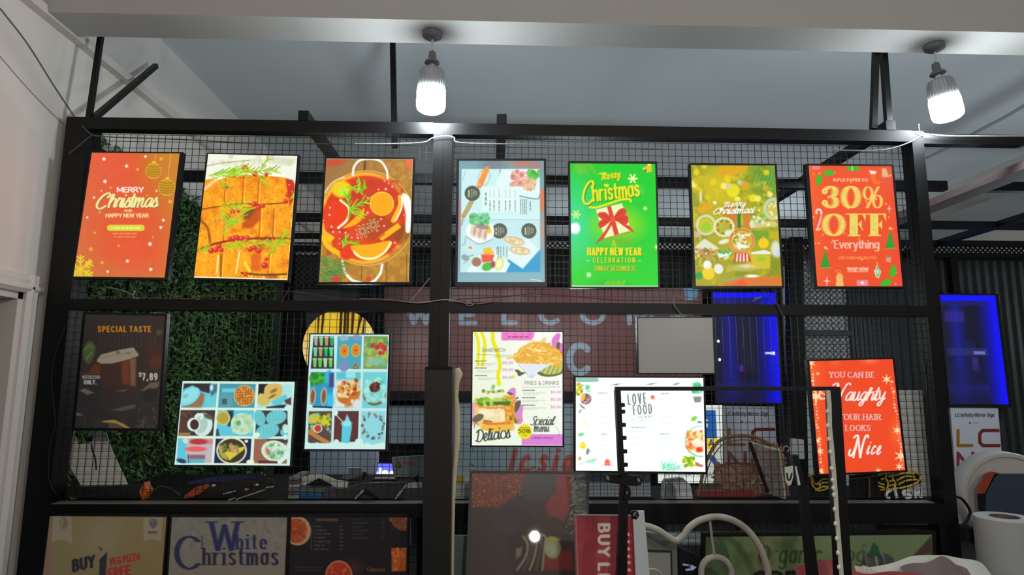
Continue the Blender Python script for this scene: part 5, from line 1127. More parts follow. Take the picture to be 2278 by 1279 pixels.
def art_love_food(c):
    c.C[:] = (246, 255, 250); c.grad((226, 250, 238), 500, 600, 110, 600, 1.4, .8); tq = (186, 230, 214); tx = (120, 136, 130)
    c.poly([(104, 98), (340, 100), (360, 122), (330, 148), (104, 148)], (134, 180, 168), 4)
    c.poly([(104, 160), (150, 150), (180, 260), (150, 290), (104, 300)], (200, 196, 60), 8); c.dots(26, (108, 170, 180, 290), 8, 16, [(214, 206, 40), (150, 120, 60), (230, 236, 150), (130, 160, 60)], 4, .9); c.dots(20, (195, 180, 260, 250), 8, 16, [(120, 200, 150), (90, 180, 120), (170, 226, 190)], 6, .8); c.ell(215, 335, 58, 62, (150, 110, 110), 0, 4); c.dots(50, (170, 290, 260, 385), 6, 11, [(100, 64, 70), (190, 150, 150), (130, 80, 90), (210, 190, 190)], 3, .9); c.ell(180, 318, 20, 40, (226, 180, 50), 20, 5)
    for x, y, a in ((160, 410, 60), (185, 430, 40), (150, 470, 120)): c.ell(x, y, 22, 9, (120, 130, 116), a, 5)
    c.line([(185, 575), (236, 640)], 18, (226, 226, 150), .9); c.ell(160, 725, 34, 16, (110, 190, 140), -10, 8); c.ell(178, 845, 32, 38, (240, 206, 20), -20, 5); c.ell(170, 835, 14, 14, (250, 232, 90), 0, 6); c.ell(232, 910, 18, 36, (130, 130, 124), 10, 6); c.line([(250, 890), (280, 920)], 5, (150, 150, 140)); c.ell(145, 985, 18, 22, (214, 150, 110), 0, 5); c.line([(130, 1050), (210, 1020), (330, 985)], 6, (120, 180, 150), .8, True); c.poly([(210, 1010), (335, 980), (320, 1050), (280, 1070)], (200, 236, 220), 12, .8); c.sprig(215, 1020, 320, 1000, 7, 30, (120, 190, 150), 4)
    for x0, x1, y in ((480, 610, 172), (870, 990, 165), (1165, 1240, 165)): c.line([(x0, y + 12), ((x0 + x1) / 2, y), (x1, y - 8)], 10, (120, 170, 150), .8, True); c.ell((x0 + x1) / 2, y + 4, 26, 9, (100, 120, 110), -10, 5, .8)
    for x, ys in ((340, (380, 455, 525, 595)), (375, (770, 845, 905)), (700, (690, 760, 835, 905)), (1030, (375, 460, 530, 600)), (1015, (760, 830, 905))):
        for y in ys:
            c.greek(x, y, x + 110, 7, (170, 220, 200), .9); c.greek(x, y + 18, x + 190, 6, (206, 240, 226), .9); c.greek(x, y + 32, x + 150, 6, (214, 244, 232), .9)
    for x, y, w in ((345, 270, 110), (378, 722, 70), (705, 648, 160), (1020, 720, 100), (1030, 276, 90)): c.greek(x, y, x + w, 13, tx, .7, gap=.1)
    c.text('LOVE', 672, 404, 122, (96, 108, 106), .115, .1, rot=-5, track=.26, w=205); c.text('of', 660, 540, 104, (206, 212, 212), .07, rot=-6, shear=.2, track=.1, w=52); c.text('FOOD', 730, 516, 112, (96, 108, 106), .115, .1, rot=-5, track=.26, w=210); c.text('IS ALL WE NEED', 780, 551, 23, (130, 140, 140), .14, rot=-5, track=.24, w=160); c.line([(710, 566), (750, 562), (765, 580), (850, 566), (955, 556)], 5, tx, .7, True)
    c.ell(942, 318, 24, 26, (236, 130, 100), 0, 4); c.ell(934, 312, 10, 14, (220, 90, 70), 0, 5)
    c.dots(60, (1370, 160, 1480, 270), 10, 20, [(90, 200, 140), (60, 170, 110), (160, 226, 180)], 6, .8); c.ell(1430, 300, 58, 14, (226, 240, 236), 0, 3); c.poly([(1384, 310), (1478, 308), (1470, 370), (1402, 376)], (120, 132, 130), 5); c.line([(1290, 265), (1340, 300), (1380, 315)], 5, (150, 170, 150), .8, True); c.ell(1396, 552, 34, 26, (130, 210, 80), -35, 4); c.line([(1362, 575), (1425, 525)], 5, (80, 170, 50)); c.ell(1455, 590, 28, 12, (110, 130, 130), 10, 5)
    c.ell(1470, 800, 178, 172, (150, 190, 186), 0, 4); c.ell(1476, 796, 164, 158, (240, 250, 246), 0, 4); c.ell(1450, 790, 120, 110, (240, 214, 160), 0, 10); c.dots(110, (1320, 680, 1495, 920), 10, 22, [(232, 110, 60), (240, 190, 110), (224, 80, 50), (250, 226, 170), (180, 190, 70), (240, 150, 80)], 5, .8); c.ell(1440, 820, 60, 50, (250, 240, 220), 0, 20, .8); c.ell(1450, 890, 34, 30, (220, 60, 40), 0, 6); c.rect(1498, 600, 1530, 1000, (246, 255, 250))
    c.dots(50, (1280, 975, 1390, 1065), 12, 22, [(160, 196, 30), (190, 220, 60), (120, 160, 30)], 4, .9); c.poly([(1405, 1015), (1500, 1060), (1490, 1080), (1410, 1066)], (186, 110, 90), 5)
    for a in ((1040, 1110, 1120, 1040), (1080, 1115, 1180, 1060), (1100, 1110, 1230, 1090), (1060, 1115, 1060, 1050)): c.sprig(*a, 9, 60, (120, 206, 176), 6)
    c.poly([(415, 1010), (445, 985), (475, 1005), (480, 1062), (415, 1062)], (236, 90, 70), 4, 1); c.line([(378, 1060), (430, 1056), (520, 1066)], 7, (200, 150, 130), .8, True); c.ell(446, 1020, 20, 22, (250, 170, 150), 0, 4, 1, 6)
light_box('wide bright white lit menu box lettered love of food', [(102, 97), (1495, 102), (1520, 1128), (102, 1115)], (1260, 820, 340 / 1673), D - .035, mg=(.010, .007, .009, .010), group=GRP_L, paint=art_love_food, gain=1.25)

def art_naughty(c):
    c.C[:] = (240, 74, 34); c.grad((250, 110, 50), 300, 600, 140, 600, 1.2, .7); c.glow(700, 90, 120, 60, (255, 160, 110), .7); c.glow(370, 110, 90, 80, (252, 120, 50), .6); c.glow(960, 780, 120, 200, (255, 130, 60), .6)
    w = (255, 236, 214); pk = (250, 150, 190)
    rr = c.rnd
    def spr(x, y, r, k=.9): c.flake(x, y, r, (255, 206, 130), r * .22, k, False); c.star(x, y, r * .8, (255, 224, 170), 6, .5)
    for x, y, r in ((860, 275, 44), (995, 1000, 56), (960, 760, 40), (150, 120, 34), (208, 220, 18), (158, 290, 20), (190, 440, 60), (210, 860, 34), (230, 960, 36), (240, 1140, 28), (780, 1140, 30), (980, 1100, 36), (925, 395, 18), (910, 300, 16), (205, 735, 16)): spr(x, y, r, .8)
    for i in range(34): x = 135 + i * 3.2; y = 100 + i * 32; c.ell(x + rr.uniform(0, 22), y, rr.uniform(4, 12), None, (255, 220, 170), 0, 4, .9)
    for i in range(26): x = 905 + i * 4; y = 330 + i * 31; c.ell(x + rr.uniform(-8, 20), y, rr.uniform(4, 12), None, (255, 206, 170), 0, 4, .8)
    for dx, col in ((5, (190, 40, 90)), (0, w)):
        c.text('YOU CAN BE', 315 + dx, 259 + dx * .6, 56, col, .15, .07, track=.3, serif=True, w=432)
        c.text('N', 320 + dx, 470 + dx, 150, col, .11, .09, sx=1.0, shear=.24, script=True)
        c.text('aughty', 458 + dx, 486 + dx, 130, col, .13, .09, shear=.24, script=True, track=.0, w=390)
        c.text('YOUR HAIR', 404 + dx, 664 + dx * .6, 56, col, .15, .07, track=.3, serif=True, w=404)
        c.text('LOOKS', 470 + dx, 767 + dx * .6, 56, col, .15, .07, track=.3, serif=True, w=239)
        c.text('N', 532 + dx, 1016 + dx, 200, col, .1, .08, sx=.62, shear=.1, script=True)
        c.text('ice', 662 + dx, 992 + dx, 126, col, .13, .09, shear=.24, script=True, w=140)
    c.ell(262, 420, 40, 42, w, 0, 3, 1, 12); c.line([(240, 400), (300, 440)], 9, w)
    c.line([(1028, 1132), (1033, 1100), (920, 90)], 6, (250, 150, 210), .7)
light_box('glowing red box reading you can be naughty, on the lower right', [(125, 100), (915, 80), (1035, 1133), (222, 1168)], (1770, 780, 280 / 1194), D - .035, mg=(.010, .008, .010, .008), group=GRP_L, paint=art_naughty)

# ================================================================== unlit boxes on the frame
G_UN = 3.2      # print reflectance per painted tone: the tones were judged in the dim room
def art_coffee(c):
    c.C[:] = (52, 47, 45); c.grad((44, 44, 46), 500, 600, 400, 1000, 1, .9); c.speckle((62, 54, 46), 60, .5, .7, .6, 2, (150, 700, 800, 1090)); c.glow(760, 420, 140, 300, (74, 44, 34), .9); c.rect(740, 90, 870, 300, (58, 42, 38), 30, .6)
    c.text('SPECIAL TASTE', 271, 239, 56, (196, 128, 32), .22, .18, track=.34, w=476)
    for i in range(13): c.line([(300 + i * 40, 285), (296 + i * 40, 368)], 9, (63, 57, 53), .9)
    c.line([(250, 262), (770, 262)], 3, (80, 74, 66), .8)
    c.poly([(190, 320), (240, 350), (250, 420), (200, 520), (160, 500), (140, 420)], (76, 92, 54), 14, .9, True); c.line([(150, 400), (200, 360), (230, 380)], 14, (96, 120, 70), .8, True); c.line([(170, 480), (220, 420)], 14, (110, 130, 70), .7); c.ell(820, 240, 34, 26, (78, 84, 44), -20, 14, .8)
    c.poly([(240, 520), (300, 520), (296, 610), (190, 600)], (104, 52, 38), 18, .9); c.ell(790, 510, 60, 60, (90, 50, 38), 0, 30, .8)
    c.poly([(296, 500), (624, 470), (616, 880), (300, 880)], (66, 46, 40), 8); c.poly([(480, 500), (550, 480), (560, 720), (490, 700)], (112, 62, 44), 26, .9); c.poly([(556, 480), (612, 470), (606, 720), (566, 720)], (128, 96, 74), 14, .9); c.grad((46, 44, 44), 450, 700, 430, 900, 1, .0); c.poly([(280, 720), (620, 740), (640, 960), (260, 960)], (50, 46, 46), 60, .8)
    c.poly([(262, 500), (270, 480), (300, 440), (460, 398), (590, 376), (608, 402), (636, 440), (626, 456), (520, 490), (400, 520), (300, 522)], (150, 142, 126), 4); c.line([(280, 470), (460, 440), (610, 410)], 6, (120, 112, 100), .8, True); c.ell(450, 420, 20, 14, (96, 88, 80), 0, 6, .8); c.ell(540, 430, 20, 8, (96, 88, 80), 0, 6, .6)
    c.text('WEEKEND', 130, 657, 32, (150, 150, 148), .24, .2, track=.3, w=164); c.text('ONLY.', 146, 706, 40, (176, 176, 172), .25, .2, track=.3, w=118); c.greek(150, 612, 280, 6, (130, 100, 80), .6)
    c.text('$', 636, 636, 36, (190, 188, 180), .2); c.text('7,89', 664, 670, 66, (196, 194, 186), .2, .16, track=.3, w=140)
    for pts, col in (([(110, 760), (160, 740), (240, 780), (180, 796)], (110, 106, 98)), ([(660, 760), (740, 690), (820, 680), (810, 730), (720, 760)], (112, 100, 86)), ([(440, 760), (540, 750), (500, 770)], (110, 100, 94)), ([(380, 930), (500, 900), (610, 880), (600, 915), (480, 940)], (80, 86, 80)), ([(75, 945), (140, 970), (120, 985), (80, 975)], (104, 92, 88))):
        c.poly(pts, col, 8, .9)
    c.ell(740, 800, 60, 60, (44, 40, 40), 0, 10); c.poly([(300, 1026), (420, 1014), (500, 1050), (560, 1086), (520, 1090), (430, 1050), (320, 1036)], (150, 132, 76), 4); c.poly([(360, 1040), (440, 1050), (520, 1090), (380, 1090)], (84, 70, 56), 8); c.speckle((92, 90, 92), 26, .62, .78, .6, 8, (620, 850, 800, 1090))
light_box('switched off dark coffee box reading special taste, hung low by the corner post', [(165, 75), (872, 90), (805, 1090), (68, 1085)], (150, 680, S4), D - .035, m=UNLIT, mg=(.012, .010, .010, .012), group='switched off boxes on the frame', gain=2.4, paint=art_coffee)

grey_scr = mat('dull_grey_screen', (126, 129, 126), 0.45, spec=0.4)
def art_blank(c): c.C[:] = (150, 153, 150)
light_box('small blank grey switched off box under the middle rail', [(1690, 254), (2174, 254), (2187, 612), (1696, 612)], (840, 620, 780 / 2278), D - .035, m=UNLIT, mg=(.006, .005, .006, .007), group='switched off boxes on the frame', gain=1.5, paint=art_blank, res=.1)

C184 = 420 / 2278
def art_pizza(c):
    c.C[:] = (100, 92, 66); c.glow(830, 500, 420, 500, (108, 102, 90), .9); c.grad((92, 80, 50), 1100, 0, 1580, 500, 1, .7); c.grad((104, 82, 74), 230, 0, 140, 0, 1, .8)
    c.poly([(215, 150), (430, 155), (440, 500), (330, 440), (190, 470)], (112, 106, 92), 8); c.poly([(1300, 165), (1530, 170), (1510, 470), (1400, 430), (1300, 455)], (108, 100, 84), 8)
    c.ell(340, 235, 42, 66, (82, 80, 70), 0, 4, 1, 10); c.poly([(345, 165), (380, 230), (360, 290), (320, 290)], (80, 78, 66), 6, .8); c.ell(335, 240, 20, 26, (96, 92, 80), 0, 4, 1, 6); c.line([(258, 325), (430, 322)], 7, (90, 84, 74), .8); c.line([(230, 350), (420, 350)], 4, (90, 84, 74), .7)
    c.ell(1418, 235, 50, 54, (70, 66, 76), 0, 4); c.poly([(1370, 250), (1466, 250), (1416, 312)], (70, 66, 76), 4); c.ell(1410, 215, 18, 18, (88, 82, 92), 0, 6); c.greek(1352, 352, 1470, 26, (58, 56, 56), .9, gap=.1); c.greek(1380, 382, 1460, 6, (80, 76, 70), .8)
    c.poly([(755, 520), (785, 535), (795, 585), (765, 565)], (58, 58, 50), 3); c.poly([(808, 525), (802, 575), (790, 560)], (70, 70, 50), 3)
    nv = (36, 34, 44)
    c.text('BUY', 440, 846, 156, nv, .26, .18, rot=-13, shear=.16, track=.24, w=292); c.poly([(740, 716), (862, 590), (832, 1010), (758, 1010), (770, 700)], nv, 3)
    rd = (120, 38, 40)
    c.text('VEG PIZZA', 886, 766, 96, rd, .22, .17, rot=-11, shear=.14, track=.2, w=385); c.text('FREE', 866, 930, 134, rd, .26, .18, rot=-10, shear=.14, track=.24, w=290)
    c.ell(830, 1750, 560, 420, (130, 84, 40), 0, 10); c.ell(830, 1750, 500, 370, (150, 60, 36), 0, 30)
UY = D - .05
def low_box(label, corners, paint, gain, m=UNLIT, **k):
    return light_box(label, corners, (80, 1120, C184), UY, m=m, mg=(.008, .010, .008, .012), hook=False, group='switched off boxes leaning under the lower rail', gain=gain, paint=paint, **k)
low_box('beige pizza offer box leaning at the corner under the frame', [(175, 148), (1583, 157), (1440, 2000), (-48, 2000)], art_pizza, 3.3)
def art_white_xmas(c):
    c.C[:] = (92, 88, 82); c.grad((86, 90, 84), 2000, 500, 1800, 160, 1, .7); c.speckle((76, 80, 74), 60, .5, .7, .6, 3, (1600, 160, 3100, 560)); c.speckle((104, 98, 92), 50, .55, .75, .5, 6, (1600, 160, 3100, 560)); c.grad((96, 88, 76), 2000, 700, 2000, 900, 1, .7)
    nv = (26, 32, 62); dk = (30, 26, 42)
    c.text('W', 2086, 578, 362, nv, .16, .04, serif=True, w=380)
    c.text('hite', 2412, 557, 180, nv, .18, .06, serif=True, track=.3, w=380)
    c.text('C', 1668, 806, 416, (28, 36, 56), .16, .06, w=340); c.line([(2005, 400), (2008, 520)], 16, (28, 36, 56))
    c.text('hristmas', 2008, 751, 214, dk, .17, .055, serif=True, track=.26, w=925)
low_box('pale box lettered White Christmas in navy under the lower rail', [(1645, 160), (3036, 162), (2979, 1500), (1560, 1500)], art_white_xmas, 3.2)
def art_dark_menu(c):
    c.C[:] = (22, 21, 23); X = 2278; g = (62, 60, 60)
    c.glow(X + 1560, 780, 200, 200, (66, 32, 36), .8)
    c.ell(X + 880, 330, 160, 180, (130, 108, 80)); c.ell(X + 860, 330, 135, 150, (122, 52, 30), 0, 8); c.dots(40, (X + 800, 210, X + 980, 450), 10, 26, [(140, 76, 40), (110, 40, 26), (96, 60, 36), (134, 60, 30)], 8, .8)
    c.rect(X + 1105, 180, X + 1365, 212, (74, 66, 36), 8, .8); c.line([(X + 1050, 270), (X + 1046, 560)], 16, (52, 50, 52), .8)
    for i, y in enumerate((278, 324, 370, 416, 464, 510, 556)): c.greek(X + 1080, y, X + 1180 + (i * 53) % 120, 20, g, .7, gap=.1); c.greek(X + 1380, y, X + 1430, 18, g, .7)
    for i, y in enumerate((190, 236, 282, 328, 374, 420)): c.greek(X + 1540, y, X + 1660 + (i * 67) % 130, 18, (44, 43, 45), .8, gap=.1); c.greek(X + 1890, y, X + 1930, 16, (44, 43, 45), .8)
    c.poly([(X + 1975, 165), (X + 2200, 165), (X + 2195, 330), (X + 2130, 335), (X + 2040, 280)], (92, 50, 36), 10, .9); c.dots(20, (X + 1990, 170, X + 2190, 310), 8, 20, [(110, 74, 50), (70, 40, 30), (84, 66, 40)], 6, .8)
    c.poly([(X + 2010, 545), (X + 2195, 540), (X + 2190, 820), (X + 2015, 825)], (130, 62, 26), 8); c.dots(40, (X + 2020, 550, X + 2185, 815), 8, 22, [(150, 84, 40), (110, 44, 20), (126, 70, 40)], 6, .8)
    c.ell(X + 1376, 880, 166, 190, (124, 84, 60)); c.ell(X + 1376, 885, 148, 170, (130, 40, 30), 0, 6); c.dots(30, (X + 1250, 760, X + 1500, 1000), 10, 26, [(150, 60, 44), (112, 30, 24), (140, 90, 60)], 8, .7)
    c.greek(X + 840, 776, X + 1180, 14, g, .5); c.greek(X + 840, 812, X + 1180, 14, g, .5); c.text('Classics', X + 1716, 824, 46, (112, 76, 36), .15, .08, track=.26, w=216)
low_box('dark menu box with pizza pictures under the frame beside the tall black case', [(2278 + 805, 160), (2278 + 2205, 160), (2278 + 2180, 1500), (3022, 1500)], art_dark_menu, 3.0)

# ================================================================== foreground on the shop side
gloss_black = mat('gloss_black_panel', (16, 18, 19), 0.22, spec=0.5, noise=0.2, nscale=3)
# tall black case with a cream strip down its side
KY = D - .24
tc = thing('tall_case', 'tall matt black case standing in front of the doubled middle post', 'case', P(978, 1300, KY))
a = [P(945, 818, KY), P(1006, 818, KY), P(1000, 1420, KY), P(937, 1420, KY)]
MB().prism(a, (0, .12, 0)).build('case_body', mat('black_case', (17, 19, 19), .5, noise=.2, nscale=4), tc)
MB().hexa([p + Vector((0, -.003, 0)) for p in (P(946, 816, KY), P(1006, 816, KY), P(1006, 822, KY), P(946, 822, KY))], [p + Vector((0, .122, 0)) for p in (P(946, 816, KY), P(1006, 816, KY), P(1006, 822, KY), P(946, 822, KY))]).build('case_cap', black_matt, tc)
cream = mat('cream_foam', (206, 196, 164), 0.6, noise=.06)
cp = [(1013, 819, .012), (1016, 832, .020), (1012, 850, .013), (1011, 880, .010), (1013, 920, .014), (1013, 980, .014), (1010, 1020, .011), (1007, 1060, .010), (1005, 1110, .008), (1004, 1180, .007), (1003, 1290, .007)]
MB().tube([P(x + 3.5, y, KY + .04) for x, y, r in cp], [r for x, y, r in cp], 10).build('foam_strip', cream, None, True, label='cream plastic strip hanging down the edge of the tall black case', cat='plastic strip')

# Christmas bauble box standing in front of the lower rail
C234 = 440 / 1882
def art_bauble(c):
    c.C[:] = (46, 42, 40)
    c.poly([(205, 310), (760, 310), (690, 470), (580, 600), (450, 680), (205, 670)], (88, 50, 40), 30); c.grad((60, 44, 40), 300, 600, 300, 720, 1, .5)
    c.poly([(980, 310), (1180, 310), (1140, 700), (1080, 800), (930, 740), (900, 640), (1010, 480)], (94, 44, 42), 24)
    for _ in range(420):
        x, y = c.rnd.uniform(210, 740), c.rnd.uniform(315, 670)
        if x + y * .9 < 1180: c.ell(x, y, c.rnd.uniform(2, 6), None, c.rnd.choice([(132, 82, 62), (160, 110, 84), (112, 58, 46), (120, 60, 40)]), 0, 3, .8)
    for _ in range(160): c.ell(c.rnd.uniform(930, 1150), c.rnd.uniform(330, 760), c.rnd.uniform(2, 5), None, c.rnd.choice([(124, 62, 58), (140, 84, 70), (110, 40, 44)]), 0, 3, .7)
    c.ell(850, 420, 160, 200, (56, 56, 54), 20, 50, .95); c.ell(420, 960, 420, 280, (50, 44, 42), 10, 30, .9); c.ell(620, 760, 240, 160, (52, 46, 46), -30, 50, .8)
    for i in range(200):
        y = c.rnd.uniform(320, 960); x = 1215 + c.rnd.uniform(-75, 85) - (60 if y > 760 else 0) * c.rnd.random(); a = c.rnd.uniform(-1.1, .5); L = c.rnd.uniform(20, 50)
        c.line([(x, y), (x + L * math.cos(a), y + L * math.sin(a))], c.rnd.uniform(3, 8), c.rnd.choice([(52, 70, 58), (92, 112, 100), (40, 52, 44), (120, 134, 126), (66, 90, 70)]), .9)
    c.poly([(900, 1150), (1160, 1080), (1180, 1279), (880, 1279)], (104, 42, 36), 30, .9)
    for i in range(5): c.line([(640 + i * 60, 1279), (720 + i * 44, 1160 - i * 10), (740 + i * 42, 1040 - i * 20), (700 + i * 30, 960 - i * 4)], 24, [(112, 98, 78), (70, 60, 50)][i % 2], .9, True)
    c.ell(975, 1065, 82, 108, (112, 112, 82), -10, 10); c.ell(960, 1080, 50, 70, (126, 130, 106), -10, 30); c.ell(980, 990, 60, 24, (130, 120, 60), 0, 16); c.poly([(625, 1080), (690, 1060), (680, 1140), (630, 1180)], (104, 82, 64), 10)
light_box('large dark Christmas box with red glitter, bauble and mirror-like gloss', [(215, 308), (1306, 318), (1290, 2000), (150, 2000)], (1000, 980, C234), D - .13, tilt=19, m=GLOSS, mg=(.010, .010, .010, .014), thick=.05, gain=2.0, paint=art_bauble)

# red banner with sideways lettering
def art_buy(c):
    c.C[:] = (112, 44, 50); c.grad((92, 40, 44), 1200, 1279, 1300, 720, 1, .5); c.speckle((124, 52, 58), 90, .5, .7, .5, 4); c.line([(1200, 720), (1225, 1400)], 9, (140, 96, 96), .9)
    c.text('BUY LIC', 1408, 785, 122, (150, 144, 138), .26, .2, rot=90, track=.36, w=640)
    c.rect(1590, 735, 1790, 1500, (110, 32, 38))
    for i, y in enumerate((890, 960, 1030, 1100, 1160, 1230, 1300)): c.poly([(1680 + i * 2, y), (1705 + i * 2, y - 14), (1712 + i * 2, y + 20), (1690 + i * 2, y + 16)], (180, 150, 150), 3, .9); c.line([(1725, y - 10), (1735, y + 20)], 6, (150, 110, 110), .7)
BY = 2.42
bn = light_box('red banner board with big sideways pale lettering, left of the black pole', [(1190, 718), (1735, 722), (1800, 1700), (1228, 1700)], (1000, 980, C234), BY, m=UNLIT, mg=(.004, .004, .004, .004), thick=.012, gain=2.6, paint=art_buy, name='banner_board', cat='banner', fmat=mat('banner_edge', (120, 96, 96), .6))
q = [P(x, y, 2.40) for x, y in ((1408, 1137), (1433, 1137), (1447, 1300), (1415, 1300))]
MB().prism(q, (0, .012, 0)).build('white_strip_board', mat('white_board', (196, 206, 208), .4), None, label='narrow white board standing beside the red banner', cat='board')

# black metal stand: portal frame with an LED strip down its inner edge
SY = 2.2
st = thing('display_stand', 'thin black open stand frame in front of the white menu box', 'stand', P(1620, 1500, SY))
def pbar(name, pts, Y, t, parent, m=black, **k):
    w = [P(x, y, Y) for x, y in pts]
    if 3.12 < Y < 3.9:              # stands on the counter
        for p_ in w: p_.z = max(p_.z, .9385)
    return MB().prism(w, (0, t, 0)).build(name, m, parent, **k)
pbar('top_bar', [(1369, 860), (1868, 860), (1868, 869), (1369, 869)], SY, .02, st)
pbar('upright', [(1369, 869), (1381, 869), (1390, 1056), (1378, 1056)], SY, .03, st)
pbar('upright', [(1846, 861), (1870, 861), (1904, 1420), (1872, 1420)], SY - .003, .035, st)
for y_ in (901, 915.5, 945, 974, 1004, 1034):
    pbar('clip', [(1381 + (y_ - 869) * .048, y_ - 4.5), (1388.5 + (y_ - 869) * .05, y_ - 4), (1389 + (y_ - 869) * .05, y_ + 4), (1381.5 + (y_ - 869) * .048, y_ + 5)], SY + .006, .012, st)
# led strip with its beads
ledm = mat('led_tape', (196, 198, 180), .5); bead = mat('led_lens', (225, 226, 214), .25)
ls = thing('led_strip', 'cream LED module string hanging inside the open black stand', 'led strip', P(1862, 1400, SY - .01))
lp = [(1842, 868), (1845, 900), (1846, 950), (1851, 1000), (1855, 1050), (1859, 1100), (1862, 1150), (1866, 1200), (1870, 1250), (1875, 1320)]
tm = MB()
for i in range(len(lp) - 1):
    (x0, y0), (x1, y1) = lp[i], lp[i + 1]
    tm.prism([P(x0 - 4, y0, SY - .012), P(x0 + 5, y0, SY - .012), P(x1 + 5, y1, SY - .012), P(x1 - 4, y1, SY - .012)], (0, .004, 0))
tm.build('tape', ledm, ls)
for i, y in enumerate((915, 947, 977, 1005, 1042, 1068, 1086, 1101, 1133, 1165, 1198, 1230, 1262)):
    x = np.interp(y, [p_[1] for p_ in lp], [p_[0] for p_ in lp])
    MB().sphere(P(x - 4, y, SY - .017), .0068, 8, (1, 1, 1.25)).build('led_lens', bead, ls, True)
# slim pole with slotted mounting plates, left of the stand
slot_m = mat('dull_steel', (150, 154, 154), .35, metal=.7)
PY = SY + .04
pol = thing('mounting_pole', 'black pole with slotted mounting plates under the white menu box', 'pole', P(1385, 1500, PY))
pbar('pole', [(1383, 1050), (1398, 1050), (1393, 1440), (1366, 1440)], PY, .03, pol)
def plate(pts, slots):
    o = pbar('mounting_plate', pts, PY - .008, .006, pol)
    for (cx, cy, rx, ry, rot) in slots:
        m = MB(); c0 = P(cx, cy, PY - .0095); sx = (P(cx + 1, cy, PY) - P(cx, cy, PY)).length
        n = 14; a = math.radians(rot)
        ring = []
        for k in range(n):
            t = 2 * math.pi * k / n; u = rx * math.cos(t); v = ry * math.sin(t)
            ring.append(c0 + Vector(((u * math.cos(a) - v * math.sin(a)) * sx, 0, -(u * math.sin(a) + v * math.cos(a)) * sx)))
        m.prism(ring, (0, .001, 0)); m.build('slot', slot_m, o)
plate([(1342, 1057), (1352, 1054), (1420, 1058), (1430, 1066), (1426, 1078), (1418, 1081), (1392, 1080), (1370, 1076), (1348, 1072)], [(1352, 1063, 3.5, 6, -25), (1421, 1068, 3, 5, -20)])
plate([(1392, 1080), (1402, 1084), (1404, 1100), (1400, 1110), (1388, 1112)], [(1395, 1096, 2, 3, 0)])
plate([(1402, 1140), (1410, 1135), (1419, 1137), (1422, 1148), (1416, 1156), (1406, 1154)], [(1412, 1143, 2.6, 6, 35), (1417, 1149, 1.5, 2, 0)])
# slanted black leg with a pale slotted bracket
LY = 2.24
lg = thing('easel_leg', 'slanted black leg with a pale smile-slotted bracket at its top', 'easel', P(1818, 1440, LY))
pbar('leg', [(1762, 1015), (1776, 1012), (1800, 1110), (1842, 1440), (1818, 1440), (1784, 1110)], LY, .028, lg)
o = pbar('bracket', [(1747, 1040), (1764, 1036), (1765, 1060), (1760, 1078), (1754, 1081), (1749, 1072)], LY - .012, .006, lg, mat('pale_bracket', (190, 198, 184), .4))
m = MB().tube([P(x, y, LY - .014) for x, y in spline([(1751, 1052), (1753, 1066), (1758, 1066), (1762, 1052)], 6)], .0024, 6); m.build('slot', black_matt, o); 
pbar('bracket_edge', [(1769, 1038), (1772, 1037), (1781, 1078), (1776, 1080)], LY - .006, .004, lg, MATS['pale_bracket'])
pbar('clamp', [(1740, 992), (1745, 988), (1758, 994), (1757, 1008), (1748, 1012), (1741, 1006)], LY - .004, .01, lg)
MB().tube([P(x, y, LY - .012) for x, y in spline([(1743, 1004), (1744, 995), (1750, 993), (1756, 999), (1750, 1006)], 5)], .0022, 6).build('clamp_slot', slot_m, lg)
# small tilted glass frame
GYY = 3.142
gf = thing('glass_panel', 'small tilted clear panel with black and pale edges behind the mesh', 'glass panel', P(1712, 1108, GYY))
g4 = [(1668, 984), (1733, 1001), (1746, 1108), (1708, 1094)]
gl = mat('clear_acrylic', (190, 200, 200), .05, spec=.5, alpha=.16)
pbar('pane', g4, GYY, .006, gf, gl)
for i, (wd, mm) in enumerate(((.012, MATS['pale_bracket']), (.008, MATS['pale_bracket']), (.006, slot_m), (.014, black))):
    A, B = g4[i], g4[(i + 1) % 4]
    MB().bar(P(*A, GYY), P(*B, GYY), wd, .012).build('edge_strip', mm, gf)

# bent white neon tube frame (two arches) and a small inner loop
NY = D - .36
nt_ = thing('tube_frame', 'bent white tube frame of two arches standing by the green organic panel', 'tube frame', P(1580, 1420, NY))
wt = mat('white_tube', (168, 165, 154), .4)
def np_(pts): return [P(1380 + x * .20246, 1020 + y * .20246, NY) for x, y in spline(pts, 8)]
MB().tube(np_([(200, 735), (300, 745), (420, 790), (540, 870), (620, 900), (690, 850), (760, 755), (880, 675), (1060, 640), (1240, 680), (1400, 790), (1520, 950), (1590, 1120), (1630, 1300), (1640, 1700)]), .0135, 12).build('arch', wt, nt_, True)
MB().tube(np_([(985, 690), (1005, 860), (1035, 1070)]), .0055, 8).build('stay', wt, nt_, True)
MB().tube(np_([(885, 1700), (890, 1280), (905, 1170), (970, 1100), (1060, 1085), (1150, 1120), (1210, 1200), (1225, 1300), (1228, 1700)]), .0125, 12).build('inner_loop', wt, nt_, True)
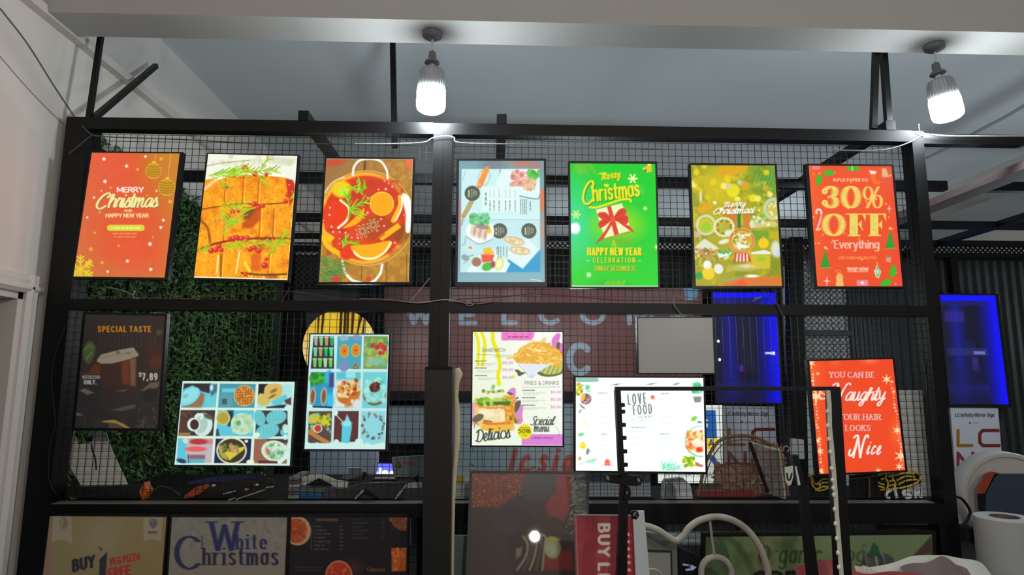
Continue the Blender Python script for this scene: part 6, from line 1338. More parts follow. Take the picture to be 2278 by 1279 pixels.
# grey unit with a pale screen
MYY = D - .26
gu = thing('monitor', 'grey box monitor with a pale screen tucked behind the white tubes', 'monitor', P(1475, 1420, MYY))
pbar('monitor_body', [(1434, 1184), (1506, 1192), (1510, 1420), (1436, 1420)], MYY, .05, gu, mat('grey_plastic', (112, 118, 112), .45))
pbar('monitor_bezel', [(1437, 1222), (1495, 1225), (1499, 1420), (1440, 1420)], MYY - .004, .004, gu, mat('dark_bezel', (44, 46, 46), .4))
pbar('monitor_screen', [(1438, 1229), (1491, 1230), (1495, 1420), (1441, 1420)], MYY - .007, .003, gu, mat('pale_screen', (150, 154, 144), .3))
MB().tube(np_([(310, 1215), (380, 1220), (440, 1260), (460, 1330)]), .005, 8).build('cable', wt, None, True, label='short pale cable looping over the grey monitor', cat='cable')
# black carton with a blue and white wing mark
cb = thing('carton', 'black carton with a blue and white mark beside the grey monitor', 'box', P(1533, 1420, MYY))
pbar('carton_body', [(1509, 1218), (1560, 1240), (1562, 1420), (1512, 1420)], MYY + .02, .1, cb, black_matt)
wm_ = mat('glow_white_print', (220, 232, 250), .5); bm_ = mat('blue_print', (60, 110, 220), .5)
f6 = lambda x, y: (1380 + x * .20246, 1020 + y * .20246)
pbar('mark', [f6(680, 1155), f6(740, 1160), f6(800, 1175), f6(838, 1195), f6(800, 1225), f6(720, 1236), f6(715, 1215), f6(770, 1205), f6(740, 1180), f6(690, 1175)], MYY + .017, .002, cb, wm_)
pbar('mark', [f6(745, 1168), f6(775, 1172), f6(770, 1215), f6(758, 1210)], MYY + .0155, .0015, cb, bm_)

# green organic food panel
def art_organic(c):
    c.C[:] = (74, 86, 56); c.grad((92, 108, 84), 900, 950, 3300, 900, 1, .6); c.speckle((58, 72, 44), 160, .5, .75, .7, 3, (930, 850, 2000, 1400)); c.glow(2300, 900, 500, 300, (96, 112, 80), .5)
    c.poly([(940, 860), (1110, 860), (1180, 1060), (1100, 1260), (960, 1200)], (58, 72, 50), 20, .8, True); c.line([(1080, 880), (1150, 1000), (1240, 1260)], 26, (38, 66, 40), .8, True)
    for i in range(10): c.ell(1090 + i * 15, 900 + i * 36, 44, 16, (40, 70, 44), 40 + (i % 2) * 80, 6, .8)
    c.text('Organic', 1500, 1150, 200, (40, 58, 34), .15, .1, shear=.12, track=.2, w=700); c.text('Food', 2330, 1140, 180, (52, 68, 46), .15, .1, shear=.12, track=.2, w=480)
    c.ell(1580, 1060, 90, 140, (96, 84, 64), 20, 14, .8, 30)
    c.text('CREAM', 1440, 1400, 170, (20, 26, 20), .3, .26, track=.36, w=900)
    c.poly([(2720, 1080), (2780, 920), (2850, 1060), (2800, 1130)], (34, 66, 46), 6, 1, True); c.line([(2640, 1040), (2660, 940), (2690, 960)], 16, (56, 70, 50), .8, True)
    c.poly([(3410, 850), (3420, 850), (3420, 1100), (3180, 1100)], (58, 44, 40), 10); c.ell(3400, 1080, 60, 60, (56, 66, 34), 0, 20)
light_box('green organic food panel lying low behind the white tubes', [(935, 856), (3420, 832), (3432, 1400), (925, 1400)], (1380, 1020, 460 / 2272), D - .12, m=UNLIT, mg=(.012, .012, .016, .01), thick=.03, gain=2.4, paint=art_organic, name='panel_box', cat='panel', res=.6)

# white paper roll and the heap on the bench at the right
RYY = 2.5
bench = thing('workbench', 'low workbench that carries the folded vinyl sheets and paper roll', 'table', (1.6, 2.57, 0))
MB().box((1.13, 2.30, .56), (2.05, 2.84, .60)).build('bench_top', mat('bench_board', (120, 100, 84), .6), bench)
for x in (1.15, 1.97):
    for y in (2.33, 2.79): MB().box((x, y, 0), (x + .05, y + .03, .56)).build('leg', black, bench)
def sheet(name, label, pts, Y0, Y1, m, zoff=0.0, cat='sheet', rip=.012, seed=1):
    """a soft sheet draped towards the viewer: pts is its top outline in photo pixels at depth Y0"""
    rnd = random.Random(seed); ph = [rnd.uniform(0, 6) for _ in range(6)]
    n = len(pts)
    sp = spline(pts, 6)
    def fn(u, v):
        i = u * (len(sp) - 1); k = int(min(i, len(sp) - 2)); t = i - k
        x = sp[k][0] * (1 - t) + sp[k + 1][0] * t; y = sp[k][1] * (1 - t) + sp[k + 1][1] * t
        p = P(x, y, Y0); z0 = .602 + zoff
        q = Vector((p.x, Y0 + (Y1 - Y0) * v, z0 + (p.z - z0) * (1 - v) ** 1.4))
        q.z += rip * math.sin(u * 17 + ph[0] + v * 5) * math.sin(v * 6 + ph[1]) * .4
        q.y += rip * math.sin(u * 23 + ph[2]) * .4
        q.z = max(q.z, z0)
        return q
    return MB().grid(fn, 40, 10).build(name, m, None, True, label=label, cat=cat)
sheet('vinyl_sheet', 'white folded vinyl sheet heaped on the bench, running furthest right', [(1935, 1262), (1990, 1250), (2040, 1236), (2090, 1234), (2130, 1241), (2170, 1246), (2190, 1258), (2199, 1285)], 2.62, 2.36, mat('white_vinyl', (196, 198, 190), .35), seed=3)
sheet('vinyl_sheet', 'grey brown printed vinyl fold lying across the white vinyl', [(2000, 1262), (2050, 1250), (2095, 1240), (2125, 1252), (2150, 1268), (2160, 1290)], 2.56, 2.33, mat('brown_grey_vinyl', (112, 100, 98), .4), .006, seed=5)
sheet('vinyl_sheet', 'crumpled dull red vinyl sheet at the foot of the open stand', [(1765, 1262), (1800, 1250), (1850, 1248), (1900, 1266), (1960, 1276), (2040, 1274), (2120, 1280)], 2.48, 2.30, mat('red_vinyl', (142, 52, 58), .35), .003, rip=.02, seed=7)
sheet('plastic_wrap', 'crumpled clear and black plastic wrap between the stand and the white vinyl', [(1905, 1256), (1920, 1240), (1955, 1232), (1985, 1244), (2000, 1262)], 2.66, 2.58, mat('dark_wrap', (70, 74, 72), .3, noise=.6, nscale=30), rip=.03, seed=9, cat='plastic wrap')
sheet('paper_sheet', 'rumpled off white paper at the lower right of the stand', [(1900, 1262), (1920, 1258), (1945, 1268), (1975, 1280)], 2.55, 2.40, mat('off_white_paper', (200, 190, 178), .6), .004, rip=.02, seed=11, cat='paper')
# upright roll
c0 = P(2283, 1162, 2.75); r0 = (P(2283, 1162, 2.75) - P(2223, 1162, 2.75)).length
ro = thing('paper_roll', 'upright white paper roll at the right edge of the aisle', 'paper roll', (c0.x, c0.y + r0, 0))
Mr = Matrix.Translation((c0.x, c0.y + r0, 0)); h_ = c0.z
MB().lathe([(r0 * .5, h_), (r0 - .004, h_), (r0, h_ - .004), (r0, 0.0)], Mr, 40).build('paper', mat('white_paper', (160, 165, 164), .6), ro, True)
MB().lathe([(r0 * .46, h_ - .16), (r0 * .46, h_ + .001), (r0 * .5, h_ + .001), (r0 * .5, h_ - .16)], Mr, 32).build('core', mat('card_core', (96, 84, 72), .7), ro, True)

# ================================================================== inside the booth
# artificial hedge along the left side
HX = -2.06
hd = thing('hedge_wall', 'tall dark green artificial hedge wall along the left side of the booth', 'hedge', (HX, 4.6, 0))
HZ = 2.735
MB().box((HX - .045, D + .13, 0.0), (HX - .02, YB - .1, HZ - .03)).build('backing', mat('hedge_backing', (12, 24, 12), .9), hd)
rng = np.random.default_rng(5)
N = 15000
cy_ = rng.uniform(D + .14, YB - .12, N); cz_ = rng.uniform(.4, HZ, N); cx_ = HX + rng.uniform(-.02, .045, N)
ang = rng.uniform(0, 2 * np.pi, N); L_ = rng.uniform(.018, .034, N); Wd = L_ * .32; tilt = rng.uniform(-.9, .9, N)
u = np.stack([np.sin(tilt), np.cos(ang) * np.cos(tilt), np.sin(ang) * np.cos(tilt)], 1); v = np.stack([rng.uniform(-.5, .5, N), -np.sin(ang), np.cos(ang)], 1)
c_ = np.stack([cx_, cy_, cz_], 1); Lu = u * L_[:, None]; Wv = v * Wd[:, None]
vv = np.stack([c_ - Lu, c_ + Wv, c_ + Lu, c_ - Wv], 1).reshape(-1, 3)
vv[:, 0] = np.clip(vv[:, 0], -2.12, -1.96)
fm = MB(); fm.v = [Vector(p) for p in vv]; fm.f = [tuple(range(4 * i, 4 * i + 4)) for i in range(N)]
fm.build('foliage', mat('hedge_leaf', (66, 112, 46), .5, noise=.6, nscale=3), hd, kind=None)
# pale sheet showing at the torn corner of the hedge
WY = D + .16
ws = [(126, 975), (138, 968), (142, 958), (150, 976), (158, 974), (166, 968), (172, 988), (205, 984), (208, 966), (222, 958), (236, 962), (243, 985), (250, 1004), (289, 1088), (185, 1088), (150, 1030), (133, 1008)]
ws_m = mat('pale_cloth', (226, 226, 216), .8, noise=.08, nscale=10)
MB().prism([P(x, y, WY) for x, y in ws], (0, .004, 0)).build('cloth_sheet', ws_m, None, label='pale torn edged sheet leaning at the foot of the hedge wall', cat='sheet')
MB().tube([P(x, y, WY - .006) for x, y in spline([(203, 986), (206, 1004), (212, 1020), (214, 1045)], 5)], .003, 6).build('sheet_string', black_matt, None, label='thin dark string hanging down the pale torn sheet', cat='string')
# black tube with an orange end
tb = thing('tool_tube', 'long dark tube with an orange diamond end cap on the corner worktop', 'tube', P(230, 1108, D + .12))
MB().bar(P(128, 1093, D + .14), P(318, 1089, D + .12), .05, .044).build('tube_body', mat('dark_case_cloth', (34, 33, 38), .6), tb)
e0 = P(326, 1091, D + .12); ex = .0205; ez = .042
MB().prism([e0 + Vector(p_) for p_ in ((-ex, -.028, 0), (0, -.028, -ez), (ex, -.028, 0), (0, -.028, ez))], (0, .05, 0)).build('end_cap', mat('orange_plastic', (216, 104, 34), .45), tb)
e1 = P(126, 1097, D + .14)
MB().prism([e1 + Vector(p_) for p_ in ((-.018, -.028, -.004), (.01, -.028, -.036), (.016, -.028, .0), (.012, -.028, .036))], (0, .05, 0)).build('end_cap', mat('dull_red_plastic', (96, 44, 44), .5), tb)

# counter behind the lower rail
ct = thing('counter', 'long grey edged counter just behind the lower rail', 'counter', (0, 3.5, 0))
CZ = .938
ctm = mat('counter_laminate', (20, 20, 21), .8, spec=.2, noise=.1)
MB().box((-1.95, D + .066, CZ - .03), (-.31, 3.95, CZ)).build('worktop', ctm, ct); MB().box((-.205, D + .066, CZ - .03), (2.09, 3.55, CZ)).build('worktop', ctm, ct)
MB().box((-1.99, D + .001, .9351), (-.306, D + .065, CZ)).build('edge_strip', mat('grey_edge', (120, 120, 116), .4), ct); MB().box((-.209, D + .001, .9351), (2.09, D + .065, CZ)).build('edge_strip', MATS['grey_edge'], ct)
for x, y in ((-1.9, 3.85), (-.4, 3.85), (-.1, 3.48), (2.0, 3.48)): MB().box((x - .02, y - .02, 0), (x + .02, y + .02, CZ - .03)).build('leg', black, ct)

def CY0(Y): return 3.135 + (Y - 3.2) * .25      # goods stand close behind the mesh
def slab(name, label, pts, Y, t, m, cat, group=None):
    """upright item standing on the counter: its outline in pixels at depth Y"""
    if Y < 3.64: Y = CY0(Y); t = min(t, .02)
    w = [P(x, y, Y) for x, y in pts]
    for p_ in w: p_.z = max(p_.z, CZ + .001)
    return MB().prism(w, (0, t, 0)).build(name, m, None, label=label, cat=cat, group=group)
gC = crop(360, 1000, 400 / 2278)
dkp = mat('black_plastic_sheet', (26, 27, 29), .28, noise=.4, nscale=14); bls = mat('blue_steel_strip', (48, 66, 120), .35)
slab('blue_rule', 'long blue strip lying along the back of the dark sheet pile', [gC(330, 440), gC(330, 410), gC(620, 350), gC(1250, 290), gC(1310, 330), gC(1290, 370), gC(700, 410)], 3.52, .01, bls, 'strip')
slab('sheet_pile', 'pile of glossy black plastic sheets on the counter under the wide food grid box', [gC(290, 640), gC(420, 560), gC(660, 430), gC(900, 400), gC(1290, 360), gC(1400, 380), gC(1420, 470), gC(1300, 510), gC(1000, 640)], 3.40, .10, dkp, 'sheets')
slab('orange_mesh_bag', 'orange netting bag spilling from the black sheet pile', [gC(285, 640), gC(290, 580), gC(360, 530), gC(420, 480), gC(560, 440), gC(600, 470), gC(480, 560), gC(380, 600)], 3.34, .05, mat('orange_net', (196, 88, 44), .6, noise=.4, nscale=60), 'bag')
for k, (x0, y0, x1, y1) in enumerate(((940, 632, 1320, 500), (840, 640, 930, 610), (1320, 480, 1420, 468), (780, 560, 940, 520))):
    MB().bar(P(*gC(x0, y0), 3.142), P(*gC(x1, y1), 3.148), .010, .006).build('aluminium_profile', alu, None, label=['longest pale metal profile slanting over the black sheet pile', 'short metal profile flat on the counter edge by the black sheets', 'short metal profile at the tip of the black sheet pile', 'dull metal profile low on the black sheet pile'][k], cat='metal profile', group='metal profiles on the counter')
for k, (x, y) in enumerate(((1098, 288), (655, 455), (1200, 447), (1075, 505))):
    MB().sphere(P(*gC(x, y), 3.152), .008, 8, (1.4, 1, .7)).build('foil_scrap', mat('foil', (220, 216, 200), .2), None, True, label=['bright foil scrap highest, above the blue strip', 'bright foil scrap over the orange netting bag', 'bright foil scrap at the right of the black sheets', 'pale foil scrap in the middle of the black sheets'][k], cat='scrap', group='foil scraps on the sheet pile')
# magazines and cards
mag = mat('magazine_white', (176, 178, 176), .5); 
for k in range(6):
    p0 = P(*gC(1600 + 8 * (k % 2), 630 - k * 34), 3.17); 
    MB().box((p0.x, 3.17, CZ + .002 + k * .017), (p0.x + .055 - k * .003, 3.37, CZ + .015 + k * .017)).build('magazine', mat('magazine_%d' % (k % 3), [(170, 172, 170), (96, 96, 98), (130, 132, 134)][k % 3], .5), None, label='thin magazine in the short stack beside the teal box', cat='magazine', group='stack of magazines on the counter')
tl = thing('teal_box', 'flat teal blue box on the counter below the tall food grid box', 'box', P(690, 1108, 3.18))
slab_pts = [gC(1735, 632), gC(1745, 530), gC(2040, 540), gC(2040, 632)]
w_ = [P(x, y, 3.17) for x, y in slab_pts]; w_[0].z = w_[3].z = CZ + .001
MB().prism(w_, (0, .03, 0)).build('box_body', mat('teal_card', (30, 96, 140), .5, noise=.2), tl)
w2 = [P(*gC(1730, 500), 3.17), P(*gC(2060, 490), 3.17), P(*gC(2060, 538), 3.17), P(*gC(1735, 528), 3.17)]
MB().prism(w2, (0, .03, 0)).build('box_lid', mat('olive_lid', (110, 116, 92), .5), tl)
slab('purple_box', 'dull purple box beside the teal box on the counter', [gC(2045, 632), gC(2060, 500), gC(2180, 470), gC(2250, 520), gC(2255, 632)], 3.36, .1, mat('purple_card', (84, 66, 88), .6), 'box')
gD = crop(660, 980, 400 / 2278)
slab('white_card', 'pale card sheets standing behind the teal box', [gD(40, 560), gD(60, 470), gD(160, 435), gD(330, 430), gD(500, 500), gD(650, 520), gD(640, 590), gD(440, 590)], 3.62, .01, mat('pale_card', (214, 224, 214), .6), 'card')
slab('dark_tent_card', 'black folded wedge in front of the pale card sheets', [gD(100, 570), gD(270, 480), gD(450, 575)], 3.5, .05, black_matt, 'card')
slab('pale_card_stack', 'pale blank card stack between the wedge and the laptop', [gD(560, 480), gD(600, 430), gD(660, 420), gD(660, 345), gD(830, 345), gD(830, 430), gD(650, 520)], 3.75, .02, mat('grey_card', (190, 202, 202), .6), 'card')
slab('dark_folder', 'large dark grey folder lying below the lit laptop', [gD(460, 610), gD(640, 600), gD(840, 540), gD(1390, 530), gD(1380, 690), gD(1300, 740), gD(540, 740)], 3.34, .03, mat('dark_folder', (52, 56, 58), .5, noise=.15), 'folder')
slab('triangle_stand', 'black triangular stand at the counter edge before the dark folder', [gD(720, 735), gD(850, 610), gD(1030, 735), gD(1000, 740), gD(860, 650), gD(760, 740)], 3.25, .02, black_matt, 'stand')
MB().bar(P(*gD(1250, 735), 3.132), P(*gD(1390, 560), 3.136), .009).build('aluminium_profile', alu, None, label='slim metal rod leaning on the dark folder', cat='metal profile', group='metal profiles on the counter')
MB().bar(P(*gD(740, 735), 3.132), P(*gD(850, 625), 3.136), .009).build('aluminium_profile', alu, None, label='slim metal rod leaning on the black triangular stand', cat='metal profile', group='metal profiles on the counter')
slab('black_wedge', 'tall black wedge by the design poster', [gD(1430, 500), gD(1545, 430), gD(1550, 500), gD(1530, 560), gD(1500, 500)], 3.4, .02, black_matt, 'wedge')
slab('white_carton', 'small pale carton at the foot of the design poster', [gD(1400, 600), gD(1410, 545), gD(1580, 530), gD(1580, 600)], 3.38, .05, mat('grey_card', (190, 202, 202), .6), 'box')
slab('black_bracket', 'black bent bracket poking up beside the pale card stack', [gD(835, 500), gD(835, 395), gD(880, 410), gD(915, 470), gD(900, 480), gD(860, 430), gD(850, 500)], 3.45, .015, black_matt, 'bracket')
# laptop with a glowing screen
lt_ = thing('laptop', 'open laptop glowing blue and white behind the counter', 'laptop', P(855, 1062, 3.72))
def art_lap(c):
    c.C[:] = (84, 92, 226); c.grad((110, 120, 240), 1100, 300, 1100, 420, 1, .6); c.rect(1045, 345, 1082, 420, (240, 240, 255), 4); c.ell(1120, 410, 42, 36, (255, 255, 255), 0, 4); c.ell(1120, 405, 14, 12, (240, 240, 150), 0, 6); c.poly([(1005, 420), (1030, 385), (1045, 420)], (190, 200, 255), 6); c.ell(1205, 405, 24, 22, (255, 255, 255), 0, 5); c.rect(1020, 415, 1225, 424, (255, 255, 255), 3)
lc_ = [(1030, 290), (1210, 292), (1225, 424), (1005, 422)]
cv = Canvas(lc_, 400 / 2278, (0, 0, 0), 1.2); art_lap(cv)
lw = [P(*gD(*q_), 3.74) for q_ in lc_]
cv.build('screen', [p_ + Vector((0, -.002, 0)) for p_ in lw], LIT, lt_, 1.6)
MB().prism([P(*gD(1025, 278), 3.742), P(*gD(1215, 280), 3.742), P(*gD(1230, 432), 3.742), P(*gD(1000, 430), 3.742)], (0, .008, 0)).build('lid', black_matt, lt_)
MB().prism([P(*gD(1000, 432), 3.73), P(*gD(1230, 432), 3.73), P(*gD(1250, 470), 3.73), P(*gD(960, 470), 3.73)], (0, .004, 0)).build('keyboard_base', mat('grey_plastic', (112, 118, 112), .45), lt_)
for k, (x0, x1, y) in enumerate(((960, 1230, 478), (940, 1260, 500), (940, 1200, 530))):
    slab('paper_tray', ['upper', 'middle', 'lower'][k] + ' pale bar of the tray under the laptop', [gD(x0, y + 14), gD(x0 + 20, y - 8), gD(x1, y - 8), gD(x1 + 10, y + 14)], 3.60 - k * .06, .05, [mag, black_matt, mag][k], 'tray', 'trays under the laptop')
# design poster
def art_design(c):
    c.C[:] = (112, 124, 126); c.ell(1295, 310, 34, 46, (120, 96, 30), 0, 5); c.line([(1295, 265), (1295, 345)], 7, (80, 90, 30)); c.poly([(1262, 320), (1330, 320), (1300, 350)], (60, 70, 30), 5); c.text('design', 1350, 308, 50, (150, 60, 60), .18, track=.26, w=170)
    c.ell(1240, 238, 10, None, (150, 90, 90))
light_box('white poster board with a small leaf mark and red word, by the laptop', [(1215, 215), (1603, 192), (1595, 560), (1235, 575)], (660, 980, 400 / 2278), 3.86, m=UNLIT, mg=(.003,) * 4, thick=.006, gain=1.7, paint=art_design, name='poster_board', cat='poster', fmat=mag)
# right bay of the counter
gE = crop(1540, 880, 320 / 1637)
g6 = crop(1380, 1020, 460 / 2272)
yc = thing('yellow_carton', 'white carton with a yellow label beside the tall black case', 'box', P(1028, 1110, 3.175))
pbar('carton_body', [(1012, 1112), (1012, 1054), (1044, 1054), (1044, 1112)], 3.16, .03, yc, mat('white_board', (196, 206, 208), .4))
pbar('label', [(1012, 1073), (1012, 1061), (1034, 1060), (1032, 1073)], 3.156, .003, yc, mat('yellow_print', (190, 170, 40), .5))
slab('blue_bottle', 'small blue tube next to the carton with the yellow label', [(1036, 1112), (1034, 1085), (1040, 1066), (1044, 1066), (1044, 1112)], 3.38, .01, mat('blue_print', (60, 110, 220), .5), 'bottle')
hb_ = thing('machine_cover', 'pale tapered cover with a dark arch on the counter below the white menu box', 'cover', P(1505, 1110, 3.35))
pbar('cover_body', [g6(465, 448), g6(475, 270), g6(500, 230), g6(560, 225), g6(690, 215), g6(770, 290), g6(800, 448)], 3.16, .04, hb_, mat('grey_white_plastic', (214, 222, 224), .5))
pbar('arch_panel', [g6(480, 448), g6(490, 300), g6(530, 260), g6(590, 290), g6(612, 350), g6(615, 448)], 3.156, .003, hb_, mat('mid_grey_plastic', (130, 140, 142), .5))
slab('pale_sheet', 'pale blank sheet standing on the counter behind the slotted pole', [(1308, 1112), (1308, 1052), (1448, 1052), (1448, 1112)], 3.5, .006, mat('dull_wall_board', (170, 186, 196), .7), 'sheet')
# acrylic bowl full of brown paper shreds
BYY = 3.20
bw = thing('acrylic_tub', 'large clear arched tub of crumpled brown paper on the counter', 'tub', P(1640, 1110, BYY))
outline = spline([gE(60, 1165), gE(120, 900), gE(170, 720), gE(300, 520), gE(500, 455), gE(700, 470), gE(860, 540), gE(990, 640), gE(1040, 800), gE(1060, 1000), gE(1080, 1165)], 5)
rim = mat('amber_acrylic_edge', (150, 112, 76), .25)
ol_ = [P(x, y, BYY) for x, y in outline]
for p_ in ol_: p_.z = max(p_.z, CZ + .009)
MB().tube(ol_, .008, 8).build('arched_rim', rim, bw, True)
MB().tube([P(x + 6, y + 10, BYY + .03) for x, y in outline[2:-2]], .003, 6).build('inner_rim', mat('pale_acrylic_edge', (150, 140, 128), .2), bw, True)
oo = [P(x, y, BYY + .01) for x, y in outline]
for p_ in oo: p_.z = max(p_.z, CZ + .002)
MB().prism(oo, (0, .004, 0)).build('front_wall', mat('smoky_acrylic', (150, 130, 112), .05, alpha=.22), bw)
pbar('base_band', [gE(60, 1160), gE(70, 1085), gE(700, 1085), gE(710, 1160)], BYY - .004, .05, bw, mat('red_acrylic', (140, 50, 56), .3))
rn = random.Random(4); sh = MB()
for i in range(700):
    t = rn.random(); x = rn.uniform(270, 1040); y = rn.uniform(540 if x > 660 else 790, 1150)
    if x < 360 and y > 1000: continue
    c = P(*gE(x, y), BYY + rn.uniform(.02, .08)); a = rn.uniform(0, 6.28); L = rn.uniform(.01, .026)
    d1 = Vector((math.cos(a), rn.uniform(-.6, .6), math.sin(a))) * L; d2 = Vector((-math.sin(a), rn.uniform(-.6, .6), math.cos(a))) * L * rn.uniform(.3, .7)
    sh.add([c - d1, c + d2, c + d1, c - d2 + Vector((0, .006, 0))], [(0, 1, 2), (0, 2, 3)])
sh.build('paper_shreds', mat('brown_paper', (206, 160, 138), .7, noise=.35, nscale=25), bw, kind='stuff')
MB().tube([P(*gE(x, y), BYY + .02) for x, y in spline([(270, 820), (400, 770), (560, 770), (720, 790), (840, 830), (1080, 835)], 6)], .006, 6).build('fill_rim', rim, bw, True)

# cigar shaped neon sign
gF = crop(1780, 980, 498 / 2130)
CY = 3.155
cg = thing('cigar_sign', 'yellow line cigar sign with white lettering below the naughty box', 'sign', P(1930, 1110, CY))
yl = mat('yellow_line', (236, 206, 80), .45); wl = mat('white_letter', (240, 246, 248), .45)
def ln(name, paths, r, m, Y=CY, closed=False):
    b = MB()
    for p_ in paths: b.tube([P(*gF(*q_), Y) for q_ in spline(p_, 5)], r, 6)
    return b.build(name, m, cg, True)
pbar('backing', [gF(470, 552), gF(470, 330), gF(990, 300), gF(1150, 320), gF(1150, 400), gF(1020, 450), gF(960, 552)], CY + .012, .006, cg, mat('black_acrylic', (20, 19, 20), .3))
pbar('backing', [gF(85, 552), gF(85, 330), gF(330, 330), gF(330, 552)], CY + .012, .006, cg, mat('black_acrylic', (20, 19, 20), .3))
ln('ribbon', [[(80, 340), (110, 340), (130, 400), (170, 410), (210, 370), (280, 370), (300, 400)], [(110, 360), (120, 430), (160, 460), (210, 440), (290, 440)], [(140, 470), (200, 475), (290, 445)], [(100, 350), (112, 410)], [(180, 430), (220, 400), (290, 405)]], .0042, yl)
ln('cigar', [[(740, 330), (860, 300), (1000, 275), (1090, 290), (1140, 345), (1110, 400), (1000, 440), (880, 460), (760, 468)], [(820, 320), (815, 360), (835, 400), (830, 455)], [(885, 310), (880, 360), (905, 400), (900, 450)], [(900, 330), (1000, 310), (1080, 320)], [(920, 380), (1000, 340), (1090, 345)], [(930, 420), (1010, 380), (1110, 370)], [(740, 400), (800, 420)], [(740, 430), (800, 450)], [(770, 370), (810, 355)], [(840, 340), (875, 335)], [(845, 390), (890, 380)], [(850, 430), (895, 420)]], .0046, yl)
ln('stem', [[(470, 365), (640, 350), (720, 335)], [(655, 340), (660, 545)]], .004, mat('tan_line', (130, 110, 84), .5))
ln('letters', [[(890, 460), (830, 490), (820, 530), (850, 550)], [(900, 460), (920, 545)], [(1060, 470), (990, 480), (985, 510), (1040, 515), (1050, 545)], [(1000, 550), (1040, 550)], [(1085, 455), (1100, 545)], [(1140, 440), (1150, 545)], [(1090, 505), (1150, 495)]], .0075, wl)
# pale board behind the mesh on the right
pbar('pale_board', [(1985, 868), (2062, 868), (2092, 1112), (2000, 1112)], D + .16, .006, None, mat('pale_board', (214, 218, 216), .6), label='pale blank board behind the wire mesh next to the right post', cat='board')
# small white switch box on the upright
pbar('switch_box', [(1763, 976), (1788, 978), (1790, 1021), (1765, 1020)], 5.22, .05, None, mat('white_plastic', (205, 206, 204), .45), label='small white switch box on the heavy rear upright', cat='switch box')

# ------------------------------------------------------------------ back of the booth
gW = (840, 620, 780 / 2278)
WYY = YB - .16
def art_welcome(c):
    c.C[:] = (76, 50, 48); c.glow(600, 400, 900, 500, (86, 56, 52), .7); c.rect(45, 40, 165, 730, (50, 36, 34), 4, .8); c.glow(250, 560, 260, 240, (104, 56, 42), .6)
    wl = (102, 110, 118)
    for ch, x, sx in (('W', 176, 190), ('E', 520, 126), ('L', 795, 108), ('C', 1038, 144), ('O', 1308, 168), ('M', 1614, 180), ('E', 1900, 126)):
        c.text(ch, x, 306, 134, wl, .25, .24, w=sx)
    c.text('C', 1218, 634, 220, wl, .2, .2, w=166)
    c.poly([(1990, 60), (2080, 60), (2075, 130), (2000, 150)], (76, 110, 130), 8); c.poly([(1810, 215), (1920, 215), (1920, 240), (1810, 240)], (70, 110, 130), 6); c.rect(1940, 215, 2050, 240, (140, 150, 150), 6)
light_box('dark red welcome board with pale capitals on the back wall', [(45, 52), (2110, 60), (2110, 735), (45, 728)], gW, WYY, m=UNLIT, mg=(.0, .0, .0, .09), thick=.05, gain=4.0, paint=art_welcome, name='welcome_board', cat='sign board', res=.8)
# white lower wall and its script sign
def art_lcsign(c):
    c.C[:] = (88, 96, 98); rd = (104, 50, 46); c.speckle((78, 92, 98), 200, .4, .7, .5, 2)
    c.text('lc sign', 540, 318, 240, rd, .2, .15, shear=.22, track=.34, w=760); c.line([(640, 290), (720, 300), (800, 260)], 22, rd)
    for i in range(6): c.line([(190 + i * 8, 60 + i * 7), (230 - i * 4, 80 + i * 9)], 5, (56, 66, 70), .7); c.line([(190, 215 + i * 6), (240 - i * 5, 250)], 5, (50, 60, 64), .7)
    c.line([(305, 60), (310, 270)], 9, (56, 62, 66)); c.rect(1660, 300, 1830, 560, (90, 116, 134), 20, .6); c.greek(1430, 520, 1560, 50, (90, 66, 60), .6); c.text('lc', 1720, 540, 100, (60, 84, 130), .14, sx=.8, shear=.2)
LWY = YB - .10
light_box('pale wall board with red script lettering below the welcome board', [(-200, -440), (1900, -440), (1900, 640), (-200, 640)], (1000, 980, C234), LWY, m=UNLIT, mg=(.0, .0, .0, .0), thick=.02, gain=4.6, paint=art_lcsign, name='script_board', cat='sign board', res=.6, fmat=mag)
slab2 = lambda name, label, pts, Y, t, m, cat, group=None: MB().prism([P(x, y, Y) for x, y in pts], (0, t, 0)).build(name, m, None, label=label, cat=cat, group=group)
pbar('cross_shelf', [(870, 988), (945, 988), (945, 1000), (870, 1000)], 4.9, .04, bf)
slab2('pale_wall_board', 'pale blank board low on the back wall between moon sign and middle post', [(866, 902), (950, 902), (950, 986), (866, 986)], YB - .03, .01, mat('dull_wall_board', (170, 186, 196), .7), 'board')
slab2('black_curtain', 'black panel behind the laptop at the back', [(838, 1000), (948, 1000), (948, 1100), (838, 1100)], 4.6, .02, black_matt, 'panel')
slab2('grey_backdrop', 'grey cloth backdrop under the tall food grid box', [(690, 990), (842, 990), (842, 1090), (690, 1090)], 4.5, .02, mat('grey_cloth', (214, 226, 245), .8), 'backdrop')
slab2('black_post_panel', 'dark upright cabinet side between hedge and backdrop', [(642, 690), (676, 690), (690, 1105), (625, 1105)], 5.6, .05, black_matt, 'panel')
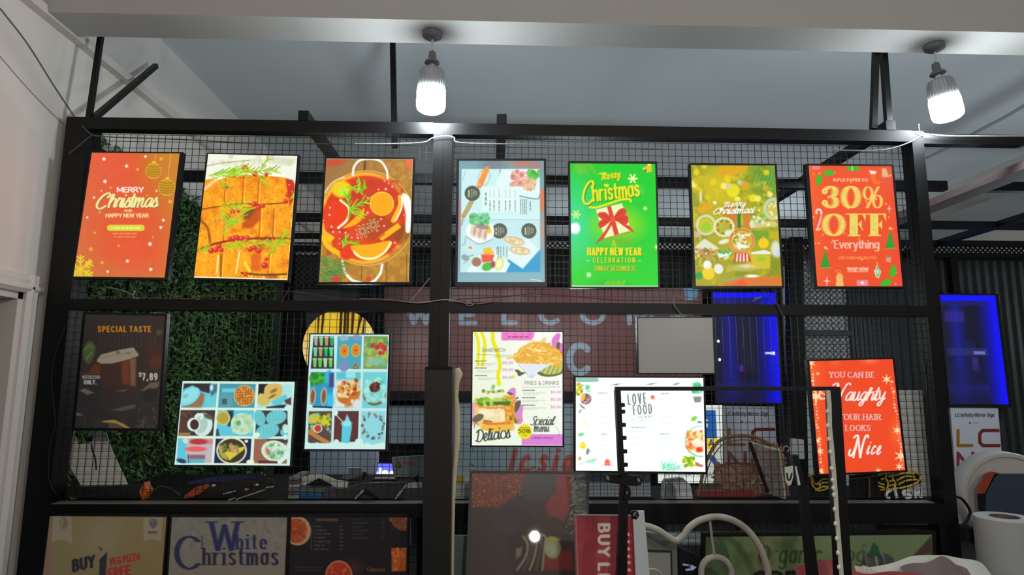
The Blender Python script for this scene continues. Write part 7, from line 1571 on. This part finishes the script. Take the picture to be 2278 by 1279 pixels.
# round moon sign
def art_moon(c):
    c.C[:] = (232, 190, 50); c.glow(330, 150, 170, 150, (246, 206, 50), .9); c.grad((246, 214, 140), 250, 300, 100, 380, 1, .9); c.grad((250, 224, 160), 560, 150, 680, 200, 1, .9); c.grad((244, 206, 110), 300, 120, 300, 40, 1, .5)
    dk = (52, 34, 10)
    for pts in ([(204, 120), (216, 40), (222, 40), (212, 400)], [(240, 40), (264, 40), (252, 240), (236, 240)], [(390, 40), (412, 40), (408, 600), (388, 600)], [(425, 40), (448, 40), (440, 600), (424, 600)], [(450, 40), (470, 40), (466, 600), (450, 600)], [(492, 40), (514, 40), (508, 240), (490, 240)], [(560, 70), (590, 80), (566, 160), (550, 240), (536, 240)], [(596, 90), (604, 95), (600, 240), (580, 240)]):
        c.poly(pts, dk, 4)
MYc = YB - .75
mc = P(755, 769, MYc); mr = (P(836, 769, MYc) - mc).length
mn = thing('moon_sign', 'round yellow lit moon sign crossed by dark reeds, behind the tall food box', 'sign', mc + Vector((0, 0, -mr)))
Mm = Matrix.Translation(mc) @ Matrix.Rotation(math.pi / 2, 4, 'X')
MB().lathe([(0, -.05), (mr, -.05), (mr + .004, -.04), (mr + .004, -.004), (mr, 0), (mr, -.001), (0, -.001)], Mm, 48).build('sign_body', black_matt, mn)
cv = Canvas([(90, 40), (702, 40), (702, 650), (90, 650)], .2659, (0, 0, 0), .95); art_moon(cv)
def disc(cv, c0, rad, name, m, parent, gain=1.0):
    a = np.clip(np.hypot(cv.U * 2 - 1, cv.V * 2 - 1), 1e-6, None); mx = np.maximum(np.abs(cv.U * 2 - 1), np.abs(cv.V * 2 - 1))
    f_ = np.where(a > 0, mx / a, 1)                      # square to disc
    U2 = (cv.U * 2 - 1) * f_; V2 = (cv.V * 2 - 1) * f_
    x0, x1 = cv.c[0][0], cv.c[1][0]; y0, y1 = cv.c[0][1], cv.c[3][1]
    o = cv.build(name, [c0 + Vector((-rad, -.003, rad)), c0 + Vector((rad, -.003, rad)), c0 + Vector((rad, -.003, -rad)), c0 + Vector((-rad, -.003, -rad))], m, parent, gain)
    org = Vector((0, 0, 0)); q = parent
    while q is not None: org = org + q.location; q = q.parent
    co = np.stack([c0.x + U2 * rad, np.full(U2.shape, c0.y - .003), c0.z - V2 * rad], 2).reshape(-1, 3) - np.array(org)
    o.data.vertices.foreach_set('co', co.astype(np.float32).ravel()); o.data.update()
    return o
# resample the painting on the disc by painting in disc coordinates
a = np.clip(np.hypot(cv.U * 2 - 1, cv.V * 2 - 1), 1e-6, None); mx = np.maximum(np.abs(cv.U * 2 - 1), np.abs(cv.V * 2 - 1)); f_ = mx / a
cv.X = 396 + (cv.U * 2 - 1) * f_ * 306; cv.Y = 345 + (cv.V * 2 - 1) * f_ * 306
art_moon(cv)
disc(cv, mc + Vector((0, -.001, 0)), mr, 'moon_face', LIT, mn, .85)

# blue infinity mirror boxes
def art_inf(corn, win):
    tl, tr, br, bl = [np.array(p_, float) for p_ in corn]
    def f(c):
        def at(u, v): return tuple((tl * (1 - u) + tr * u) * (1 - v) + (bl * (1 - u) + br * u) * v)
        def q(u0, v0, u1, v1, col, soft=0.0, k=1.0): c.poly([at(u0, v0), at(u1, v0), at(u1, v1), at(u0, v1)], col, soft, k)
        s = 1.0 / c.s
        U = c.U; V = c.V
        c.C[:] = (16, 16, 40)
        c.blend(np.clip((U - .56) / .36, 0, 1) ** 1.5, (8, 10, 250)); c.blend(np.clip(1 - np.abs(U - .25) / .2, 0, 1) * .75, (22, 28, 170)); c.blend(np.clip(1 - U / .1, 0, 1) * .8, (20, 24, 50))
        c.blend(np.clip((V - .75) / .25, 0, 1) * .75 * (U < .72), (16, 18, 70)); c.blend(np.clip(1 - np.abs(V - .86) / .06, 0, 1) * .5 * (U < .7), (30, 34, 150))
        for k in range(9): q(.72 + k * .03, .06, .728 + k * .03, 1, (10, 10, 150), 0, .5)
        q(.0, .0, .985, .055, (10, 10, 255)); q(.0, .055, .8, .10, (24, 26, 110), s * 2, .8)
        win(c, q)
    return f
def win_a(c, q):
    q(.40, .16, .63, .72, (26, 28, 52), 8, .9); q(.38, .66, .44, .72, (90, 30, 160), 10, .8)
    q(.78, .545, .92, .565, (200, 206, 255), 3); q(.88, .54, .94, .57, (255, 255, 255), 3)  # white streak: a window reflection painted into the panel colour
def win_b(c, q):
    q(.05, .15, .40, .25, (60, 40, 150), 10, .6); q(.36, .42, .54, .58, (30, 26, 70), 6, .8); q(.05, .49, .75, .56, (40, 50, 120), 5, .6); q(.5, .52, .7, .55, (110, 120, 190), 3, .9); q(.45, .58, .56, .70, (70, 50, 170), 6, .6); q(.02, .65, .6, .95, (20, 22, 80), 20, .5)
IY = YB - .22
ia = [(112, 140), (748, 140), (818, 1262), (150, 1262)]
ca = light_box('blue glowing mirror box at the back, seen through the mesh left of the rear upright', ia, (1560, 620, 300 / 1370), IY, mg=(.015,) * 4, thick=.06, paint=art_inf(ia, win_a), name='infinity_mirror', cat='mirror light', group='blue infinity mirror boxes')
ib = [(58, 70), (298, 72), (356, 542), (102, 540)]
light_box('blue glowing mirror box at the back in the open aisle, right of the right post', ib, (2060, 620, 218 / 423), IY, mg=(.015, .015, .03, .03), thick=.06, paint=art_inf(ib, win_b), name='infinity_mirror', cat='mirror light', group='blue infinity mirror boxes')
for k, (x, y) in enumerate(((1598, 759), (1601, 800))):  # reflections of bulbs in the mirror, modelled as small glowing beads
    MB().sphere(P(x, y, IY - .03), .012, 8, (1, .5, 1.2)).build('bulb_reflection', mat('reflection_glow', (255, 255, 255), .5, emit=(240, 244, 255), strength=1.2), ca, True)
# letter sample boards under the mirrors
def art_letters(x0, y0, x1, y1):
    W, H = x1 - x0, y1 - y0
    def f(c):
        c.C[:] = (150, 152, 160); X = lambda u: x0 + W * u; Y = lambda v: y0 + H * v; S = lambda k: H * k
        c.text('LC Infinity Mirror Sign', X(.06), Y(.12), S(.052), (52, 54, 66), .2, track=.2, w=W * .8); c.ell(X(.36), Y(.2), S(.014), None, (60, 60, 70)); c.greek(X(.42), Y(.2), X(.56), S(.02), (120, 120, 130), .8)
        def L(pts, col, w=.045):
            c.line([(X(u), Y(v)) for u, v in pts], S(w) * 1.35, (176, 160, 150)); c.line([(X(u), Y(v)) for u, v in pts], S(w), col)
        L([(.12, .3), (.12, .5), (.40, .5)], (112, 84, 40)); L([(.95, .3), (.62, .3), (.56, .34), (.56, .46), (.62, .5), (.95, .5)], (84, 28, 34))
        L([(.12, .86), (.12, .6), (.42, .86), (.42, .6)], (96, 40, 62)); L([(.95, .6), (.6, .6), (.6, .86), (.95, .86)], (110, 80, 70)); L([(.6, .73), (.9, .73)], (110, 80, 70))
        c.poly([(X(.1), Y(.9)), (X(.45), Y(.9)), (X(.45), Y(.98)), (X(.1), Y(.98))], (60, 60, 66), 4, .8)
    return f
gcor = [(345, 118), (935, 128), (975, 1000), (375, 1000)]
light_box('letter sample board under the blue mirror box seen through the mesh', gcor, (1540, 880, 320 / 1637), YB - .2, m=UNLIT, mg=(.004,) * 4, thick=.02, gain=2.0, paint=art_letters(345, 125, 955, 1000), name='sample_board', cat='sign board', group='letter sample boards', fmat=mag)
gcor = [(104, 556), (308, 558), (335, 885), (130, 885)]
light_box('letter sample board under the blue mirror box in the open aisle', gcor, (2060, 620, 218 / 423), YB - .2, m=UNLIT, mg=(.004,) * 4, thick=.02, gain=2.0, paint=art_letters(112, 558, 325, 885), name='sample_board', cat='sign board', group='letter sample boards', fmat=mag)
# lit international sign
def art_intl(c):
    c.C[:] = (236, 244, 236); bl = (36, 96, 170); c.rect(1140, 940, 1560, 1279, (236, 246, 240))
    c.poly([(1400, 455), (1632, 455), (1648, 765), (1400, 765)], bl); c.text('LCS', 1330, 645, 90, (230, 240, 244), .24, sx=.9, track=.2); c.poly([(1400, 768), (1654, 768), (1640, 890), (1400, 890)], (236, 206, 30)); c.text('A', 1560, 850, 70, (50, 60, 150), .2, sx=.8); c.poly([(1560, 930), (1620, 960), (1690, 1080), (1640, 1080), (1560, 990)], bl, 3); c.poly([(1400, 930), (1500, 930), (1500, 1080), (1400, 1080)], bl, 3, .8)
    c.text('INTERNATIONAL', 1070, 1185, 52, (110, 116, 124), .12, sx=.86, track=.26)
intc = [(1000, 400), (1704, 400), (1714, 1252), (1000, 1252)]
light_box('white lit sign with blue and yellow blocks, reading international', intc, (1260, 820, 340 / 1673), YB - .35, mg=(.004,) * 4, thick=.05, paint=art_intl, name='lit_sign', cat='sign', gain=.85, fmat=black_matt)
# round white sign drum with a dark hexagon and an orange patch
DYY = 3.9
dc = P(2250, 1108, DYY); dr_ = (P(2250, 1108, DYY) - P(2153, 1108, DYY)).length
dm = thing('round_sign', 'round white sign drum with a dark blue hexagon beside the open aisle', 'sign', dc + Vector((0, 0, -dr_)))
Md = Matrix.Translation(dc) @ Matrix.Rotation(math.radians(-12), 4, 'Z') @ Matrix.Rotation(math.pi / 2, 4, 'X')
MB().lathe([(0, -.16), (dr_ * .97, -.16), (dr_, -.14), (dr_, -.012), (dr_ * .98, 0), (dr_ * .9, 0), (dr_ * .88, -.01), (0, -.01)], Md, 48).build('drum', mat('white_drum', (190, 186, 180), .5), dm, True)
def at2(x, y): return P(1780 + x * 498 / 2130, 980 + y * 498 / 2130, DYY - .045)
MB().prism([at2(1850, 318), at2(2300, 318), at2(2420, 560), at2(2300, 760), at2(1850, 750), at2(1765, 730), at2(1760, 500)], (0, .02, 0)).build('hexagon', mat('dark_blue_grey', (54, 68, 84), .5), dm)
MB().prism([at2(1700, 440), at2(1740, 380), at2(1760, 320), at2(1830, 296), at2(1900, 310), at2(1850, 350), at2(1770, 500), at2(1700, 510)], (0, .014, 0)).build('cloud_patch', mat('orange_patch', (160, 66, 44), .5), dm)
MB().prism([at2(1700, 505), at2(1765, 500), at2(1768, 730), at2(1720, 740)], (0, .014, 0)).build('side_shadow_gap', black_matt, dm)
MB().tube([P(x, y, DYY - .1) for x, y in spline([(2128, 1105), (2140, 1110), (2152, 1125), (2158, 1140), (2150, 1160), (2138, 1172), (2160, 1175), (2180, 1166)], 6)], .008, 6).build('black_cable', black_matt, None, True, label='thick black cable drooping beside the round white sign', cat='cable')
slab2('white_carton', 'white carton on the floor below the round sign', [(2134, 1118), (2152, 1140), (2168, 1165), (2140, 1168)], 4.3, .05, mat('white_board', (196, 206, 208), .4), 'box')
# things low behind the lower rail
slab2('paper_backdrop', 'pale paper backdrop behind the lower mesh at right', [(1480, 1160), (1950, 1160), (1950, 1215), (1480, 1215)], 3.25, .01, mat('dull_paper', (186, 204, 204), .7), 'backdrop')
slab2('red_pennant', 'small red triangular pennant under the white tube arch', [(1632, 1163), (1652, 1168), (1640, 1187)], 3.2, .004, mat('red_cloth', (150, 50, 66), .7), 'pennant')
slab2('brown_carton', 'brown carton behind the lower mesh near the right post', [(1966, 1167), (2097, 1167), (2103, 1290), (1966, 1290)], 3.2, .1, mat('brown_card', (92, 74, 64), .7, noise=.15, nscale=20), 'box')
slab2('white_cabinet', 'pale cabinet side behind the dark Christmas box', [(1009, 1192), (1046, 1192), (1046, 1400), (1009, 1400)], 3.0, .02, mat('pale_cabinet', (120, 130, 120), .5), 'cabinet')
slab2('pale_crate', 'pale crate peeping behind the dark menu box', [(700, 1140), (912, 1140), (912, 1215), (700, 1215)], 3.3, .05, mat('pale_crate', (110, 122, 128), .6), 'crate')

# ================================================================== wires
cable_w = mat('white_cable', (150, 150, 146), .55); cable_r = mat('red_brown_cable', (110, 70, 62), .5); cable_g = mat('grey_cable', (90, 92, 90), .5)
def wire(label, pts, Y, r, m, per=6, on=None):
    Yf = Y if callable(Y) else (lambda x: Y)
    w = [P(x, y, Yf(x)) for x, y in spline(pts, per)]
    return MB().tube(w, r, 6).build('cable', m, None, True, label=label, cat='cable')
YW = D - .006
wall_pts = [PX(x, y, XL + .004) for x, y in spline([(0, 18), (60, 95), (120, 190), (165, 258)], 5)]
wall_pts += [P(x, y, D - .012) for x, y in spline([(185, 282), (205, 300), (225, 303), (250, 305)], 5)]
wall_pts += [P(x, y, D + .05) for x, y in spline([(400, 310), (560, 318), (760, 320)], 5)]
MB().tube(wall_pts, .0028, 6).build('cable', cable_g, None, True, label='thin cable slanting down the left wall and along the top mesh', cat='cable')
MB().tube([PX(x, y, XL + .003) for x, y in spline([(0, 125), (70, 205), (143, 278)], 5)], .0015, 6).build('cable', mat('wall_cable', (150, 146, 140), .6), None, True, label='very thin pale cable low on the left wall', cat='cable')
wire('pale tail of cable tied at the top of the corner post', [(153, 343), (180, 320), (205, 300)], D - .013, .0022, cable_g)
wire('white cable crossing the top of the doubled middle post', [(790, 320), (860, 320), (940, 317), (962, 307), (990, 303), (1010, 306), (1030, 318), (1200, 322), (1500, 332)], D - .012, .0032, cable_w)
wire('white cable draped over the rail end by the crooked bulb', [(1850, 334), (1960, 334), (2020, 318), (2048, 302), (2056, 298), (2100, 302), (2180, 303), (2290, 303)], D - .012, .0034, cable_w)
wire('stub of white wire standing up at the right post top', [(2044, 276), (2045, 290), (2056, 296)], D - .014, .0028, cable_w)
wire('dark red cable wandering along the middle rail', [(200, 658), (300, 662), (420, 664), (520, 655), (640, 648), (760, 664), (850, 668), (940, 672), (985, 668), (1050, 664), (1120, 660), (1190, 654), (1280, 660), (1380, 668), (1500, 668), (1560, 672)], D - .010, .0026, cable_r)
wire('white cable looping along the middle rail beside the red one', [(800, 664), (860, 666), (930, 674), (990, 667), (1040, 675), (1080, 674), (1140, 660), (1195, 655)], D - .014, .0024, mat('dull_white_cable', (150, 140, 132), .5))
wire('white tail of cable rising under the orange punch box', [(915, 668), (935, 645), (956, 618)], D - .013, .0022, cable_w)
wire('white tail of cable under the salmon box', [(627, 672), (636, 655), (645, 640)], D - .013, .0018, cable_g)
wire('white bow of cable tied under the red greeting box', [(235, 638), (270, 645), (296, 655), (300, 645), (296, 660), (310, 665)], D - .013, .0022, cable_w)
wire('white knot of cable under the grey menu box', [(1034, 676), (1042, 672), (1052, 678), (1042, 680), (1036, 675), (1048, 674)], D - .014, .0026, cable_w)
wire('short white cable end on the middle rail right of the knot', [(1193, 672), (1198, 655), (1192, 650), (1197, 646)], D - .013, .0024, cable_w)
wire('white cable dropping behind the blank grey box', [(1520, 662), (1500, 660), (1500, 680), (1515, 698), (1526, 704)], D - .013, .003, mat('dull_white_cable', (150, 140, 132), .5))
wire('pale cable dropping past the blue mirror box to the mesh', [(1698, 646), (1708, 660), (1725, 672), (1738, 695), (1748, 716)], D - .013, .0028, cable_g)
wire('pale twist of cable crossing the blue mirror box', [(1673, 670), (1690, 662), (1676, 664), (1694, 660)], D - .013, .0022, cable_w)
wire('thin dark cable hanging down the corner post', [(160, 690), (125, 780), (115, 850), (123, 940), (112, 990), (108, 1060), (125, 1100)], D - .012, .0015, mat('dark_cable', (52, 50, 50), .5))
wire('pale wire curling beside the orange end cap', [(340, 1095), (350, 1084), (365, 1082), (385, 1090), (402, 1102)], D + .10, .002, cable_g)
wire('thin pale wire sagging behind the naughty box', [(2050, 800), (2058, 830), (2062, 868)], D + .05, .002, cable_g)
MB().tube([PZ(x, y, 3.652) for x, y in spline([(2290, 228), (2240, 258), (2190, 284), (2120, 322), (2060, 352)], 5)], .012, 8).build('cable', mat('ceiling_conduit', (150, 156, 158), .6), None, True, label='thin conduit clipped along the ceiling at far right', cat='cable')
